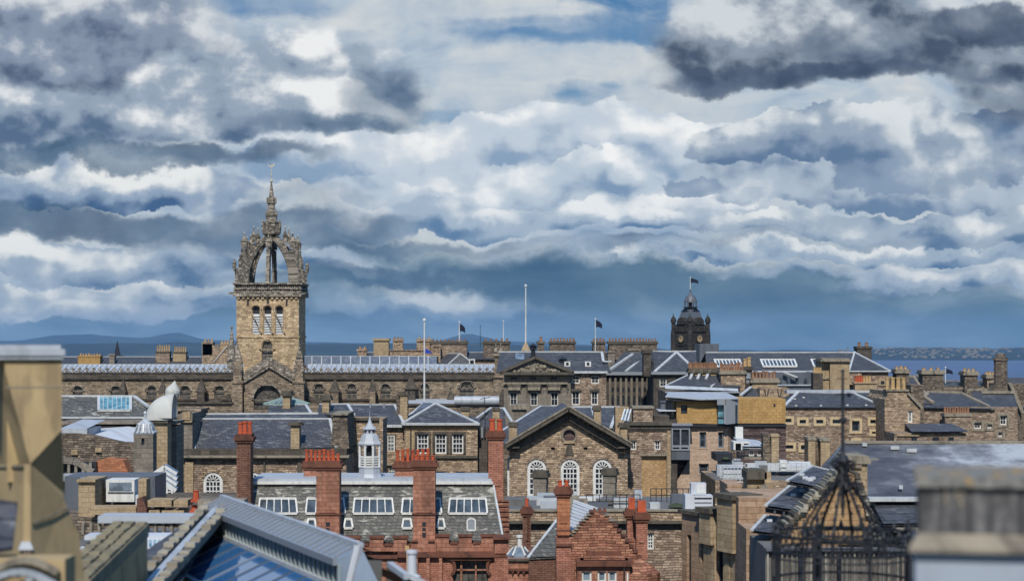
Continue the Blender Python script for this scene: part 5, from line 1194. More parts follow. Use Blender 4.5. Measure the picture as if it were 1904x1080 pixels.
# ---------------------------------------------------------------- centre: gabled hall, annexe, sash-window house, slate hall
def gabled_hall():
    T = Thing('gabled_hall', 'stone hall with a broad gable, a round blind opening and three white arched windows', 'building', 1057, 200)
    X, Z = T.x, T.z
    wins = [(998, 35), (1060, 35), (1120, 35)]; z0 = Z(923); h = Z(853) - z0
    sq = [rect(X(p) - .2, X(p) + .2, Z(836), Z(831)) for p in (1028, 1089)]
    b = MB(); b.facade([(X(947), 0), (X(1167), 0), (X(1167), Z(829)), (X(1057), Z(764)), (X(947), Z(829))], [arch(X(p), z0, T.m(w), h) for p, w in wins] + [circle(X(1058.5), Z(809.5), T.m(11.5))] + sq, 0, 26, .3)
    T.part('wall', b, 'warm_rubble')
    for p, w in wins:
        T.window(X(p), z0, T.m(w), h, .06, 4, 5, .30, 'white_paint', 'window_glass', 'arch', .10, mid=.06)
        f = MB(); o = arch(X(p), z0 + h - T.m(w) / 2 - .02, T.m(w) * 1.32, T.m(w) / 2 * 1.32); n = len(o)
        # voussoirs
        xc, zc, r = X(p), z0 + h - T.m(w) / 2, T.m(w) / 2
        for k in range(9):
            a0, a1 = math.pi * k / 9 + .02, math.pi * (k + 1) / 9 - .02; r1 = r * (1.5 if k == 4 else 1.36)
            f.prism([(xc + r * 1.01 * math.cos(a0), zc + r * 1.01 * math.sin(a0)), (xc + r1 * math.cos(a0), zc + r1 * math.sin(a0)), (xc + r1 * math.cos(a1), zc + r1 * math.sin(a1)), (xc + r * 1.01 * math.cos(a1), zc + r * 1.01 * math.sin(a1))], -.06, -.003)
        T.part('arch_stones', f, 'brown_rubble')
    b = MB(); b.poly(*[(p[0], .3, p[1]) for p in circle(X(1058.5), Z(809.5), T.m(11.5))]); T.part('oculus', b, 'purple_rubble')
    b = MB(); b.ring(circle(X(1058.5), Z(809.5), T.m(15)), circle(X(1058.5), Z(809.5), T.m(11.4)), -.1, .02); T.part('oculus_surround', b, 'grey_ashlar')
    b = MB(); b.box(X(1048), X(1069), -.2, -.003, Z(824), Z(819)); T.part('oculus_sill', b, 'buff_ashlar')
    b = MB(); b.prism([(X(1050), Z(846)), (X(1067), Z(846)), (X(1063), Z(828)), (X(1054), Z(828))], -.14, -.003); T.part('corbel', b, 'dark_coping')
    b = MB()
    for p in sq: b.box(p[0][0], p[1][0], .3, .31, p[0][1], p[2][1])
    T.part('vent_hole', b, 'dark_paint')
    # raking cornice with deep soffit and moulded kneelers
    for s_, xe in ((-1, 940), (1, 1174)):
        b = MB(); b.bar((X(xe), -.75, Z(830) + .15), (X(1057), -.75, Z(764) + .3), 1.4, .45); T.part('raking_cornice', b, 'dark_coping')
        b = MB(); b.bar((X(xe), -1.4, Z(830) + .42), (X(1057), -1.4, Z(764) + .57), .3, .16); T.part('cornice_lead', b, 'coping')
        b = MB(); b.bar((X(xe - s_ * 14), -.3, Z(833) - .15), (X(1057), -.3, Z(772) - .15), .55, .5); T.part('bed_mould', b, 'dark_coping')
        a, c = sorted((X(xe - s_ * 26), X(xe + s_ * -2))); b = MB(); b.box(a, c, -1.1, -.003, Z(832), Z(829)); b.box(a, c, -.8, -.003, Z(836), Z(832)); T.part('kneeler', b, 'dark_coping')
    b = MB(); b.box(X(945), X(1170), -.25, -.003, Z(926), Z(923)); T.part('sill_course', b, 'dark_coping')
    # roof: two slopes and a cross roof behind
    yb = 26
    T.roof([((X(940), -.6, Z(829)), (X(1057), -.6, Z(763)), (X(1057), yb, Z(763)), (X(940), yb, Z(829))), ((X(1174), -.6, Z(829)), (X(1057), -.6, Z(763)), (X(1057), yb, Z(763)), (X(1174), yb, Z(829)))], 'blue_slate', 'roof', .12)
    A, D = (X(926, 20), 16, Z(806, 16)), (X(1006, 34), 34, Z(755, 34))
    T.roof([((X(938), 0, Z(828)), A, D, (X(1056, 20), 20, Z(756, 20)), (X(1056), 0, Z(763)))], 'blue_slate', 'roof', .1, [(A, D), (D, (X(1056, 30), 30, Z(757, 30)))], .35)
    T.roof([((X(1057, 10), 10, Z(790, 10)), (X(1125, 10), 10, Z(800, 10)), (X(1100, 24), 24, Z(757, 24)), (X(1050, 24), 24, Z(757, 24)))], 'blue_slate', 'roof', .1, [((X(1050, 24), 24, Z(756, 24)), (X(1100, 24), 24, Z(756, 24))), ((X(1100, 24), 24, Z(756, 24)), (X(1110, 12), 12, Z(790, 12)))], .35)
    b = MB(); b.box(X(1060, 14), X(1130, 14), 14, 20, 0, Z(800, 14)); T.part('wall', b, 'brown_rubble')
    T.roof([((X(1118, 12), 12, Z(800, 12)), (X(1160, 12), 12, Z(800, 12)), (X(1150, 22), 22, Z(757, 22)), (X(1118, 22), 22, Z(757, 22)))], 'blue_slate', 'roof', .1, [((X(1118, 22), 22, Z(756, 22)), (X(1150, 22), 22, Z(756, 22))), ((X(1150, 22), 21.8, Z(756, 22)), (X(1136, 12), 12, Z(795, 12)))], .35)
    T.chimney(X(946), X(961), 1, 2.4, Z(835), Z(786), 'buff_ashlar', .14, .4, capmat='dark_coping')
    T.chimney(X(1111), X(1124), 9, 11, Z(830), Z(756, 9), 'buff_ashlar', .15, .4, capmat='dark_coping')
    T.chimney(X(1154), X(1167), .5, 2, Z(840), Z(787), 'buff_ashlar', .2, .45, capmat='dark_coping')
    # white window on the left flank, seen on edge
    b = MB(); b.box(X(947) - .2, X(947) - .003, 1.0, 2.4, z0, z0 + h); T.part('window', b, 'white_paint')
gabled_hall()
def annexe():
    T = Thing('annexe', 'flat-roofed stone annexe with a blind bricked-up opening, right of the broad gable', 'building', 1206, 203)
    X, Z = T.x, T.z
    wins = [(1178, 836, 819, 11), (1222.5, 836, 819, 11)]
    rec = rect(X(1193), X(1239.5), Z(930), Z(847))
    b = MB(); b.facade(rect(X(1167), X(1247), 0, Z(798)), [rect(X(p) - T.m(w) / 2, X(p) + T.m(w) / 2, Z(bb), Z(t)) for p, bb, t, w in wins] + [rec], 0, 12, .35); T.part('wall', b, 'brown_rubble')
    for p, bb, t, w in wins: T.window(X(p), Z(bb), T.m(w), Z(t) - Z(bb), .2, 2, 2, .12)
    b = MB(); b.poly((rec[0][0], .35, rec[0][1]), (rec[1][0], .35, rec[1][1]), (rec[2][0], .35, rec[2][1]), (rec[3][0], .35, rec[3][1])); T.part('blocked_opening', b, 'orange_ashlar')
    b = MB(); b.box(X(1166), X(1249), -.5, .8, Z(790), Z(784)); b.box(X(1166), X(1249), -.25, .6, Z(797), Z(790)); T.part('parapet', b, 'dark_coping')
    b = MB(); b.box(X(1167), X(1247), -.12, -.003, Z(801), Z(797)); T.part('frieze', b, 'dark_ashlar')
    b = MB(); b.box(X(1191), X(1242), -.12, -.003, Z(847), Z(844)); T.part('lintel', b, 'coping')
    b = MB(); b.box(X(1240), X(1247), -.2, -.003, 0, Z(800)); T.part('quoin', b, 'buff_ashlar')
    b = MB(); b.box(X(1181), X(1218), 3, 6, Z(800), Z(761)); T.part('roof_block', b, 'brown_rubble')
    b = MB(); b.box(X(1179), X(1220), 2.8, 6.2, Z(761), Z(757)); T.part('block_cap', b, 'coping')
    b = MB(); b.box(X(1150), X(1176), 6, 9, 0, Z(757, 6)); T.part('rear_gable', b, 'buff_ashlar')
    b = MB(); b.add([(X(1158), 2.4, Z(783)), (X(1174), 2.4, Z(785)), (X(1180), 5, Z(764)), (X(1168), 5, Z(764))], [(0, 1, 2, 3)]); T.part('glass_lean_to', b, 'pale_glass')
    b = MB()
    for p in (1158, 1164, 1170): b.bar((X(p), 2.35, Z(783.5)), (X(p + 9), 4.95, Z(763.5)), .14)
    T.part('glazing_bars', b, 'white_paint')
    b = MB(); b.box(X(1218), X(1250), 4, 8, Z(800), Z(775)); T.part('roof_wall', b, 'dark_ashlar')
annexe()
def sash_house():
    T = Thing('sash_window_house', 'hip-roofed stone house with three white sash windows in a row', 'house', 815, 214)
    X, Z = T.x, T.z
    wins = [(786, 843, 806, 21), (819.5, 843, 806, 21), (851, 843, 806, 21), (818, 896, 876, 19), (856, 896, 876, 19)]
    hol = [rect(X(p) - T.m(w) / 2, X(p) + T.m(w) / 2, Z(b), Z(t)) for p, b, t, w in wins]
    b = MB(); b.facade(rect(X(752), X(888), 0, Z(789)), hol, 0, 14, .3); T.part('wall', b, 'warm_rubble')
    for p, bb, t, w in wins:
        T.window(X(p), Z(bb), T.m(w), Z(t) - Z(bb), .14, 3, 4, .14, 'white_paint', 'window_glass', 'rect', .06, mid=.06)
    for p, bb, t, w in wins[:3]:
        f = MB(); f.box(X(p) - T.m(w) * .72, X(p) - T.m(w) * .5 - .004, -.14, -.003, Z(bb), Z(t - 4)); f.box(X(p) + T.m(w) * .5 + .004, X(p) + T.m(w) * .72, -.14, -.003, Z(bb), Z(t - 4)); f.box(X(p) - T.m(w) * .5, X(p) + T.m(w) * .5, -.14, -.003, Z(t), Z(t - 4)); T.part('surround', f, 'dark_ashlar')
    b = MB(); b.box(X(752), X(888), -.3, -.003, Z(851), Z(846)); T.part('string_course', b, 'dark_coping')
    b = MB(); b.box(X(755), X(775), -.05, -.002, Z(846), Z(800)); T.part('pale_panel', b, 'buff_ashlar')
    b = MB(); b.box(X(752), X(888), -.1, -.004, Z(798), Z(791)); T.part('frieze', b, 'orange_ashlar')
    b = MB(); b.box(X(763), X(765), -.35, -.16, Z(870), Z(793)); T.part('downpipe', b, 'iron')
    b = MB(); b.box(X(748), X(892), -.55, .2, Z(790), Z(786)); T.part('gutter', b, 'flashing')
    A, B, Cc = (X(748), -.4, Z(787)), (X(890), -.4, Z(787)), (X(810, 5), 5, Z(750, 5))
    D = (X(786, 14), 14, Z(745, 14))
    T.roof([(A, B, Cc), (A, Cc, (X(796, 14), 14, Z(748, 14)), (X(738, 10), 10, Z(783, 10))), (B, (X(890), 12, Z(787)), (X(796, 14), 14, Z(748, 14)), Cc)], 'blue_slate', 'roof', .1, [(A, Cc), (B, Cc), (A, B)], .34)
    T.roof([((X(738), 8, Z(786, 8)), A, Cc, (X(787, 12), 12, Z(748, 12)))], 'pale_slate', 'roof', .05, [((X(742), 8, Z(782, 8)), (X(789, 12), 12, Z(749, 12)))], .3)  # paler slate puts the light on this left slope into the colour
    # left wing
    wins = [(711, 840, 808, 17), (727, 840, 808, 14), (711, 893, 868, 16), (729, 893, 868, 14)]
    b = MB(); b.facade(rect(X(640), X(752), 0, Z(795)), [rect(X(p) - T.m(w) / 2, X(p) + T.m(w) / 2, Z(bb), Z(t)) for p, bb, t, w in wins], 1.5, 14, .3); T.part('wall', b, 'warm_rubble')
    for p, bb, t, w in wins: T.window(X(p, 1.5), Z(bb, 1.5), T.m(w), Z(t) - Z(bb), 1.64, 3, 4, .14, 'white_paint', 'window_glass', 'rect', .06, mid=.06)
    b = MB(); b.box(X(642), X(752), 1.2, 1.497, Z(866), Z(862)); T.part('string_course', b, 'coping')
    b = MB(); b.box(X(697), X(700), 1.2, 1.49, Z(900), Z(796)); T.part('downpipe', b, 'coping')
    b = MB(); b.box(X(632), X(752), .9, 1.7, Z(795), Z(790)); T.part('gutter', b, 'flashing')
    A, B, Cc, D = (X(690), 1.2, Z(790)), (X(752), 1.2, Z(790)), (X(733, 8), 8, Z(752, 8)), (X(634, 8), 8, Z(752, 8))
    T.roof([((X(640), 1.2, Z(782)), (X(690), 1.2, Z(788)), A, B, Cc, D)], 'blue_slate', 'roof', .1, [(D, Cc), (Cc, (X(750), 1.2, Z(789)))], .3)
    b = MB(); b.box(X(600), X(640), 1.5, 10, 0, Z(790)); T.part('wall', b, 'old_rubble')
    for p in (680, 706):
        b = MB(); b.lathe(X(p), 7, [(.1, Z(768, 7)), (.45, Z(763, 7)), (.15, Z(760, 7)), (.12, Z(751, 7)), (.02, Z(750, 7))], 8); T.part('roof_vent', b, 'zinc')
    T.chimney(X(740), X(754), 4, 6, Z(800), Z(728, 4), 'buff_ashlar', .14, .45, capmat='dark_coping'); 
    b = MB(); b.box(X(733), X(740), 4.2, 5.8, Z(800), Z(732, 4)); T.part('flue', b, 'old_rubble')  # dark stone stands in for the stack's shaded left face
    T.chimney(X(854), X(869), 8, 10, Z(790), Z(757, 8), 'buff_ashlar', .15, .4, capmat='dark_coping')
    # right return with pipes in shade
    b = MB(); b.box(X(888), X(906), 2, 12, 0, Z(800)); T.part('return_wall', b, 'dark_ashlar')
    for p in (891, 896, 901):
        b = MB(); b.box(X(p) - .1, X(p) + .1, 1.7, 1.95, 20, Z(795)); T.part('downpipe', b, 'iron' if p != 896 else 'zinc')
sash_house()
def roofs_between():
    T = Thing('slate_roofed_house', 'slate roofs with white hips between the sash-window house and the broad gable', 'house', 905, 232)
    X, Z = T.x, T.z
    b = MB(); b.box(X(868), X(952), 0, 12, 0, Z(812)); T.part('wall', b, 'old_rubble')
    A, B, Cc = (X(866), -.3, Z(806)), (X(942), -.3, Z(812)), (X(913, 6), 6, Z(758, 6))
    T.roof([(A, (X(880), -.3, Z(806)), Cc), ((X(880), -.3, Z(810)), B, (X(938, 6), 6, Z(758, 6)), Cc)], 'blue_slate', 'roof', .1, [((X(874), -.3, Z(786)), Cc), (Cc, (X(936, 6), 6, Z(758, 6))), ((X(936, 6), 6, Z(758, 6)), (X(952), -.3, Z(784)))], .32)
    T.chimney(X(916), X(929), -1.5, 0, Z(830), Z(757), 'buff_ashlar', .12, .35, capmat='dark_coping')
    T.chimney(X(952), X(980), 8, 11, Z(800), Z(752, 8), 'grey_ashlar', .3, .6, capmat='coping')
    b = MB(); x = X(903); b.bar((x, -2, Z(800)), (x - .1, -2, Z(738)), .09); b.bar((x - .6, -2, Z(741)), (x + .6, -2, Z(737)), .08); T.part('aerial', b, 'iron')
    b = MB(); b.box(X(842), X(928), 14, 18, Z(800), Z(745, 14)); T.part('rear_wall', b, 'old_rubble')
    b = MB(); b.T = Matrix.Translation((X(845, 14), 14, Z(745, 14))) @ Matrix.Rotation(math.pi / 2, 4, 'Y'); b.lathe(0, 0, [(.6, 0), (.6, X(928, 14) - X(845, 14))], 14); T.part('barrel_roof', b, 'lead', smooth=False)
roofs_between()
def slate_hall():
    T = Thing('slate_hall', 'hall with a large dark slate roof above round-headed white windows', 'building', 490, 190)
    X, Z = T.x, T.z
    wins = [(396, 36), (471, 36), (527, 36)]; z0 = Z(936); h = Z(877) - z0
    b = MB(); b.facade(rect(X(343), X(644), 0, Z(851)), [arch(X(p), z0, T.m(w), h) for p, w in wins], 0, 16, .3); T.part('wall', b, 'brown_rubble')
    for p, w in wins:
        T.window(X(p), z0, T.m(w), h, .06, 4, 4, .30, 'white_paint', 'window_glass', 'arch', .10)
        f = MB(); xc, zc, r = X(p), z0 + h - T.m(w) / 2, T.m(w) / 2
        for k in range(9):
            a0, a1 = math.pi * k / 9 + .02, math.pi * (k + 1) / 9 - .02
            f.prism([(xc + r * 1.01 * math.cos(a0), zc + r * 1.01 * math.sin(a0)), (xc + r * 1.4 * math.cos(a0), zc + r * 1.4 * math.sin(a0)), (xc + r * 1.4 * math.cos(a1), zc + r * 1.4 * math.sin(a1)), (xc + r * 1.01 * math.cos(a1), zc + r * 1.01 * math.sin(a1))], -.06, -.003)
        T.part('arch_stones', f, 'warm_rubble')
    b = MB(); b.box(X(345), X(360), -.25, -.003, 0, Z(858)); T.part('pilaster', b, 'buff_ashlar')
    b = MB(); b.box(X(490.5), X(493.5), -.3, -.003, 0, Z(856)); T.part('downpipe', b, 'dark_coping')
    for p in (553, 572): b = MB(); b.box(X(p), X(p + 8), -.25, -.003, 0, Z(858)); T.part('pilaster', b, 'dark_ashlar')
    b = MB(); b.box(X(336), X(650), -.7, .6, Z(850), Z(846)); b.box(X(338), X(648), -.4, .6, Z(853), Z(850)); T.part('cornice', b, 'coping')
    b = MB(); b.box(X(337), X(645), -.1, .8, Z(846), Z(834)); T.part('parapet', b, 'dark_ashlar')
    y1 = 6.5
    A, B, Cc, D = (X(359), .7, Z(837)), (X(624), .7, Z(832)), (X(613, y1), y1, Z(778, y1)), (X(361, y1), y1, Z(778, y1))
    T.roof([(A, B, Cc, D)], 'blue_slate', 'roof', .12, [(A, D), (D, Cc), (Cc, B)], .3)
    E1, E2 = (X(362, 9), 9, Z(770, 9)), (X(592, 9), 9, Z(768, 9))
    T.roof([(D, Cc, (X(600, 9), 9, Z(769, 9)), E1)], 'blue_slate', 'roof', .1, [(E1, E2)], .4)
    b = MB(); b.box(X(335), X(358), -.05, 5, Z(853), Z(768)); T.part('end_wall', b, 'grey_ashlar')
    b = MB(); b.box(X(339), X(354), -.2, 1, Z(780), Z(766)); b.box(X(336), X(358), -.3, 1.2, Z(785), Z(782)); T.part('end_block', b, 'buff_ashlar')
    b = MB(); b.prism([(X(614), Z(834)), (X(648), Z(834)), (X(644), Z(772)), (X(618), Z(772))], .75, 9); T.part('end_stack', b, 'old_rubble')
    b = MB(); b.box(X(614), X(646), .5, 9, Z(772), Z(769)); T.part('end_coping', b, 'coping')
    b = MB(); b.box(X(628), X(700), 9.5, 16, 0, Z(779, 9.5)); T.part('rear_wall', b, 'warm_rubble')
    b = MB(); b.box(X(640), X(693), 9.2, 9.6, Z(781, 9.5), Z(776, 9.5)); T.part('rear_cornice', b, 'dark_coping')
    T.chimney(X(540), X(556), .2, 1.8, Z(845), Z(785), 'buff_ashlar', .28, .3, capmat='dark_coping')
    # lower roofs behind
    b = MB(); b.box(X(480), X(660), 14, 24, 0, Z(780, 14)); T.part('rear_block', b, 'old_rubble')
    for x0, x1, y, zb, zt in ((496, 568, 15, 771, 752), (588, 646, 15, 771, 751)):
        A, B, Cc, D = (X(x0, y), y, Z(zb, y)), (X(x1 + 12, y), y, Z(zb, y)), (X(x1, y + 5), y + 5, Z(zt, y + 5)), (X(x0 + 6, y + 5), y + 5, Z(zt, y + 5))
        T.roof([(A, B, Cc, D)], 'blue_slate', 'roof', .1, [(D, Cc), (Cc, B)], .32)
    # glazed octagonal rooflight
    y = 22; g = MB(); g.lathe(X(533, y), y, [(2.5, Z(751, y)), (2.5, Z(750, y)), (.25, Z(737, y)), (.05, Z(736, y))], 12); go = T.part('glass_cone', g, 'pale_glass')
    f = MB()
    for k in range(24):
        a = k * math.pi / 12; f.bar((X(533, y) + 2.52 * math.cos(a), y + 2.52 * math.sin(a), Z(749.6, y)), (X(533, y), y, Z(736.5, y)), .13)
    f.lathe(X(533, y), y, [(2.65, Z(752, y)), (2.65, Z(750, y)), (2.3, Z(750, y))], 12); f.build('glazing_bars', 'copper_green', go)
    T.chimney(X(485), X(500), 18, 20, Z(790), Z(727, 18), 'buff_ashlar', .25, .5, capmat='dark_coping')
    T.chimney(X(569), X(583), 16, 18, Z(790), Z(735, 16), 'buff_ashlar', .25, .5, capmat='dark_coping')
slate_hall()
def near_stacks():
    for i, (p0, p1, pt, lab) in enumerate(((993, 1018, 874, 'square grey stack in front of the left arched window of the broad gable'), (1122, 1146, 870, 'square grey stack in front of the right arched window of the broad gable'))):
        T = Thing('chimney_stack', lab, 'chimney', (p0 + p1) / 2, 170, group='grey stacks before the broad gable')
        w = T.m(p1 - p0) / 2; zt = T.z(pt)
        T.o.rotation_euler = (0, 0, R(-12))
        b = MB(); b.box(-w * .95, w * .95, -w * .8, w * .8, 0, zt - .6); b.box(-w, w, -w * .85, w * .85, zt - 1.3, zt - .6); T.part('shaft', b, 'grey_ashlar')
        b = MB(); b.box(-w * 1.25, w * 1.25, -w * 1.1, w * 1.1, zt - .6, zt - .25); b.box(-w * 1.1, w * 1.1, -w, w, zt - .25, zt); T.part('cap', b, 'dark_coping')
near_stacks()

# ---------------------------------------------------------------- left middle distance
plain('white_metal', srgb('#bdbdb6'), 0.75, 0.12, 1.0, 0.2, 0.0, 0.3, (0.35, 0.34, 0.31))
def left_roofs():
    T = Thing('rooflit_house', 'grey slate roof with a teal rooflight, in front of the nave', 'house', 190, 235)
    X, Z = T.x, T.z
    b = MB(); b.box(X(20), X(300), 0, 12, 0, Z(780)); T.part('wall', b, 'old_rubble')
    A, B, Cc, D = (X(20), -.3, Z(776)), (X(300), -.3, Z(776)), (X(248, 6), 6, Z(736, 6)), (X(20, 6), 6, Z(736, 6))
    T.roof([(A, B, Cc, D)], 'mossy_slate', 'roof', .1, [(D, Cc), (Cc, (X(276, 2), 2, Z(756, 2))), (A, B)], .45)
    def sl(px, py): t = (776 - py) / 40; y = -.3 + 6.3 * t; return Vector((X(px, y), y - .12, Z(py, y) + .15))
    ps = [sl(184, 765), sl(243, 765), sl(243, 739), sl(184, 739)]; f = MB()
    for i in range(4): f.bar(ps[i], ps[(i + 1) % 4], .34, .3)
    for k in range(1, 7): f.bar(ps[0].lerp(ps[1], k / 7), ps[3].lerp(ps[2], k / 7), .08, .1)
    fo = T.part('rooflight', f, 'flashing'); g = MB(); g.poly(*ps); g.build('pane', 'teal_glass', fo)
left_roofs()
def pale_sheds():
    T = Thing('flat_roofed_block', 'dark rubble block under stepped pale grey metal roofs, left of the domed stair turret', 'building', 180, 165)
    X, Z = T.x, T.z
    b = MB(); b.prism([(X(40), 0), (X(256), 0), (X(256), Z(823)), (X(228), Z(822)), (X(205), Z(817)), (X(186), Z(812)), (X(162), Z(807)), (X(140), Z(805)), (X(40), Z(806))], 0, 1.2); T.part('wall', b, 'old_rubble')
    b = MB(); b.add([(X(160), 1, Z(812)), (X(256), 1, Z(828)), (X(256, 12), 12, Z(788, 12)), (X(166, 12), 12, Z(794, 12))], [(0, 1, 2, 3)]); T.part('metal_roof', b, 'pale_roof')
    b = MB(); b.box(X(108), X(160), .4, 6, Z(812), Z(797)); b.add([(X(108), .4, Z(797)), (X(160), .4, Z(797)), (X(168), 6, Z(780, 6)), (X(125), 6, Z(779, 6))], [(0, 1, 2, 3)]); T.part('metal_box', b, 'lead')
    b = MB(); b.box(X(60), X(290), 10, 14, 0, Z(792, 10)); b.box(X(60), X(290), 9.6, 14.4, Z(788, 10), Z(783, 10)); T.part('rear_wall', b, 'grey_ashlar')
    for p, q in ((139, 841), (184, 836)):
        b = MB(); b.box(X(p - 6), X(p + 6), -.2, -.003, Z(q + 4), Z(q - 5)); T.part('pale_stone', b, 'buff_ashlar')
    # lower colonnade with curved rail
    b = MB(); b.box(X(100), X(214), -6, -5.5, 0, Z(874)); T.part('wall', b, 'dark_lead')
    b = MB(); b.box(X(95), X(214), -6.6, -5, Z(884), Z(872)); T.part('pale_ledge', b, 'lead')
    for k in range(7):
        p = 112 + k * 13; b = MB(); b.box(X(p), X(p + 5), -5.2, -4.9, Z(874), Z(852)); T.part('column', b, 'grey_ashlar')
    b = MB(); pts = [(X(104 + 92 * t / 8), -5, Z(849 + 22 * max(0, t / 8 - .55) ** 1.6 * 3.4)) for t in range(9)]; b.path(pts, .5, .5); T.part('curved_rail', b, 'grey_ashlar')
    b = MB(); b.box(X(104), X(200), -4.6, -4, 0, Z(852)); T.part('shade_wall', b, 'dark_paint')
    b = MB(); b.prism([(X(192), 0), (X(256), 0), (X(256), Z(872)), (X(246), Z(850)), (X(215), Z(846)), (X(196), Z(852))], -4, -2); T.part('brick_wall', b, 'orange_brick')
pale_sheds()
def stair_turret():
    T = Thing('stair_turret', 'small square stone turret with a pale lead dome and slit window', 'turret', 270, 160)
    X, Z = T.x, T.z; w = T.m(18)
    b = MB(); b.facade(rect(-w, w, 0, Z(805)), [rect(X(266.5), X(272), Z(826), Z(813))], -w, w, .3); T.part('shaft', b, 'grey_ashlar')
    b = MB(); b.poly((X(266), -w + .28, Z(826)), (X(272.5), -w + .28, Z(826)), (X(272.5), -w + .28, Z(813)), (X(266), -w + .28, Z(813))); T.part('slit_window', b, 'window_glass')
    b = MB(); b.lathe(0, 0, [(w * 1.5, Z(806)), (w * 1.55, Z(803)), (w * 1.3, Z(800)), (w * 1.2, Z(794)), (w * .95, Z(787)), (w * .5, Z(782)), (w * .15, Z(779)), (.12, Z(770)), (.2, Z(768)), (.05, Z(764))], 4, math.pi / 4); T.part('dome', b, 'lead')
    b = MB()
    for k in range(-2, 3): b.bar((k * w * .42, -w * 1.12, Z(803)), (k * w * .3, -w * .75, Z(788)), .1)
    T.part('dome_rolls', b, 'zinc')
stair_turret()
def cowl():
    T = Thing('vent_cowl', 'big white curved ventilation cowl with a cone cap on a buff flue', 'ventilator', 297, 172)
    X, Z = T.x, T.z
    b = MB(); b.box(X(286), X(315), -1, 1, 0, Z(781)); b.box(X(294), X(314), -1.02, 1.02, 0, Z(852)); T.part('flue', b, 'buff_ashlar')
    b = MB(); b.box(X(283), X(317), -1.3, 1.3, Z(785), Z(780)); T.part('flue_cap', b, 'dark_coping')
    # quarter-bend hood: mouth to the right, tail down
    b = MB(); n, mg = 10, 12; cxx, czz, Rw = X(325), Z(776), T.m(54)
    for i in range(n + 1):
        th = math.pi / 2 * i / n                     # from straight up to the left
        for k in range(mg + 1):
            ph = math.pi * k / mg; r = Rw * math.sin(ph)
            b.v.append((cxx - r * math.sin(th), -Rw * .62 * math.cos(ph), czz + r * math.cos(th) * .82))
    for i in range(n):
        for k in range(mg): b.f.append((i * (mg + 1) + k, i * (mg + 1) + k + 1, (i + 1) * (mg + 1) + k + 1, (i + 1) * (mg + 1) + k))
    b.f.append(tuple(range(mg + 1))); T.part('hood', b, 'white_metal', smooth=True)
    b = MB(); b.box(X(271), X(318), -1.4, 1.4, Z(780), Z(775)); T.part('hood_base', b, 'white_metal')
    b = MB(); b.T = Matrix.Translation((X(316), 1.5, Z(727))) @ Matrix.Rotation(R(12), 4, 'Y'); b.lathe(0, 0, [(.62, -.5), (.68, -.1), (.64, .1), (.03, .9)], 14); T.part('cone_cap', b, 'white_metal', smooth=False)
    b = MB(); b.lathe(X(312), 1.5, [(.4, Z(760)), (.4, Z(730))], 10); T.part('stack', b, 'pale_roof')
cowl()
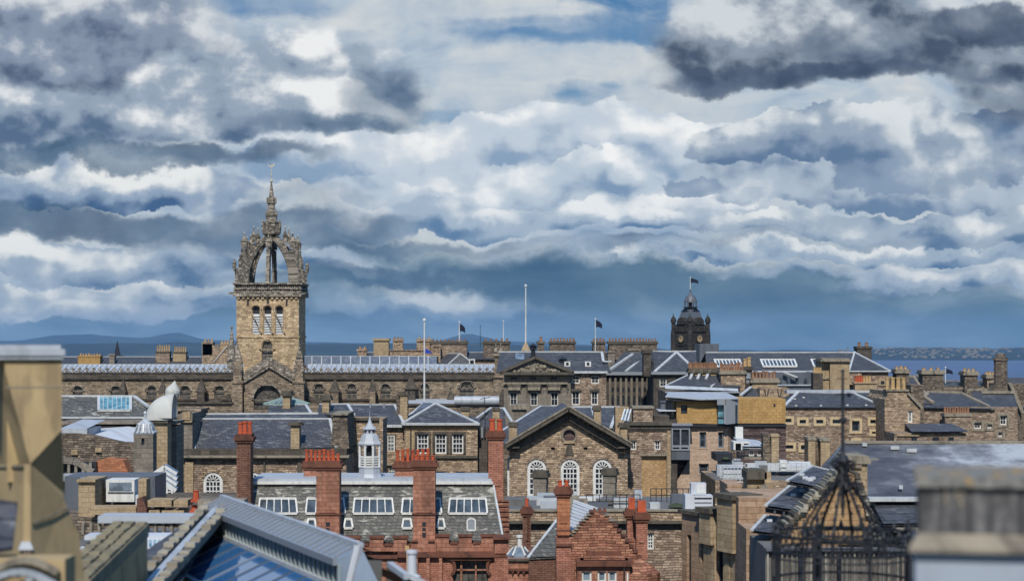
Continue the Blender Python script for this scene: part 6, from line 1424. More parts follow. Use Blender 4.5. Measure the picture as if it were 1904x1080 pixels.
def left_low():
    T = Thing('stone_tower_block', 'narrow dark stone block with buff pilasters between the cowl and the slate hall', 'building', 335, 196)
    X, Z = T.x, T.z
    b = MB(); b.box(X(312), X(342), 0, 8, 0, Z(788)); b.box(X(310), X(336), -1, 6, 0, Z(868)); T.part('wall', b, 'dark_lead')
    for q in (793, 812, 835, 850): 
        b = MB(); b.box(X(316), X(330), -.4, -.003, Z(q + 2), Z(q - 2)); T.part('ledge', b, 'flashing')
    b = MB(); b.box(X(344), X(360), -3, 0, 0, Z(862)); T.part('pilaster', b, 'buff_ashlar')
    b = MB(); b.box(X(330), X(372), -.2, 5, Z(820), Z(762)); b.box(X(327), X(375), -.5, 5, Z(764), Z(760)); T.part('upper_block', b, 'cathedral_stone')
    b = MB(); b.box(X(341), X(355), -.4, -.21, Z(782), Z(768)); T.part('panel', b, 'brown_rubble')
    # greenhouse-like rooflights
    T = Thing('conservatory', 'little white-framed glass conservatory with a stepped ridge roof', 'conservatory', 306, 138)
    X, Z = T.x, T.z
    for k in range(4):
        f = MB(); q = 868 + k * 10; y = 3 - k; w = 22 + (k == 3) * -1
        f.bar((X(306 - w, y), y, Z(q + 14, y)), (X(306, y), y, Z(q, y)), .22, .3); f.bar((X(306 + w, y), y, Z(q + 14, y)), (X(306, y), y, Z(q, y)), .22, .3)
        g = MB(); g.add([(X(306 - w, y), y, Z(q + 14, y)), (X(306, y), y, Z(q, y)), (X(306 + w, y), y, Z(q + 14, y)), (X(306 + w, y), y + .9, Z(q + 9, y)), (X(306, y), y + .9, Z(q - 5, y)), (X(306 - w, y), y + .9, Z(q + 9, y))], [(0, 1, 4, 5), (1, 2, 3, 4)])
        fo = T.part('roof_frame', f, 'white_paint'); g.build('pane', 'pale_glass', fo)
    y = -1; f = MB(); o = [(X(287), Z(924)), (X(326), Z(924)), (X(326), Z(908)), (X(306), Z(898)), (X(287), Z(908))]; i = [(X(290), Z(921)), (X(323), Z(921)), (X(323), Z(910)), (X(306), Z(901.5)), (X(290), Z(910))]
    f.ring(o, i, y, y + .2)
    for p in (297, 306, 315): f.box(X(p) - .06, X(p) + .06, y, y + .15, Z(921), Z(906))
    f.box(X(290), X(323), y + .01, y + .14, Z(913), Z(911)); fo = T.part('gable_frame', f, 'white_paint')
    g = MB(); g.poly(*[(p[0], y + .12, p[1]) for p in i]); g.build('pane', 'window_glass', fo)
    b = MB(); b.box(X(272), X(345), -1.6, 3, 0, Z(925)); T.part('base', b, 'buff_ashlar')
    # low flat roofs with buff copings in front of it
    T = Thing('low_rooftops', 'low flat roofs with buff copings and a white rooflight, left of the glass lantern', 'building', 220, 118)
    X, Z = T.x, T.z
    b = MB(); b.box(X(80), X(440), 0, 20, 0, Z(962)); T.part('wall', b, 'old_rubble')
    b = MB(); b.box(X(85), X(260), 5, 9, Z(965), Z(885, 5)); T.part('slate_wall', b, 'dark_lead')
    b = MB(); b.box(X(139), X(170), 1, 4, Z(990), Z(898)); b.box(X(137), X(172), .8, 4.2, Z(898), Z(893)); T.part('chimney', b, 'buff_ashlar')
    b = MB(); b.lathe(X(129), 4, [(.25, Z(960)), (.2, Z(900)), (.26, Z(899)), (.26, Z(895))], 8); T.part('vent_pipe', b, 'zinc')
    f = MB(); f.box(X(178), X(232), 3, 5, Z(940), Z(898)); fo = T.part('rooflight', f, 'white_paint'); g = MB(); g.box(X(184), X(227), 2.95, 3, Z(918), Z(903)); g.build('pane', 'pale_glass', fo)
    g = MB(); g.box(X(182), X(230), 2.9, 2.99, Z(922), Z(920)); g.build('rail', 'zinc', fo)
    b = MB(); b.box(X(170), X(256), -.5, 1.2, Z(955), Z(941)); T.part('coping_wall', b, 'buff_ashlar')
    b = MB(); b.prism([(X(252), 0), (X(278), 0), (X(276), Z(945)), (X(268), Z(922)), (X(258), Z(925))], -.6, .6); T.part('red_stack', b, 'brown_brick')
    b = MB(); b.box(X(253), X(268), .7, 2, Z(960), Z(892)); T.part('pale_stack', b, 'buff_ashlar')
    for p0, p1, q in ((278, 322, 928), (326, 352, 928), (280, 300, 946), (304, 345, 947)):
        b = MB(); b.box(X(p0), X(p1), -.6, 1.4, Z(q + 12), Z(q)); T.part('coping_wall', b, 'buff_ashlar')
    for p, zt, zb in ((369, 909, 925), (366, 936, 945)):
        b = MB(); b.box(X(p - 7), X(p + 7), -1.4, -.4, Z(zb + 5), Z(zb)); b.lathe(X(p), -.9, [(.2, Z(zb)), (.17, Z(zt + 2)), (.22, Z(zt + 1)), (.22, Z(zt))], 8); T.part('chimney', b, 'terracotta')
    b = MB(); b.box(X(240), X(252), 2, 4, Z(948), Z(925)); T.part('roof_box', b, 'pale_roof')
left_low()

# ---------------------------------------------------------------- red sandstone buildings in the lower centre
def battlement(T, x0, x1, y0, y1, zb, zt, mw, gw, mat, dz=.55, capm='red_coping'):
    b = MB(); b.box(x0, x1, y0, y1, zb, zt - dz); T.part('parapet', b, mat)
    x = x0
    while x < x1 - .2:
        xe = min(x + mw, x1)
        b = MB(); b.box(x, xe, y0, y1, zt - dz, zt - .12); o = T.part('merlon', b, mat)
        c = MB(); c.box(x - .06, xe + .06, y0 - .08, y1 + .08, zt - .12, zt); c.build('merlon_cap', capm, o)
        if xe < x1 - .2:
            c = MB(); c.box(xe + .06, min(xe + gw, x1) - .06, y0 - .06, y1 + .06, zt - dz, zt - dz + .1); T.part('crenel_sill', c, capm)
        x = xe + gw
def red_chimney(T, p0, p1, pt, pb, y, dep, mat, npots, rows, ph, slots=False, pot='terracotta', pr=.105):
    X, Z = T.x, T.z; x0, x1 = X(p0, y), X(p1, y); zt, zb = Z(pt, y), Z(pb, y)
    b = MB(); b.box(x0, x1, y, y + dep, zb, zt - .5)
    b.box(x0 + .15, x1 - .15, y - .05, y - .003, zb + (zt - zb) * .36, zt - .75)
    o = T.part('chimney', b, mat)
    b = MB(); b.box(x0 - .09, x1 + .09, y - .09, y + dep + .09, zt - .5, zt - .36); b.box(x0 - .16, x1 + .16, y - .16, y + dep + .16, zt - .36, zt - .16); b.box(x0 - .06, x1 + .06, y - .06, y + dep + .06, zt - .16, zt); b.build('chimney_cap', 'red_coping', o)
    if slots:
        zz = zb + (zt - zb) * .33
        b = MB(); b.box(x0 - .06, x1 + .06, y - .08, y + dep + .06, zz, zz + .1); b.build('string_course', 'red_coping', o)
        xm = (x0 + x1) / 2
        for za, zc2, w in ((.19, .24, .11), (.05, .17, .1)):
            b = MB(); b.box(xm - w, xm + w, y - .02, y - .004, zb + (zt - zb) * za, zb + (zt - zb) * zc2); b.build('flue_slot', 'dark_paint', o)
        b = MB(); b.box(xm - .14, xm + .14, y - .05, y - .021, zb + (zt - zb) * .11, zb + (zt - zb) * .125); b.build('slot_bar', mat, o)
    for r in range(rows):
        for k in range(npots):
            T.pot(x0 + (x1 - x0) * (k + .5) / npots, y + dep * (r + .5) / rows, zt, ph * random.uniform(.92, 1.08), pr, pot, o)
    return o
def red_mansion():
    T = Thing('red_sandstone_mansion', 'red sandstone building with a mossy mansard roof, white rooflights and battlements', 'building', 760, 112)
    X, Z = T.x, T.z
    # mansard
    yb = 3.4
    def sl(px, py, off=0.0):
        t = (1004 - py) / (1004 - 900.0); y = .8 + (yb - .8) * t
        return Vector((X(px, y), y - off, Z(py, y) + off * .6))
    ps = [sl(458, 1004), sl(936, 1004), sl(917, 900), sl(470, 900)]
    T.roof([tuple(map(tuple, ps))], 'mossy_slate', 'roof', .1, [(ps[2], ps[1])], .12)
    b = MB(); b.bar(tuple(ps[3] + Vector((0, -.1, .1))), tuple(ps[2] + Vector((0, -.1, .1))), .3, .16); T.part('ridge_lead', b, 'white_paint')
    b = MB(); b.box(X(468, yb), X(914, yb), yb - .1, yb + 5, Z(897, yb), Z(889, yb)); T.part('flat_roof', b, 'lead')
    b = MB(); b.box(X(466), X(934), .9, 9, 0, Z(1004)); T.part('wall', b, 'red_brick')
    b = MB(); b.box(X(470, yb), X(914, yb), yb + .05, yb + 6, Z(1010), Z(898, yb)); T.part('attic', b, 'brown_brick')
    def light(p0, p1, t, bt, n, fw=.09):
        q = [sl(p0 - 1, bt, .12), sl(p1 + 1, bt, .12), sl(p1 - 2, t, .12), sl(p0 + 2, t, .12)]
        f = MB()
        for i in range(4): f.bar(q[i], q[(i + 1) % 4], fw, .14)
        for k in range(1, n): f.bar(q[0].lerp(q[1], k / n), q[3].lerp(q[2], k / n), .055, .1)
        fo = T.part('rooflight', f, 'white_paint'); g = MB(); c = Vector((0, .05, -.03)); g.poly(*[tuple(v + c) for v in q]); g.build('pane', 'skylight_glass', fo)
    for p0, p1, n in ((482, 552, 5), (570, 641, 4), (658, 731, 5), (748, 820, 5), (835, 905, 5)): light(p0, p1, 928, 956, n)
    for p0, p1 in ((572, 587), (641, 655), (749, 765), (814, 826)): light(p0, p1, 966, 983, 1, .1)
    b = MB(); q = [sl(869, 986, .05), sl(884, 986, .05), sl(884, 972, .35), sl(876.5, 969, .4), sl(869, 972, .35)]
    b.poly(*map(tuple, q)); T.part('dormer_light', b, 'zinc')
    f = MB()
    for i in range(5): f.bar(q[i], q[(i + 1) % 5], .08, .1)
    T.part('dormer_frame', f, 'white_paint')
    # battlements and string courses
    battlement(T, X(600), X(766), -.15, .35, Z(1024), Z(996), T.m(25), T.m(19), 'red_sandstone')
    battlement(T, X(811), X(932), -.15, .35, Z(1024), Z(993), T.m(24), T.m(18), 'red_sandstone')
    b = MB(); b.box(X(766), X(811), -.5, .35, Z(1024), Z(1002)); T.part('parapet', b, 'red_sandstone')
    for p in (772, 803): b = MB(); b.box(X(p - 6), X(p + 6), -.6, -.501, Z(1005), Z(1002)); T.part('cap', b, 'red_coping')
    b = MB(); b.box(X(560), X(740), -.55, .4, Z(1036), Z(1031)); b.box(X(740), X(946), -.75, .4, Z(1033), Z(1028)); b.box(X(740), X(946), -.5, .38, Z(1028), Z(1024)); T.part('string_course', b, 'red_coping')
    # bays below
    hol = [rect(X(842), X(854), Z(1092), Z(1041)), rect(X(860), X(884), Z(1053), Z(1041)), rect(X(860), X(884), Z(1092), Z(1056)), rect(X(886), X(909), Z(1053), Z(1041)), rect(X(886), X(909), Z(1092), Z(1056))]
    xs, xe = X(836), X(918)
    win = rect(X(842), X(910), 4, Z(1038))
    b = MB(); b.facade(rect(X(742), X(946), 0, Z(1030)), [win], -.4, .9, .45); T.part('wall', b, 'red_brick')
    f = MB()
    for p, w in ((842, 2), (858, 3.5), (885, 2.5), (909, 2)): f.box(X(p) - T.m(w) / 2, X(p) + T.m(w) / 2, -.3, -.05, 4, Z(1038))
    f.box(X(842), X(910), -.3, -.05, Z(1059), Z(1056.5)); f.box(X(842), X(910), -.3, -.05, Z(1041), Z(1038)); fo = T.part('mullioned_window', f, 'red_sandstone')
    f = MB(); f.box(X(843), X(909), -.25, -.1, Z(1057), Z(1056)); f.box(X(870.5), X(871.5), -.25, -.1, Z(1090), Z(1041)); f.box(X(896.5), X(897.5), -.25, -.1, Z(1090), Z(1041)); f.build('sash', 'dark_paint', fo)
    g = MB(); g.poly((X(842), -.08, 4), (X(910), -.08, 4), (X(910), -.08, Z(1038)), (X(842), -.08, Z(1038))); g.build('pane', 'dull_glass', fo)
    for s_, p in ((-1, 838), (1, 914)):
        b = MB(); pts = [(X(p - s_ * 8 * math.cos(a) ), -.45, Z(1052 + 14 * math.sin(a))) for a in [k * math.pi / 12 for k in range(-5, 6)]]; b.path(pts, .16, .16, (0, 1, 0)); T.part('window_scroll', b, 'red_coping')
    b = MB(); b.box(X(838), X(914), -.6, -.38, Z(1039), Z(1036)); T.part('lintel', b, 'red_coping')
    b = MB(); b.box(X(742), X(836), -.42, -.401, Z(1100), Z(1031)) ; T.part('brick_panel', b, 'red_brick')
    for p in (775, 797, 820):
        b = MB(); b.box(X(p - 3), X(p + 3), -.7, -.43, 4, Z(1034)); T.part('pilaster', b, 'red_sandstone')
    b = MB(); b.box(X(920), X(946), -.7, 1.2, 0, Z(1030)); b.box(X(920), X(946), -.6, 1.2, Z(1026), Z(1000)); T.part('corner_pier', b, 'red_brick')
    b = MB(); b.box(X(917), X(949), -.85, 1.3, Z(1000), Z(996)); T.part('pier_cap', b, 'red_coping')
    b = MB(); b.box(X(757), X(759.5), -.8, -.6, 4, Z(1016)); b.box(X(754), X(762), -.85, -.5, Z(1020), Z(1012)); T.part('downpipe', b, 'buff_pot')
    b = MB(); b.box(X(600), X(742), -.35, .8, 0, Z(1036)); T.part('wall', b, 'red_sandstone')
    for p in (700, 728):
        b = MB(); b.box(X(p - 9), X(p + 9), -.42, -.36, Z(1100), Z(1044)); o = T.part('window_recess', b, 'brown_brick'); g = MB(); g.box(X(p - 6), X(p + 6), -.46, -.421, Z(1100), Z(1048)); g.build('pane', 'dull_glass', o)
    # crow-stepped end gable on the right
    for k in range(8):
        p = 924 + k * 2.4; q = 933 + k * 8.4; b = MB(); b.box(X(p, 2), X(946, 2), 1.3 + (7 - k) * .28, 3.6, Z(q + 9, 2), Z(q, 2)); b.box(X(p - 1, 2), X(947, 2), 1.2 + (7 - k) * .28, 3.62, Z(q + 1.8, 2), Z(q, 2)); T.part('crow_step', b, 'red_sandstone')
    # chimneys
    red_chimney(T, 588, 631, 857, 1006, -.2, 1.3, 'red_sandstone', 5, 1, .42, True)
    red_chimney(T, 768, 809, 856, 1006, -.2, 1.3, 'red_sandstone', 4, 1, .3, True)
    red_chimney(T, 565, 621, 857, 905, 5.2, .9, 'red_sandstone', 7, 1, .66, pr=.105)
    red_chimney(T, 734, 800, 858, 905, 5.2, .9, 'red_sandstone', 7, 1, .72, pr=.11)
    red_chimney(T, 440, 466, 807, 1010, 1.2, 1.2, 'brown_brick', 3, 1, .7, pr=.14)
    red_chimney(T, 908, 936, 801, 960, 3.4, 1.0, 'red_brick', 2, 1, .7, pr=.18)
    # ventilation cupola
    yc = 4.6; xc = X(687.5, yc); s = (112 + yc) / F; z = lambda p: Z(p, yc); a8 = math.pi / 8
    b = MB(); b.lathe(xc, yc, [(27 * s, z(893)), (27 * s, z(890)), (25 * s, z(888)), (21.5 * s, z(880)), (20.5 * s, z(870)), (21.5 * s, z(869)), (21.5 * s, z(867))], 8, a8); co = T.part('cupola', b, 'lead')
    b = MB(); b.lathe(xc, yc, [(17 * s, z(868)), (17 * s, z(849))], 8, a8); b.build('louvre_core', 'dark_paint', co)
    for k in range(8):
        an = a8 + k * math.pi / 4; cx, cy = xc + 19.5 * s * math.cos(an), yc + 19.5 * s * math.sin(an)
        b = MB(); b.lathe(cx, cy, [(2.3 * s, z(868)), (2.3 * s, z(822))], 6); b.build('cupola_post', 'white_paint', co)
        am = an + math.pi / 8; p, q = Vector((xc + 19 * s * math.cos(an), yc + 19 * s * math.sin(an), 0)), Vector((xc + 19 * s * math.cos(an + math.pi / 4), yc + 19 * s * math.sin(an + math.pi / 4), 0))
        for j in range(4):
            zz = z(866 - j * 4.4); b = MB(); b.bar(p + Vector((0, 0, zz)), q + Vector((0, 0, zz)), .07, .085); b.build('louvre', 'white_paint', co)
        b = MB(); b.bar(p + Vector((0, 0, z(848.5))), q + Vector((0, 0, z(848.5))), .12, .12); b.build('cupola_rail', 'white_paint', co)
        # arched heads
        b = MB(); m = p.lerp(q, .5); hd = (q - p) / 2
        pts = [m + hd * math.cos(t) * .95 + Vector((0, 0, z(830) + 5.5 * s * math.sin(t))) for t in [math.pi * j / 6 for j in range(7)]]; b.path([tuple(v) for v in pts], .09, .12); b.build('cupola_arch', 'white_paint', co)
        b = MB(); p2, q2 = p + Vector((0, 0, z(823))), q + Vector((0, 0, z(823))); b.bar(p2, q2, .12, .2); b.build('cupola_beam', 'white_paint', co)
    b = MB(); b.lathe(xc, yc, [(9 * s, z(848)), (8 * s, z(838)), (3 * s, z(828))], 8); b.build('bell', 'iron', co)
    b = MB(); b.lathe(xc, yc, [(17 * s, z(824)), (23 * s, z(826)), (23 * s, z(824)), (20 * s, z(821)), (18 * s, z(815)), (15.5 * s, z(808)), (11.5 * s, z(806.5)), (10.5 * s, z(806)), (10.5 * s, z(798))], 8, a8); b.build('cupola_dome', 'lead', co)
    for k in range(8):
        an = k * math.pi / 4; b = MB(); b.T = Matrix.Translation((xc + 9.75 * s * math.cos(an), yc + 9.75 * s * math.sin(an), z(802))) @ Matrix.Rotation(an, 4, 'Z') @ Matrix.Rotation(math.pi / 2, 4, 'Y')
        b.lathe(0, 0, [(2.0 * s, -.02), (2.0 * s, .03)], 10); b.build('cupola_hole', 'dark_paint', co)
    b = MB(); b.lathe(xc, yc, [(10 * s, z(798.5)), (13.5 * s, z(797.5)), (13 * s, z(796)), (8 * s, z(792.5)), (4.5 * s, z(787)), (2.4 * s, z(781)), (1.6 * s, z(777)), (.5 * s, z(775)), (.4 * s, z(764)), (.02, z(763))], 12); b.build('cupola_spire', 'lead', co)
red_mansion()
def red_gable_house():
    T = Thing('crow_step_house', 'red stone house with a stepped gable and banded oriel', 'house', 1110, 98)
    X, Z = T.x, T.z
    apex = 1110; steps = []
    n = 9
    L = [(1060 + (apex - 8 - 1060) * k / n, 1000 - (1000 - 952) * (k + 1) / n) for k in range(n)]
    Rr = [(apex + 14 + (1222 - apex - 14) * k / 13, 958 + (1085 - 958) * k / 13) for k in range(14)]
    poly = [(X(1058), 0)]
    poly = [(X(1058), 0), (X(1226), 0), (X(1226), Z(1090))]
    for p, q in reversed(Rr):
        poly += [(X(p + 9), Z(q)), (X(p), Z(q))]
    for p, q in reversed(L):
        poly += [(X(p + 6), Z(q)), (X(p), Z(q))]
    poly += [(X(1058), Z(1000))]
    out = [poly[0]]
    for p in poly[1:]:
        if abs(p[0] - out[-1][0]) + abs(p[1] - out[-1][1]) > 1e-4: out.append(p)
    b = MB(); b.prism(out, 0, .9); T.part('gable', b, 'red_rubble')
    for p, q in L: b = MB(); b.box(X(p - 1.2), X(p + 6.2), -.08, .98, Z(q + .3), Z(q - 1.8)); T.part('crow_step', b, 'coping' if random.random() < .6 else 'red_coping')
    for p, q in Rr: b = MB(); b.box(X(p), X(p + 10), -.08, .98, Z(q + .3), Z(q - 2.2)); T.part('crow_step', b, 'red_coping' if random.random() < .5 else 'coping')
    for x in (1106, 1116, 1125): b = MB(); b.frustum(X(x), .4, Z(953), Z(945), .12, .12, .05, .05); T.part('finial', b, 'red_coping')
    # chimney at the left of the gable
    red_chimney(T, 1036, 1060, 905, 1010, .1, 1.0, 'orange_brick', 2, 1, .32, pr=.11)
    b = MB(); b.box(X(1034), X(1062), -.2, 1.2, 0, Z(1000)); b.box(X(1034), X(1068), -.35, 1.0, 0, Z(1040)); T.part('chimney_breast', b, 'red_brick')
    for zz in (985, 1012): b = MB(); b.box(X(1033), X(1063), -.3, -.203, Z(zz + 2), Z(zz - 2)); T.part('string_course', b, 'red_coping')
    # oriel with corbelled, stepped stone roof
    for k, (w, q) in enumerate(((44, 1036), (38, 1030), (32, 1022), (27, 1015))):
        b = MB(); b.box(X(1122 - w), X(1122 + w), -1.3 + k * .3, .1, Z(q + 8), Z(q)); T.part('oriel_roof', b, 'red_coping' if k % 2 == 0 else 'red_rubble')
    b = MB(); b.box(X(1070), X(1173), -1.55, .1, Z(1046), Z(1036)); T.part('oriel_cornice', b, 'red_coping')
    wins = [(1089, 18), (1117, 16), (1136, 16)]
    hol = [rect(X(p) - T.m(w) / 2, X(p) + T.m(w) / 2, Z(1076), Z(1056)) for p, w in wins]
    b = MB(); b.facade(rect(X(1072), X(1168), 0, Z(1046)), hol, -1.3, 0, .2); T.part('oriel_wall', b, 'red_sandstone')
    for p, w in wins: T.window(X(p), Z(1076), T.m(w), Z(1056) - Z(1076), -1.2, 1, 1, .09, 'white_paint', 'pale_glass')
    b = MB(); b.box(X(1156), X(1159), -1.5, -1.31, 0, Z(1040)); T.part('downpipe', b, 'iron')
    b = MB(); b.box(X(1162), X(1165), -1.5, -1.31, Z(1080), Z(1058)); T.part('sash', b, 'white_paint')
    b = MB(); b.lathe(X(1190), -.4, [(1.0, 0), (1.0, Z(1062)), (.6, Z(1048)), (.1, Z(1036))], 10); T.part('turret', b, 'red_rubble')
    # twin flues on the right
    for p0, p1, q in ((1166, 1185, 946), (1183, 1204, 952)):
        red_chimney(T, p0, p1, q, 1040, 2.5 if p0 == 1166 else 1.6, .8, 'red_brick', 1, 1, .1)
    b = MB(); b.box(X(1169, 2.6), X(1181, 2.6), 2.6, 3.1, Z(948, 2.5), Z(926, 2.5)); T.part('chimney_pot', b, 'terracotta'); b = MB(); b.box(X(1186, 1.7), X(1201, 1.7), 1.7, 2.2, Z(953, 1.6), Z(931, 1.6)); T.part('chimney_pot', b, 'terracotta')
    # roofs behind the gable
    A, B, Cc = (X(982, 2), 2, Z(1036, 2)), (X(1060), 2, Z(1040)), (X(1060, 7), 7, Z(935, 7))
    T.roof([(A, B, (X(1062, 6), 6, Z(942, 6)), (X(1040, 6), 6, Z(962, 6)))], 'mossy_slate', 'roof', .1, [(A, (X(1040, 6), 6, Z(961, 6)))], .16)
    b = MB(); b.box(X(984, 2), X(1058, 2), 2.1, 7, 0, Z(1036, 2)); T.part('wall', b, 'brown_brick')
    ps = [(X(1058, 3), 3, Z(982, 3)), (X(1072, 3), 3, Z(988, 3)), (X(1110, 8), 8, Z(944, 8)), (X(1066, 8), 8, Z(929, 8))]
    T.roof([tuple(ps)], 'lead', 'metal_roof', .08, [(ps[3], ps[2]), (ps[1], ps[2])], .14)
    b = MB(); v = [Vector(p) for p in ps]
    for k in range(1, 9): t = k / 9; b.bar(v[0].lerp(v[3], t) + Vector((0, -.03, .05)), v[1].lerp(v[2], t) + Vector((0, -.03, .05)), .06)
    T.part('roof_roll', b, 'pale_roof')
    b = MB(); b.box(X(1062, 4), X(1104, 4), 4.5, 8, 0, Z(990, 4)); T.part('wall', b, 'brown_brick')
red_gable_house()
def red_link():
    T = Thing('red_parapet_range', 'low red parapet range with a small glass rooflight, between the two red buildings', 'building', 992, 103)
    X, Z = T.x, T.z
    b = MB(); b.box(X(944), X(1042), 0, 6, 0, Z(1040)); T.part('wall', b, 'red_sandstone')
    b = MB(); b.box(X(945), X(1040), -.15, .3, Z(1042), Z(1039)); T.part('coping', b, 'dark_coping')
    b = MB(); b.box(X(945), X(1040), -.18, -.003, Z(1060), Z(1056)); T.part('string_course', b, 'red_coping')
    for k in range(9):
        p = 950 + k * 10.5; b = MB(); b.prism([(X(p), Z(1060)), (X(p + 6), Z(1060)), (X(p + 3), Z(1068))], -.16, -.004); T.part('corbel', b, 'red_coping')
    b = MB(); x = X(965); zz = Z(1036); r = .65
    b.lathe(x, 1.5, [(r, zz - .15), (r, zz), (r * .45, zz + .4), (.02, zz + .42)], 6); o = T.part('roof_lantern', b, 'pale_glass')
    b = MB()
    for k in range(6): a = k * math.pi / 3; b.bar((x + r * math.cos(a), 1.5 + r * math.sin(a), zz), (x + r * .45 * math.cos(a), 1.5 + r * .45 * math.sin(a), zz + .42), .08)
    b.build('glazing_bars', 'white_paint', o)
    b = MB(); b.lathe(X(967), 3, [(.15, Z(1035)), (.13, Z(1010)), (.2, Z(1009)), (.2, Z(1005)), (.02, Z(1004))], 8); T.part('vent_pipe', b, 'white_paint')
    o = red_chimney(T, 972, 987, 942, 1040, 2, .6, 'brown_brick', 1, 1, .45)
    b = MB(); x = X(983, 2)
    for zz in range(960, 1030, 6): b.box(x - .08, x + .05, 1.95, 1.997, Z(zz + 3, 2), Z(zz, 2))
    b.build('tooth_bricks', 'red_coping', o)
red_link()
def stone_back_range():
    T = Thing('flat_roofed_range', 'flat-roofed buff stone range strewn with roof clutter, at the foot of the broad gable', 'building', 1100, 140)
    X, Z = T.x, T.z
    w = rect(X(1203), X(1216), Z(1021), Z(991))
    b = MB(); b.facade(rect(X(938), X(1275), 0, Z(972)), [w], 0, 14, .25); T.part('wall', b, 'brown_rubble')
    T.window((w[0][0] + w[1][0]) / 2, w[0][1], w[1][0] - w[0][0], w[2][1] - w[0][1], .15, 2, 4, .12, bar=.06, mid=.05)
    b = MB(); b.box(X(936), X(1278), -.5, .5, Z(972), Z(967)); b.box(X(936), X(1278), -.25, .4, Z(975), Z(972)); b.box(X(936), X(1278), -.1, .4, Z(982), Z(975)); T.part('cornice', b, 'dark_coping')
    b = MB(); b.box(X(938), X(1276), -.15, .5, Z(967), Z(950)); T.part('parapet', b, 'warm_rubble')
    b = MB(); b.box(X(936), X(1278), -.25, .6, Z(950), Z(947)); T.part('parapet_coping', b, 'coping')
    b = MB(); b.box(X(938), X(1276), .6, 14, Z(952), Z(951)); T.part('flat_roof', b, 'felt')
    for y, p0, p1, q in ((5, 936, 1160, 941), (11, 940, 1270, 933)):
        b = MB(); b.box(X(p0, y), X(p1, y), y, y + .4, Z(952), Z(q, y)); T.part('low_wall', b, 'coping')
    rnd = random.Random(12)
    for k in range(22):
        p = rnd.uniform(940, 1270); y = rnd.uniform(1.5, 13); w = rnd.uniform(.3, 1.3)
        b = MB(); b.box(X(p, y) - w, X(p, y) + w, y, y + rnd.uniform(.4, 1.2), Z(952), Z(952) + rnd.uniform(.25, .8)); T.part('roof_plant', b, rnd.choice(['flashing', 'felt', 'lead', 'white_paint', 'dark_lead', 'coping', 'felt']))
    for y, p0, p1 in ((3, 1090, 1190), (9, 1210, 1290)):
        for k in range(9):
            p = p0 + (p1 - p0) * k / 8; b = MB(); b.box(X(p, y) - .03, X(p, y) + .03, y - .03, y + .03, Z(951), Z(951) + 1.0); T.part('rail_post', b, 'iron')
        for h in (.5, 1.0): b = MB(); b.box(X(p0, y), X(p1, y), y - .03, y + .03, Z(951) + h - .03, Z(951) + h + .03); T.part('rail', b, 'iron')
    b = MB(); b.lathe(X(1258, 3), 3, [(.1, Z(951)), (.7, Z(948)), (.5, Z(944)), (.1, Z(941))], 7); T.part('shrub', b, 'plant')
    T2 = Thing('air_handling_unit', 'pale grey ventilation unit of two stacked boxes on a flat roof', 'ventilator', 1298, 140)
    X, Z = T2.x, T2.z
    b = MB(); b.box(X(1273), X(1287), -.5, 1.2, Z(946), Z(919)); b.box(X(1287), X(1324), -.5, 1.2, Z(944), Z(920)); T2.part('lower_box', b, 'pale_roof')
    b = MB(); b.box(X(1285), X(1313), 0, 1.1, Z(919), Z(898)); T2.part('upper_box', b, 'pale_roof')
    b = MB(); b.box(X(1296), X(1312), -.02, -.003, Z(916), Z(900)); T2.part('panel', b, 'white_paint')
    for q in (925, 933, 941): b = MB(); b.box(X(1290), X(1322), -.53, -.502, Z(q + 1.2), Z(q - 1.5)); T2.part('louvre_slot', b, 'dark_paint' if q == 925 else 'zinc')
    b = MB(); b.box(X(1271), X(1326), -.8, 1.4, 0, Z(945)); T2.part('plinth', b, 'felt')
stone_back_range()

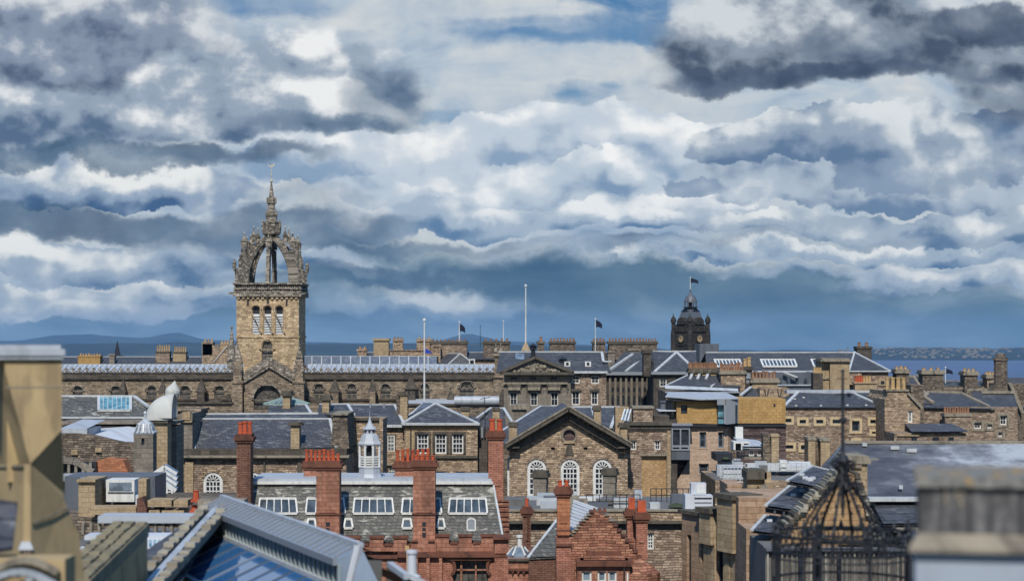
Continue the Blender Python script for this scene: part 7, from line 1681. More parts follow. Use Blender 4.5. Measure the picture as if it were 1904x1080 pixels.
# ---------------------------------------------------------------- near right: buff facade in steep view, dark roofs
def buff_facade():
    rot = math.atan2(-8.0, 3.4)
    T = Thing('buff_modern_building', 'modern buff facade with projecting flues and slit windows, seen at a steep angle', 'building', 1268, 101, rot=rot)
    # local x runs toward the viewer along the facade, local y into the building, origin at the far corner
    g = T.g
    c, s = math.cos(rot), math.sin(rot); ox = (1268 - CX) * 101 / F; oy = 101.0
    def XZ(px, py, off=0.0):
        """local x and height where the sight line through the photo pixel meets the facade plane pushed forward by off"""
        u, w = (px - CX) / F, (HOR - py) / F
        # point = t*(u,1); plane: (p-o).n = -off with n = (-s, c) inward
        nx, ny = -s, c
        t = (ox * nx + oy * ny - off) / (u * nx + ny)
        X, Y = u * t, t
        return (X - ox) * c + (Y - oy) * s, CAMZ + w * t - g
    def span(p0, p1, q, off=0.0): return XZ(p0, q, off)[0], XZ(p1, q, off)[0]
    zt = XZ(1268, 953)[1]; xe = XZ(1412, 1010)[0]
    slits = [(1277, 1285, 993, 1090), (1303, 1314, 1008, 1046), (1333, 1345, 1022, 1090), (1372, 1379, 1028, 1062)]
    hol = []
    for p0, p1, q0, q1 in slits:
        a, b_ = span(p0, p1, q0); hol.append(rect(a, b_, max(2, XZ(p0, q1)[1]), XZ(p0, q0)[1]))
    b = MB(); b.facade(rect(0, xe, 0, zt), hol, 0, 8, .35); T.part('wall', b, 'tan_brick')
    for q in hol:
        g_ = MB(); g_.poly((q[0][0], .3, q[0][1]), (q[1][0], .3, q[1][1]), (q[2][0], .3, q[2][1]), (q[3][0], .3, q[3][1])); wo = T.part('window', g_, 'window_glass')
        f = MB(); f.ring(q, [(q[0][0] + .1, q[0][1] + .1), (q[1][0] - .1, q[1][1] + .1), (q[2][0] - .1, q[2][1] - .1), (q[3][0] + .1, q[3][1] - .1)], .15, .29); f.build('frame', 'dark_paint', wo)
    b = MB(); b.box(-.2, xe + .2, -.15, .6, zt, zt + .18); T.part('coping', b, 'dark_coping')
    b = MB(); b.box(0, xe, .6, 8, zt - .3, zt - .2); T.part('flat_roof', b, 'felt')
    # projecting flues
    for p0, p1, qt, qb, off in ((1296, 1321, 941, 1008, .35), (1329, 1362, 915, 1022, .5)):
        a, b_ = span(p0 + 4, p1, qt + 20, off); z1 = XZ(p0, qt, off)[1]; z0 = XZ(p0, qb, off)[1]
        b = MB(); b.box(a, b_, -off, 1.0, z0, z1 - .25); b.box(a, b_, -off * .3, .8, 2, z0); o = T.part('flue', b, 'buff_ashlar')
        b = MB(); b.box(a - .15, b_ + .15, -off - .15, 1.15, z1 - .25, z1); b.build('flue_cap', 'dark_coping', o)
    a, b_ = span(1354, 1362, 1000); b = MB(); b.box(a, b_, -.2, .5, 2, XZ(1354, 985)[1]); T.part('pier', b, 'buff_ashlar')
    # skew gable rising behind, with stair of brick steps
    p = [XZ(1354, 968), XZ(1440, 905)]
    T2 = Thing('skew_gable_house', 'buff gable with a sloping coping and tall broad stack behind the steep modern facade', 'house', 1400, 104)
    X, Z = T2.x, T2.z
    b = MB(); b.prism([(X(1352), 0), (X(1438), 0), (X(1438), Z(896)), (X(1424), Z(906)), (X(1372), Z(956)), (X(1352), Z(960))], 0, 1); T2.part('gable', b, 'buff_ashlar')
    b = MB(); b.bar((X(1350), -.05, Z(957)), (X(1372), -.05, Z(953)), .5, .22); b.bar((X(1372), -.05, Z(953)), (X(1425), -.05, Z(902)), .5, .22); T2.part('coping', b, 'coping')
    b = MB(); b.box(X(1394), X(1428), 1.2, 3, 0, Z(893)); b.box(X(1426), X(1438), .9, 3, 0, Z(880)); T2.part('stack', b, 'buff_ashlar')
    b = MB(); b.box(X(1392), X(1430), .9, 3.2, Z(893), Z(878)); b.box(X(1395), X(1428), 1.1, 3, Z(878), Z(876)); T2.part('stack_cap', b, 'dark_coping')
    T2.roof([((X(1362), 1, Z(955)), (X(1416), 1, Z(905)), (X(1408, 5), 5, Z(902, 5)), (X(1366, 5), 5, Z(940, 5)))], 'near_slate', 'roof', .1, [((X(1362, 5), 5, Z(930, 5)), (X(1386, 4), 4, Z(905, 4))), ((X(1386, 4), 4, Z(905, 4)), (X(1414, 4), 4, Z(910, 4)))], .3)
    b = MB(); b.box(X(1364), X(1392), 3, 7, 0, Z(908)); T2.part('wall', b, 'tan_brick')
buff_facade()
def dark_dormer_roofs():
    T = Thing('dark_roofed_range', 'stepped dark slate roofs with long dormer strips behind the iron crown', 'building', 1480, 88)
    X, Z = T.x, T.z
    # three stepped planes, each a roof over a dark glazed strip
    for (a, b_, c, d, y0, y1, strip) in (((1464, 893), (1532, 906), (1560, 878), (1512, 866), 3, 8, 8), ((1424, 939), (1508, 951), (1556, 916), (1470, 902), 1, 6, 14), ((1398, 985), (1460, 993), (1500, 968), (1424, 957), -1, 3, 6)):
        P4 = [(X(a[0], y0), y0, Z(a[1], y0)), (X(b_[0], y0), y0, Z(b_[1], y0)), (X(c[0], y1), y1, Z(c[1], y1)), (X(d[0], y1), y1, Z(d[1], y1))]
        T.roof([tuple(P4)], 'near_slate', 'roof', .12, [(P4[3], P4[2]), (P4[0], P4[3])], .16, 'flashing')
        b = MB(); p, q = P4[0], P4[1]; h = T.m(strip)
        b.add([(p[0], p[1] + .2, p[2] - .1), (q[0], q[1] + .2, q[2] - .1), (q[0], q[1] + .2, q[2] - h), (p[0], p[1] + .2, p[2] - h)], [(0, 1, 2, 3)]); T.part('dormer_strip', b, 'dark_paint')
        b = MB()
        for k in range(1, 5): t = k / 5; b.box(p[0] + (q[0] - p[0]) * t - .05, p[0] + (q[0] - p[0]) * t + .05, p[1] + .05, p[1] + .19, p[2] + (q[2] - p[2]) * t - h, p[2] + (q[2] - p[2]) * t - .15)
        T.part('dormer_post', b, 'near_slate')
        for k in range(5):
            t, u = random.uniform(.1, .9), random.uniform(.2, .8); v = (Vector(p).lerp(Vector(q), t)).lerp(Vector(P4[3]).lerp(Vector(P4[2]), t), u)
            b = MB(); b.box(v.x - .12, v.x + .12, v.y - .15, v.y + .1, v.z, v.z + .12); T.part('roof_vent', b, 'pale_roof')
    b = MB(); b.box(X(1402), X(1600), 6, 12, 0, Z(925, 6)); b.box(X(1400), X(1560), 2.5, 6, 0, Z(985, 2)); T.part('wall', b, 'tan_brick')
    # pale dome of a roof vent
    b = MB(); b.lathe(X(1485), -1, [(.6, Z(990)), (.55, Z(976)), (.35, Z(970)), (.05, Z(967))], 12); T.part('vent_dome', b, 'pale_roof', smooth=True)
    b = MB(); b.lathe(X(1468), -1.2, [(.3, Z(985)), (.3, Z(966)), (.05, Z(963))], 10); T.part('vent_pipe', b, 'pale_roof')
    # slatted wall below
    b = MB(); b.box(X(1404), X(1460), -3, 2, 0, Z(1002)); T.part('slatted_wall', b, 'felt')
    for k in range(13):
        p = 1406 + k * 4.3; b = MB(); b.box(X(p), X(p + 2.2), -3.12, -3.003, 0, Z(1003)); T.part('slat', b, 'grey_ashlar')
    b = MB(); b.box(X(1400), X(1412), -3.3, -3.13, 0, Z(1045)); T.part('doorway', b, 'dark_paint')
dark_dormer_roofs()
def orange_gable():
    T = Thing('orange_gable_house', 'orange stone gable with rough stepped skews, seen through the iron crown', 'house', 1566, 74)
    X, Z = T.x, T.z
    b = MB(); b.prism([(X(1440), Z(1012)), (X(1634), Z(1012)), (X(1630), Z(1008)), (X(1590), Z(882)), (X(1560), Z(876)), (X(1454), Z(986))], 0, 1.2); T.part('gable', b, 'orange_ashlar')
    rnd = random.Random(3)
    for (x0, q0, x1, q1, n) in ((1450, 990, 1558, 878, 24), (1592, 880, 1634, 1010, 17)):
        for k in range(n):
            t = (k + .5) / n; p, q = x0 + (x1 - x0) * t, q0 + (q1 - q0) * t; w = rnd.uniform(.07, .14)
            b = MB(); b.box(X(p) - w, X(p) + w, -.2 + rnd.uniform(-.06, .06), 1.3, Z(q) - .1, Z(q) + rnd.uniform(.02, .12)); T.part('skew_stone', b, rnd.choice(['coping', 'pale_stone', 'pale_stone', 'dark_coping']))
    b = MB(); b.box(X(1404), X(1700), -3, -2.4, 0, Z(1004)); T.part('lower_wall', b, 'felt')
    for k in range(34):
        p = 1406 + k * 8.6; b = MB(); b.box(X(p), X(p + 3.2), -3.12, -3.003, Z(1090), Z(1006)); T.part('slat', b, 'grey_ashlar' if k % 3 else 'pale_stone')
    b = MB(); b.box(X(1404), X(1700), -3.25, -3.0, Z(1007), Z(1002)); T.part('slat_head', b, 'dark_lead')
    for p0, p1 in ((1462, 1470), (1494, 1503), (1530, 1538)):
        b = MB(); b.box(X(p0), X(p1), -3.2, -3.125, Z(1090), Z(1012)); T.part('slot_window', b, 'window_glass')
    T.roof([((X(1454), .6, Z(992)), (X(1562), .6, Z(884)), (X(1560, 8), 8, Z(870, 8)), (X(1470, 8), 8, Z(960, 8))), ((X(1630), .6, Z(1010)), (X(1590), .6, Z(885)), (X(1588, 8), 8, Z(870, 8)), (X(1620, 8), 8, Z(970, 8)))], 'near_slate', 'roof', .1)
    T.chimney(X(1592), X(1627), 1.6, 4, 4, Z(852), 'buff_ashlar', .12, .3, capmat='coping')
    b = MB(); b.box(X(1596), X(1616), 1.5, 1.597, Z(875), Z(862)); T.part('stack_panel', b, 'old_rubble')
orange_gable()
def big_dark_roof():
    T = Thing('big_dark_roof', 'long dark grey weathered roof running to the right edge, with a hipped blue-grey end', 'roof', 1700, 92)
    X, Z = T.x, T.z
    m, nt, bs, Pp = new_mat('weathered_roof')
    x, y, z = sep(nt, Pp)
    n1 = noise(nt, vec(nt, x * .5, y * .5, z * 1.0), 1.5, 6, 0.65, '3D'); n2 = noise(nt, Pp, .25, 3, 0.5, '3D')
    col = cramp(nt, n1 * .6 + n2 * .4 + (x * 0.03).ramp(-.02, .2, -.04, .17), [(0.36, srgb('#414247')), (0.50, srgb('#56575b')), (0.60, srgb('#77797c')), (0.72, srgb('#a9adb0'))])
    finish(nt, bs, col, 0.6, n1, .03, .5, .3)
    yr = 9
    A, B, Cc, D = (X(1606), 0, Z(930)), (X(1990), 0, Z(912)), (X(1990, yr), yr, Z(822, yr)), (X(1566, yr), yr, Z(824, yr))
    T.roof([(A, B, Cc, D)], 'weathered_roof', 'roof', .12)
    T.roof([(A, D, (X(1522, 7), 7, Z(872, 7)), (X(1540, 2), 2, Z(935, 2)))], 'blue_slate', 'roof', .1, [((X(1570, yr), yr - .1, Z(822, yr)), (X(1534, 7), 7, Z(868, 7)))], .14, 'dark_lead')
    b = MB(); b.box(X(1566, yr), X(1990, yr), yr - .2, yr + .3, Z(824, yr), Z(819.5, yr)); T.part('ridge', b, 'coping')
    def sl(px, py): t = (922 - py) / 100.0; y = yr * t; return (X(px, y), y, Z(py, y))
    for p, q, w in ((1606, 827, .12), (1662, 833, .22), (1693, 838, .26), (1673, 906, .09)):
        v = sl(p, q); b = MB(); b.box(v[0] - w, v[0] + w, v[1] - .3, v[1], v[2] - .05, v[2] + .12); T.part('roof_vent', b, 'flashing')
    b = MB(); b.box(X(1574, 7), X(1628, 7), 6.2, 6.5, Z(859, 7), Z(851, 7)); T.part('gutter_board', b, 'coping')
    # eaves and lower tier
    b = MB(); b.box(X(1600), X(1990), .2, 8, 0, Z(926)); T.part('wall', b, 'dark_paint')
    b = MB(); b.box(X(1612), X(1720), -.6, .1, Z(930), Z(923)); T.part('gutter', b, 'flashing')
    T.roof([((X(1620), -3, Z(962)), (X(1990), -3, Z(955)), (X(1990), 0, Z(932)), (X(1622), 0, Z(934)))], 'dark_slate', 'lower_roof', .1)
    b = MB(); b.box(X(1636), X(1990), -3.4, -2.9, Z(976), Z(969)); T.part('gutter', b, 'coping')
    b = MB(); b.box(X(1636), X(1990), -2.8, 0, 0, Z(968)); T.part('lower_wall', b, 'dark_paint')
    T.roof([((X(1640), -7, Z(1010)), (X(1990), -7, Z(1006)), (X(1990), -3.2, Z(978)), (X(1642), -3.2, Z(978)))], 'near_slate', 'lower_roof', .1)
    b = MB(); b.box(X(1640), X(1990), -6.8, -3, 0, Z(1012)); T.part('lower_wall', b, 'felt')
    b = MB(); n = 12
    for k in range(n + 1): a = math.pi * k / n; b.v += [(X(1690) - 1.5 * math.cos(a), -9, Z(1050) + 1.0 * math.sin(a)), (X(1690) - 1.5 * math.cos(a), -7.2, Z(1050) + 1.0 * math.sin(a))]
    for k in range(n): b.f.append((2 * k, 2 * k + 1, 2 * k + 3, 2 * k + 2))
    T.part('pale_barrel_roof', b, 'pale_roof')
    b = MB(); b.box(X(1470), X(1760), -9.5, -7.1, 0, Z(1052)); T.part('pale_wall', b, 'render_wall')
big_dark_roof()

# ---------------------------------------------------------------- foreground: iron crown, chimneys, glass lantern
def iron_crown():
    D = 38.0
    T = Thing('iron_crown', 'black wrought-iron crown with railings and a tall weathervane rod', 'ironwork', 1567, D, base=CAMZ + (HOR - 1100) * D / F)
    s = D / F; z = T.z
    def ribx(f):   # half width against height: flared ogee
        return [(2, 858), (3.5, 872), (6, 888), (11, 902), (19, 920), (29, 942), (38, 965), (44, 992), (46, 1030)][f]
    for k in range(8):
        a = k * math.pi / 4 + R(22.5); M3 = Matrix.Rotation(a, 4, 'Z')
        b = MB(); b.T = M3
        out = [(p[0] * s * 1.7, 0, z(p[1])) for p in (ribx(i) for i in range(9))]
        b.path(out, .035, .05, (0, 1, 0)); o = T.part('rib', b, 'iron')
        for i in range(1, 9):   # scrolls along the rib
            b = MB(); b.T = M3; c = Vector(out[i]) + Vector((.06, 0, .02)); r = .04 + .005 * i
            b.path([tuple(c + Vector((r * math.cos(t), 0, r * math.sin(t)))) for t in [j * .8 for j in range(8)]], .022, .025, (0, 1, 0)); b.build('scroll', 'iron', o)
    # rings
    def ring(r, py, w, h, name='ring'):
        b = MB(); n = 24; b.path([(r * math.cos(2 * math.pi * j / n), r * math.sin(2 * math.pi * j / n), z(py)) for j in range(n + 1)], w, h); T.part(name, b, 'iron')
    rr = 130 * s
    for py, w, h in ((992, .05, .06), (1022, .045, .055), (1034, .03, .03), (1078, .04, .05)): ring(rr, py, w, h)
    ring(76 * s, 990, .05, .06)
    for k in range(44):
        a = 2 * math.pi * k / 44; b = MB(); x, y = rr * math.cos(a), rr * math.sin(a)
        b.bar((x, y, z(1105)), (x, y, z(1022)), .02); T.part('baluster', b, 'iron')
        if k % 2 == 0:
            b = MB(); b.lathe(x, y, [(.03, z(992)), (.05, z(987)), (.005, z(976))], 5); T.part('spike', b, 'iron')
        b = MB(); r = .055; a2 = a + math.pi / 44; c = Vector((rr * math.cos(a2), rr * math.sin(a2), z(1007))); tv = Vector((-math.sin(a2), math.cos(a2), 0))
        b.path([tuple(c + tv * r * math.cos(t) + Vector((0, 0, 1.9 * r * math.sin(t)))) for t in [j * math.pi / 4 for j in range(9)]], .022); T.part('frieze_ring', b, 'iron')
    for k in range(8):
        a = k * math.pi / 4 + R(12); b = MB(); x, y = rr * math.cos(a), rr * math.sin(a); b.lathe(x, y, [(.035, z(1105)), (.035, z(990)), (.06, z(987)), (.03, z(982)), (.045, z(975)), (.01, z(966))], 8); T.part('post', b, 'iron')
    # finial, pendant, rod and vane
    b = MB(); b.lathe(0, 0, [(.01, z(962)), (.03, z(955)), (.03, z(945)), (.05, z(938)), (.04, z(925)), (.06, z(912)), (.09, z(900)), (.07, z(885)), (.12, z(878)), (.07, z(868)), (.14, z(856)), (.13, z(853)), (.06, z(846)), (.035, z(838)), (.03, z(745)), (.022, z(692)), (.05, z(690)), (.01, z(686))], 10); T.part('finial', b, 'iron')
    for k in range(8):
        a = k * math.pi / 4; b = MB(); b.T = Matrix.Rotation(a, 4, 'Z')
        b.path([(.06, 0, z(875)), (.2, 0, z(868)), (.24, 0, z(860)), (.18, 0, z(855)), (.14, 0, z(860))], .025); T.part('leaf', b, 'iron'); b = MB(); b.T = Matrix.Rotation(a, 4, 'Z'); b.path([(.08, 0, z(905)), (.3, 0, z(897)), (.36, 0, z(905)), (.28, 0, z(912))], .03); T.part('leaf', b, 'iron')
    b = MB(); b.bar((-.17, 0, z(734)), (.24, 0, z(733)), .02); b.bar((0, -.2, z(733)), (0, .2, z(733)), .02); b.bar((-.11, 0, z(704)), (.1, 0, z(704)), .018); T.part('vane_arm', b, 'iron')
    b = MB(); b.lathe(.12, 0, [(.005, z(729)), (.05, z(732)), (.05, z(735)), (.005, z(739))], 7); T.part('vane_star', b, 'flag_dark')
    b = MB(); b.lathe(0, 0, [(.02, z(788)), (.075, z(785)), (.075, z(778)), (.02, z(775))], 10); T.part('knop', b, 'iron')
    b = MB(); b.bar((-.19, 0, z(781)), (.2, 0, z(781)), .018); b.bar((0, -.2, z(781)), (0, .2, z(781)), .018); T.part('vane_arm', b, 'iron')
    # the stone drum it stands on
    b = MB(); b.lathe(0, 0, [(rr * 1.08, -30), (rr * 1.08, z(1105)), (rr, z(1103)), (.1, z(1102))], 24); T.part('drum', b, 'grey_ashlar')
iron_crown()
def right_chimney():
    D = 15.5
    T = Thing('rendered_chimney', 'massive soot-stained chimney with a lichened slab and pale base', 'chimney', 1704, D, rot=R(-11))
    s = D / F; z = lambda p: CAMZ + (HOR - p) * D / F - T.g; x = lambda p: (p - 1704) * s
    m, nt, bs, Pp = new_mat('soot_stone')
    X_, Y_, Z_ = sep(nt, Pp)
    st = noise(nt, vec(nt, (X_ + Y_) * 9.0, Z_ * 1.2), 1.0, 5, .65); f = noise(nt, Pp, 14.0, 5, .65, '3D')
    finish(nt, bs, cramp(nt, st * .65 + f * .35, [(0.34, (0.04, 0.04, 0.042)), (0.48, (0.10, 0.098, 0.098)), (0.62, (0.2, 0.195, 0.19))]), .95, f, .02, .8, .1)
    m, nt, bs, Pp = new_mat('lichen_slab')
    X_, Y_, Z_ = sep(nt, Pp)
    f = noise(nt, Pp, 12.0, 5, .65, '3D'); g = noise(nt, vec(nt, X_ * 2.6, Y_ * 2.6, Z_ * 2.0), 2.2, 4, .6, '3D')
    c = cramp(nt, f, [(0.35, (0.10, 0.10, 0.095)), (0.65, (0.30, 0.29, 0.26))])
    c = mixc(nt, (g - .53).ramp(0, .07) * .85, c, (0.42, 0.24, 0.04)); finish(nt, bs, c, .95, f, .02, .8, .1)
    b = MB(); b.box(x(1708), 1.6, 0, 1.4, z(1006), z(904)); T.part('shaft', b, 'soot_stone')
    b = MB(); b.box(x(1702), 1.66, -.05, 1.45, z(904), z(886)); T.part('slab', b, 'lichen_slab')
    b = MB(); b.add([(x(1690), -.16, z(1014)), (1.7, -.16, z(1014)), (1.7, -.003, z(990)), (x(1706), -.003, z(990)), (x(1690), -.16, z(1022)), (1.7, -.16, z(1022)), (1.7, .2, z(1022)), (x(1690), .2, z(1022))], [(0, 1, 2, 3), (0, 1, 5, 4), (4, 5, 6, 7), (3, 0, 4, 7)]); T.part('ledge', b, 'coping')
    b = MB(); b.box(x(1702), 1.64, -.08, 1.45, -30, z(1022)); T.part('base', b, 'render_wall')
    rnd = random.Random(6)
    for k in range(7):
        p = rnd.uniform(1716, 1800); l = rnd.uniform(8, 40); b = MB(); b.box(x(p), x(p + rnd.uniform(3, 8)), -.012, -.003, z(906 + l), z(905)); T.part('lime_streak', b, 'coping')
right_chimney()
def left_chimney():
    D = 31.0
    T = Thing('broached_chimney', 'large buff rendered chimney with a grey slab cope, at the left edge', 'chimney', 50, D, rot=R(13.8))
    Z = T.z; s = D / F
    def X(p, y=0.0): return (p - 50) * s * (D + y) / D / 1.03
    xl, xr = X(-60), X(115); dep = 1.4
    fl, fr = Z(690), Z(800)          # where the front corners start to be cut away
    ax, az = X(56), Z(862)           # point of the broach on the lower arris
    ztop = Z(668)
    b = MB()
    # upper square stack; its left corner is cut back
    b.add([(X(8), 0, ztop), (xr, 0, ztop), (xr, 0, fr), (ax, -.03, az), (X(10), 0, fl)], [(0, 1, 2, 3, 4)])
    b.add([(X(8), 0, ztop), (X(10), 0, fl), (ax, -.03, az), (X(-40, 3), 3, Z(862, 3)), (X(-46, 3), 3, Z(668, 3))], [(0, 1, 2, 3, 4)])
    b.add([(xr, 0, ztop), (xr, dep, ztop), (xr, dep, fr), (xr, 0, fr)], [(0, 1, 2, 3)])
    b.add([(xr, 0, fr), (xr, dep, fr), (X(122), .85, Z(930)), (ax, -.03, az)], [(0, 1, 2, 3)])
    b.box(X(12), xr - .02, .6, dep, Z(900), ztop); T.part('stack', b, 'buff_render')
    b = MB(); b.box(X(-60), X(118), -.07, dep + .07, ztop, Z(661)); b.box(X(-60), X(121), -.1, dep + .1, Z(661), Z(649)); b.box(X(-60), X(113), -.03, dep, Z(649), Z(641)); T.part('slab', b, 'lead')
    b = MB(); b.box(X(9), xr + .004, -.012, -.002, Z(721), Z(718)); T.part('lift_line', b, 'coping')
    # lower body: square set on the diagonal with a chamfered arris
    zb = -30
    b = MB(); b.add([(X(45), -.02, az), (X(57), -.02, az), (X(57), -.02, Z(1008)), (X(43), -.02, Z(1008))], [(0, 1, 2, 3)]); T.part('arris', b, 'buff_render')
    b = MB()
    b.add([(X(57), -.015, az), (X(120), .7, Z(935)), (X(150), .95, Z(1008)), (X(160), 1.0, Z(1090)), (X(57), -.015, Z(1090))], [(0, 1, 2, 3, 4)])
    b.add([(X(45), -.015, az), (X(-80, 4), 4, Z(862, 4)), (X(-80, 4), 4, Z(1090, 4)), (X(43), -.015, Z(1090))], [(0, 1, 2, 3)])
    b.add([(X(57), -.015, az), (X(120), .7, Z(935)), (xr, dep, fr)], [(0, 1, 2)])
    b.box(X(60), X(112), 1.12, 2.2, zb, Z(935)); T.part('lower_shaft', b, 'buff_render')
    b = MB(); b.bar((X(60), -.02, Z(973)), (X(128), .72, Z(952)), .02, .03); T.part('render_line', b, 'coping'); b = MB(); b.bar((X(43), -.05, Z(866)), (X(-70, 3.7), 3.65, Z(866, 3.7)), .02, .03); T.part('render_line', b, 'coping')
    b = MB(); b.frustum(X(48), .0, Z(1020), Z(1006), .12, .12, .07, .07); T.part('arris_stop', b, 'lead')
    # shoulder and roofs at its foot
    T = Thing('slate_shoulder', 'slate roof shoulder with pale curved copings at the foot of the buff chimney', 'roof', 40, 26)
    X, Z = T.x, T.z
    T.roof([((X(-80), -.4, Z(1030)), (X(38), -.4, Z(1010)), (X(12), .6, Z(940)), (X(-80), .6, Z(925)))], 'blue_slate', 'roof', .05)
    b = MB(); b.box(X(-80), X(140), -.6, 0, -30, Z(1030)); T.part('wall', b, 'buff_render')
    b = MB(); pts = [(X(10 + 120 * t / 8), -.7, Z(1052 - 22 * math.sin(math.pi * t / 8) )) for t in range(9)]; b.path(pts, .1, .08); T.part('curved_coping', b, 'coping')
    b = MB(); pts = [(X(0 + 130 * t / 8), -.85, Z(1072 - 24 * math.sin(math.pi * t / 8) )) for t in range(9)]; b.path(pts, .1, .08); T.part('curved_coping', b, 'lead')
    b = MB(); b.box(X(-80), X(8), -.9, -.61, -30, Z(1028)); T.part('pale_post', b, 'pale_roof')
    for p, q in ((62, 1052), (85, 1062)): b = MB(); b.lathe(X(p), -.8, [(.01, Z(q + 9)), (.08, Z(q + 5)), (.09, Z(q)), (.05, Z(q - 7)), (.01, Z(q - 9))], 10); T.part('ball', b, 'pale_roof', smooth=True)
left_chimney()
def glass_lantern():
    # a long glazed roof seen from its high side; local x runs along the ridge toward the viewer
    d0, d1 = 58.0, 44.0
    p0 = P(412, 927, d0); p1 = P(671, 1019, d1)
    zr = (p0.z + p1.z) / 2; dx, dy = p1.x - p0.x, p1.y - p0.y; Ln = math.hypot(dx, dy); rot = math.atan2(dy, dx)
    T = Thing('glass_roof_lantern', 'long glass roof lantern with a finned blue-grey ridge', 'rooflight', 412, d0, rot=rot)
    c, s_ = math.cos(rot), math.sin(rot); ox, oy, g = p0.x, p0.y, T.g
    Z0 = zr - g
    def hit(px, py, off=0.0, zz=None):
        """local x and height on the vertical plane of the ridge shifted by off toward the viewer's left"""
        u, w = (px - CX) / F, (HOR - py) / F; nx, ny = -s_, c
        t = (ox * nx + oy * ny + off) / (u * nx + ny)
        return (u * t - ox) * c + (t - oy) * s_, CAMZ + w * t - g
    # ridge roof: capping band
    # which side faces the viewer: local -y
    sg = -1.0
    b = MB(); b.add([(0, 0, Z0 + .05), (Ln, 0, Z0 + .05), (Ln, sg * .55, Z0 - .22), (0, sg * .55, Z0 - .22)], [(0, 1, 2, 3)]); b.add([(0, 0, Z0 + .05), (Ln, 0, Z0 + .05), (Ln, -sg * .55, Z0 - .22), (0, -sg * .55, Z0 - .22)], [(0, 1, 2, 3)]); T.part('ridge_roof', b, 'blue_paint')
    b = MB(); b.box(0, Ln, sg * .6 - .06, sg * .6 + .06, Z0 - .36, Z0 - .2); T.part('gutter', b, 'zinc')
    b = MB(); b.bar((0, 0, Z0 + .08), (Ln, 0, Z0 + .08), .14, .1); T.part('ridge_cap', b, 'lead')
    for k in range(30):
        x = Ln * (k + .5) / 30; b = MB(); b.bar((x, 0, Z0 + .09), (x, sg * .55, Z0 - .18), .05, .05); T.part('ridge_rib', b, 'zinc')
    h1 = Z0 - .80
    b = MB(); b.box(0, Ln, sg * .42 - .02, sg * .42 + .02, h1, Z0 - .3); T.part('clerestory', b, 'dark_paint')
    nf = 34
    for k in range(nf + 1):
        x = Ln * k / nf; b = MB(); b.box(x - .05, x + .05, sg * .52 - .035, sg * .52 + .035, h1, Z0 - .34); T.part('fin', b, 'pale_fin')
    b = MB(); b.box(0, Ln, sg * .5 - .1, sg * .5 + .16, h1 - .14, h1); T.part('sill_beam', b, 'flashing')
    # glass slope falling toward the viewer's left
    wd = 1.6; dz = .72
    A, B, Cc, D = (0, sg * .62, h1 - .1), (Ln, sg * .62, h1 - .1), (Ln, sg * (.62 + wd), h1 - .1 - dz), (0, sg * (.62 + wd), h1 - .1 - dz)
    b = MB(); b.poly(A, B, Cc, D); T.part('glass_slope', b, 'lantern_glass')
    for k in range(0, 13):
        x = Ln * k / 12; w = .015 if k not in (0, 6, 12) else .06
        b = MB(); b.bar((x, A[1], A[2] + .02), (x, D[1], D[2] + .02), w, .03); T.part('glazing_bar', b, 'zinc' if k in (0, 6, 12) else 'dark_lead')
    b = MB(); b.bar((0, D[1], D[2] + .04), (Ln, D[1], D[2] + .04), .16, .12); T.part('lower_frame', b, 'pale_roof')
    b = MB(); b.box(0, Ln, sg * 2.0, -sg * .5, -40, h1 - .3 - dz); b.box(0, Ln, sg * .44, -sg * .5, -40, Z0 - .3); T.part('base', b, 'felt')
    b = MB(); b.box(0, Ln, sg * 2.4, sg * 2.2, h1 - .35 - dz, h1 - .22 - dz); T.part('lower_gutter', b, 'dark_lead')
    for k in range(14):
        x = Ln * (k + .5) / 14; b = MB(); b.path([(x, sg * 2.25, h1 - dz - .05), (x, sg * 2.5, h1 - dz - .1), (x, sg * 2.54, h1 - dz - .32), (x, sg * 2.4, h1 - dz - .4)], .06); T.part('gutter_bracket', b, 'lead')
    b = MB(); b.add([(-.5, sg * 2.4, h1 - .36 - dz), (Ln, sg * 2.4, h1 - .36 - dz), (Ln, sg * 4.5, h1 - 1.6 - dz), (-.5, sg * 4.5, h1 - 1.6 - dz)], [(0, 1, 2, 3)]); T.part('slate_skirt', b, 'near_slate')
    # near hip end
    b = MB(); b.add([(Ln, 0, Z0 + .05), (Ln + .5, sg * .5, h1 - .6), (Ln + .5, -sg * .6, h1 - .6)], [(0, 1, 2)]); b.add([(Ln, 0, Z0 + .05), (Ln, sg * .55, Z0 - .22), (Ln + .02, sg * .62, h1 - 2), (Ln + .5, sg * .5, h1 - 2)], [(0, 1, 2, 3)]); T.part('hip_end', b, 'blue_paint')
    b = MB(); b.bar((Ln, sg * .05, Z0 + .06), (Ln + .35, sg * .62, h1 - 1.0), .16, .12); T.part('hip_cap', b, 'pale_roof')
    # slate slope beyond the ridge, with a vent pipe
    b = MB(); b.add([(Ln * .35, -sg * .55, Z0 - .4), (Ln + 2.0, -sg * .55, Z0 - .5), (Ln + 3.0, -sg * 4.5, Z0 - 2.4), (Ln * .35, -sg * 4.5, Z0 - 2.4)], [(0, 1, 2, 3)]); b.add([(Ln + .4, sg * .6, h1 - .4), (Ln + 2.0, -sg * .55, Z0 - .5), (Ln + 3, -sg * 4.5, Z0 - 2.4), (Ln + 3, sg * .6, h1 - 3)], [(0, 1, 2, 3)]); T.part('slate_slope', b, 'near_slate')
    b = MB(); b.bar((Ln + .3, -sg * .6, Z0 - .35), (Ln + 1.9, -sg * .5, Z0 - .45), .14, .12); b.bar((Ln + 1.95, -sg * .55, Z0 - .42), (Ln + 3, -sg * 4.4, Z0 - 2.3), .12, .08); T.part('slate_ridge', b, 'lead')
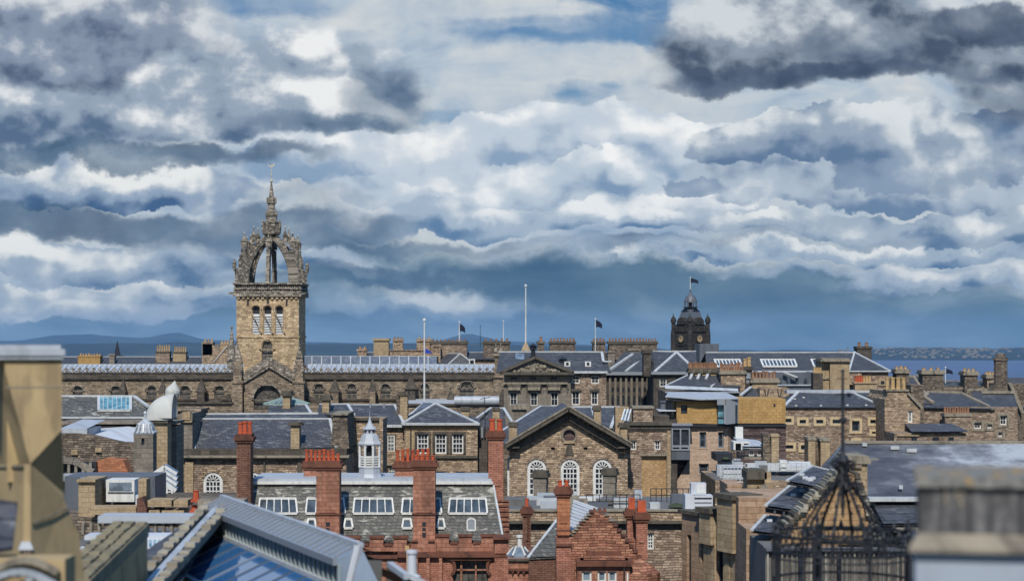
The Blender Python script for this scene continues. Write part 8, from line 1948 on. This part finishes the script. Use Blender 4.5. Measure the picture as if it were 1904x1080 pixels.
    b = MB(); vx, vy = Ln + 1.0, -sg * .9; b.lathe(vx, vy, [(.22, Z0 - .8), (.2, Z0 - .55), (.11, Z0 - .5), (.10, Z0 - .05), (.13, Z0 - .04), (.13, Z0 + .02), (.02, Z0 + .04)], 10); T.part('vent_pipe', b, 'pale_roof')
    return T
m, nt, bs, Pp = new_mat('lantern_glass')
n = noise(nt, Pp, 0.8, 3, .5, '3D')
finish(nt, bs, (0.035, 0.13, 0.30), 0.05, n, .01, .12, 0.8)
plain('pale_fin', srgb('#8f9a9c'), 0.5, 0.2, 1.5)
glass_lantern()
def stair_copings():
    # two parallel stone copings descending toward the viewer, left of the lantern
    T = Thing('stone_coping_wall', 'pair of weathered stone gutter copings descending past the glass lantern', 'coping', 400, 58)
    X, Z = T.x, T.z; o = Vector((T.o.location.x, T.o.location.y, T.o.location.z))
    def L(px, py, d): return P(px, py, d) - o
    for (a, b_, w, mat) in (((392, 936, 58.5), (226, 1120, 44), .26, 'coping'), ((432, 934, 58), (264, 1124, 43), .24, 'coping'), ((412, 938, 57.8), (246, 1122, 43.5), .18, 'lead')):
        b = MB(); p, q = L(*a), L(*b_); b.bar(p, q, w, .2); o_ = T.part('coping', b, mat)
        if mat == 'coping':
            for k in range(16):
                t = (k + .5) / 16; c = p.lerp(q, t); m = MB(); m.box(c.x - .13, c.x + .13, c.y - .2, c.y + .2, c.z + .06, c.z + .13 + .03 * (k % 3)); m.build('coping_stone', random.choice(['coping', 'pale_stone', 'pale_stone']), o_)
    b = MB(); p, q = L(412, 945, 58), L(246, 1128, 43.5)
    b.add([(p.x - .55, p.y, p.z - .1), (p.x + .35, p.y, p.z - .1), (q.x + .35, q.y, q.z - .1), (q.x - .55, q.y, q.z - .1), (p.x - 5.5, p.y, p.z - 3.4), (q.x - 5.5, q.y, q.z - 3.4), (p.x - 5.5, p.y, p.z - 3.6), (q.x - 5.5, q.y, q.z - 3.6)],
          [(0, 1, 2, 3), (0, 3, 5, 4), (1, 2, 7, 6), (0, 1, 6, 4), (3, 2, 7, 5), (4, 5, 7, 6)]); T.part('slate_slope', b, 'near_slate')
    b = MB(); p = L(425, 925, 58.4); b.box(p.x - .9, p.x + .5, p.y - .2, p.y + .6, p.z - .9, p.z - .05); T.part('end_block', b, 'coping')
    # grey slate slope and pale strip rooflights to the left
    T = Thing('strip_rooflights', 'grey slate slope with two long pale strip rooflights, left of the stone copings', 'roof', 250, 58)
    X, Z = T.x, T.z; o = Vector((T.o.location.x, T.o.location.y, T.o.location.z))
    q4 = [L2 for L2 in (P(150, 1095, 46) - o, P(330, 1095, 46) - o, P(372, 1022, 53) - o, P(222, 1020, 54) - o)]
    b = MB(); b.poly(*map(tuple, q4)); T.part('slate_slope', b, 'near_slate')
    b = MB(); b.box(X(120), X(400), .2, 6, -40, Z(1016)); T.part('base', b, 'felt')
    b = MB(); b.box(X(142), X(386), 3, 4.2, Z(972, 3), Z(959, 3)); T.part('pale_beam', b, 'lead')
    b = MB(); b.box(X(150), X(380), 3.3, 4, Z(996), Z(972, 3)); o1 = T.part('window_strip', b, 'window_glass')
    for k in range(16):
        p = 150 + k * 15; b = MB(); b.box(X(p, 3), X(p + 5, 3), 3.1, 3.297, Z(994, 3), Z(973, 3)); T.part('mullion', b, 'grey_ashlar')
    b = MB(); b.box(X(146), X(360), .8, 1.8, Z(1002, 1), Z(994, 1)); b.box(X(150), X(345), -.2, .6, Z(1024), Z(1016)); T.part('pale_sill', b, 'pale_roof')
    b = MB(); b.poly((X(200), 0, Z(1016)), (X(352), 0, Z(1016)), (X(360, 1), .9, Z(1001, 1)), (X(206, 1), .9, Z(1001, 1))); o2 = T.part('glass_strip', b, 'teal_glass')
    for k in range(20): b = MB(); p = 204 + k * 8; b.bar((X(p), -.03, Z(1015.5)), (X(p + 2, 1), .87, Z(1000.5, 1)), .05); b.build('glazing_bar', 'pale_roof', o2)
    for p, q, d in ((236, 1030, 51), (230, 1048, 50)):
        v = P(p, q, d) - o; b = MB(); b.lathe(v.x, v.y, [(.11, v.z - .3), (.11, v.z), (.15, v.z + .02), (.1, v.z + .12), (.01, v.z + .14)], 10); T.part('roof_vent', b, 'pale_roof')
    # lichened sloping parapet crossing below
    T = Thing('lichened_parapet', 'yellowish lichened stone parapet in front of the strip rooflights', 'parapet', 185, 44)
    o = Vector((T.o.location.x, T.o.location.y, T.o.location.z))
    p, q = P(243, 985, 46) - o, P(128, 1092, 38) - o
    b = MB(); b.bar(p, q, .85, .3); co = T.part('coping', b, 'lichen_coping')
    for k in range(22):
        t = (k + .5) / 22; c = p.lerp(q, t)
        for j in (-.28, 0, .28): m = MB(); m.box(c.x - .11 + j, c.x + .11 + j, c.y - .15, c.y + .15, c.z + .1, c.z + .19 + random.uniform(0, .05)); m.build('coping_stone', 'lichen_coping', co)
    b = MB(); b.add([(p.x - .4, p.y, p.z - .1), (p.x + .4, p.y, p.z - .1), (q.x + .4, q.y, q.z - .1), (q.x - .4, q.y, q.z - .1), (p.x - .4, p.y, -40), (p.x + .4, p.y, -40), (q.x + .4, q.y, -40), (q.x - .4, q.y, -40)], [(0, 1, 5, 4), (1, 2, 6, 5), (3, 0, 4, 7), (2, 3, 7, 6)]); T.part('wall', b, 'buff_render')
plain('lichen_coping', srgb('#8c836c'), 0.95, 0.4, 3.0, 0.1, 0.0, 0.4, (0.10, 0.10, 0.085), 1.0, 0.5)
stair_copings()
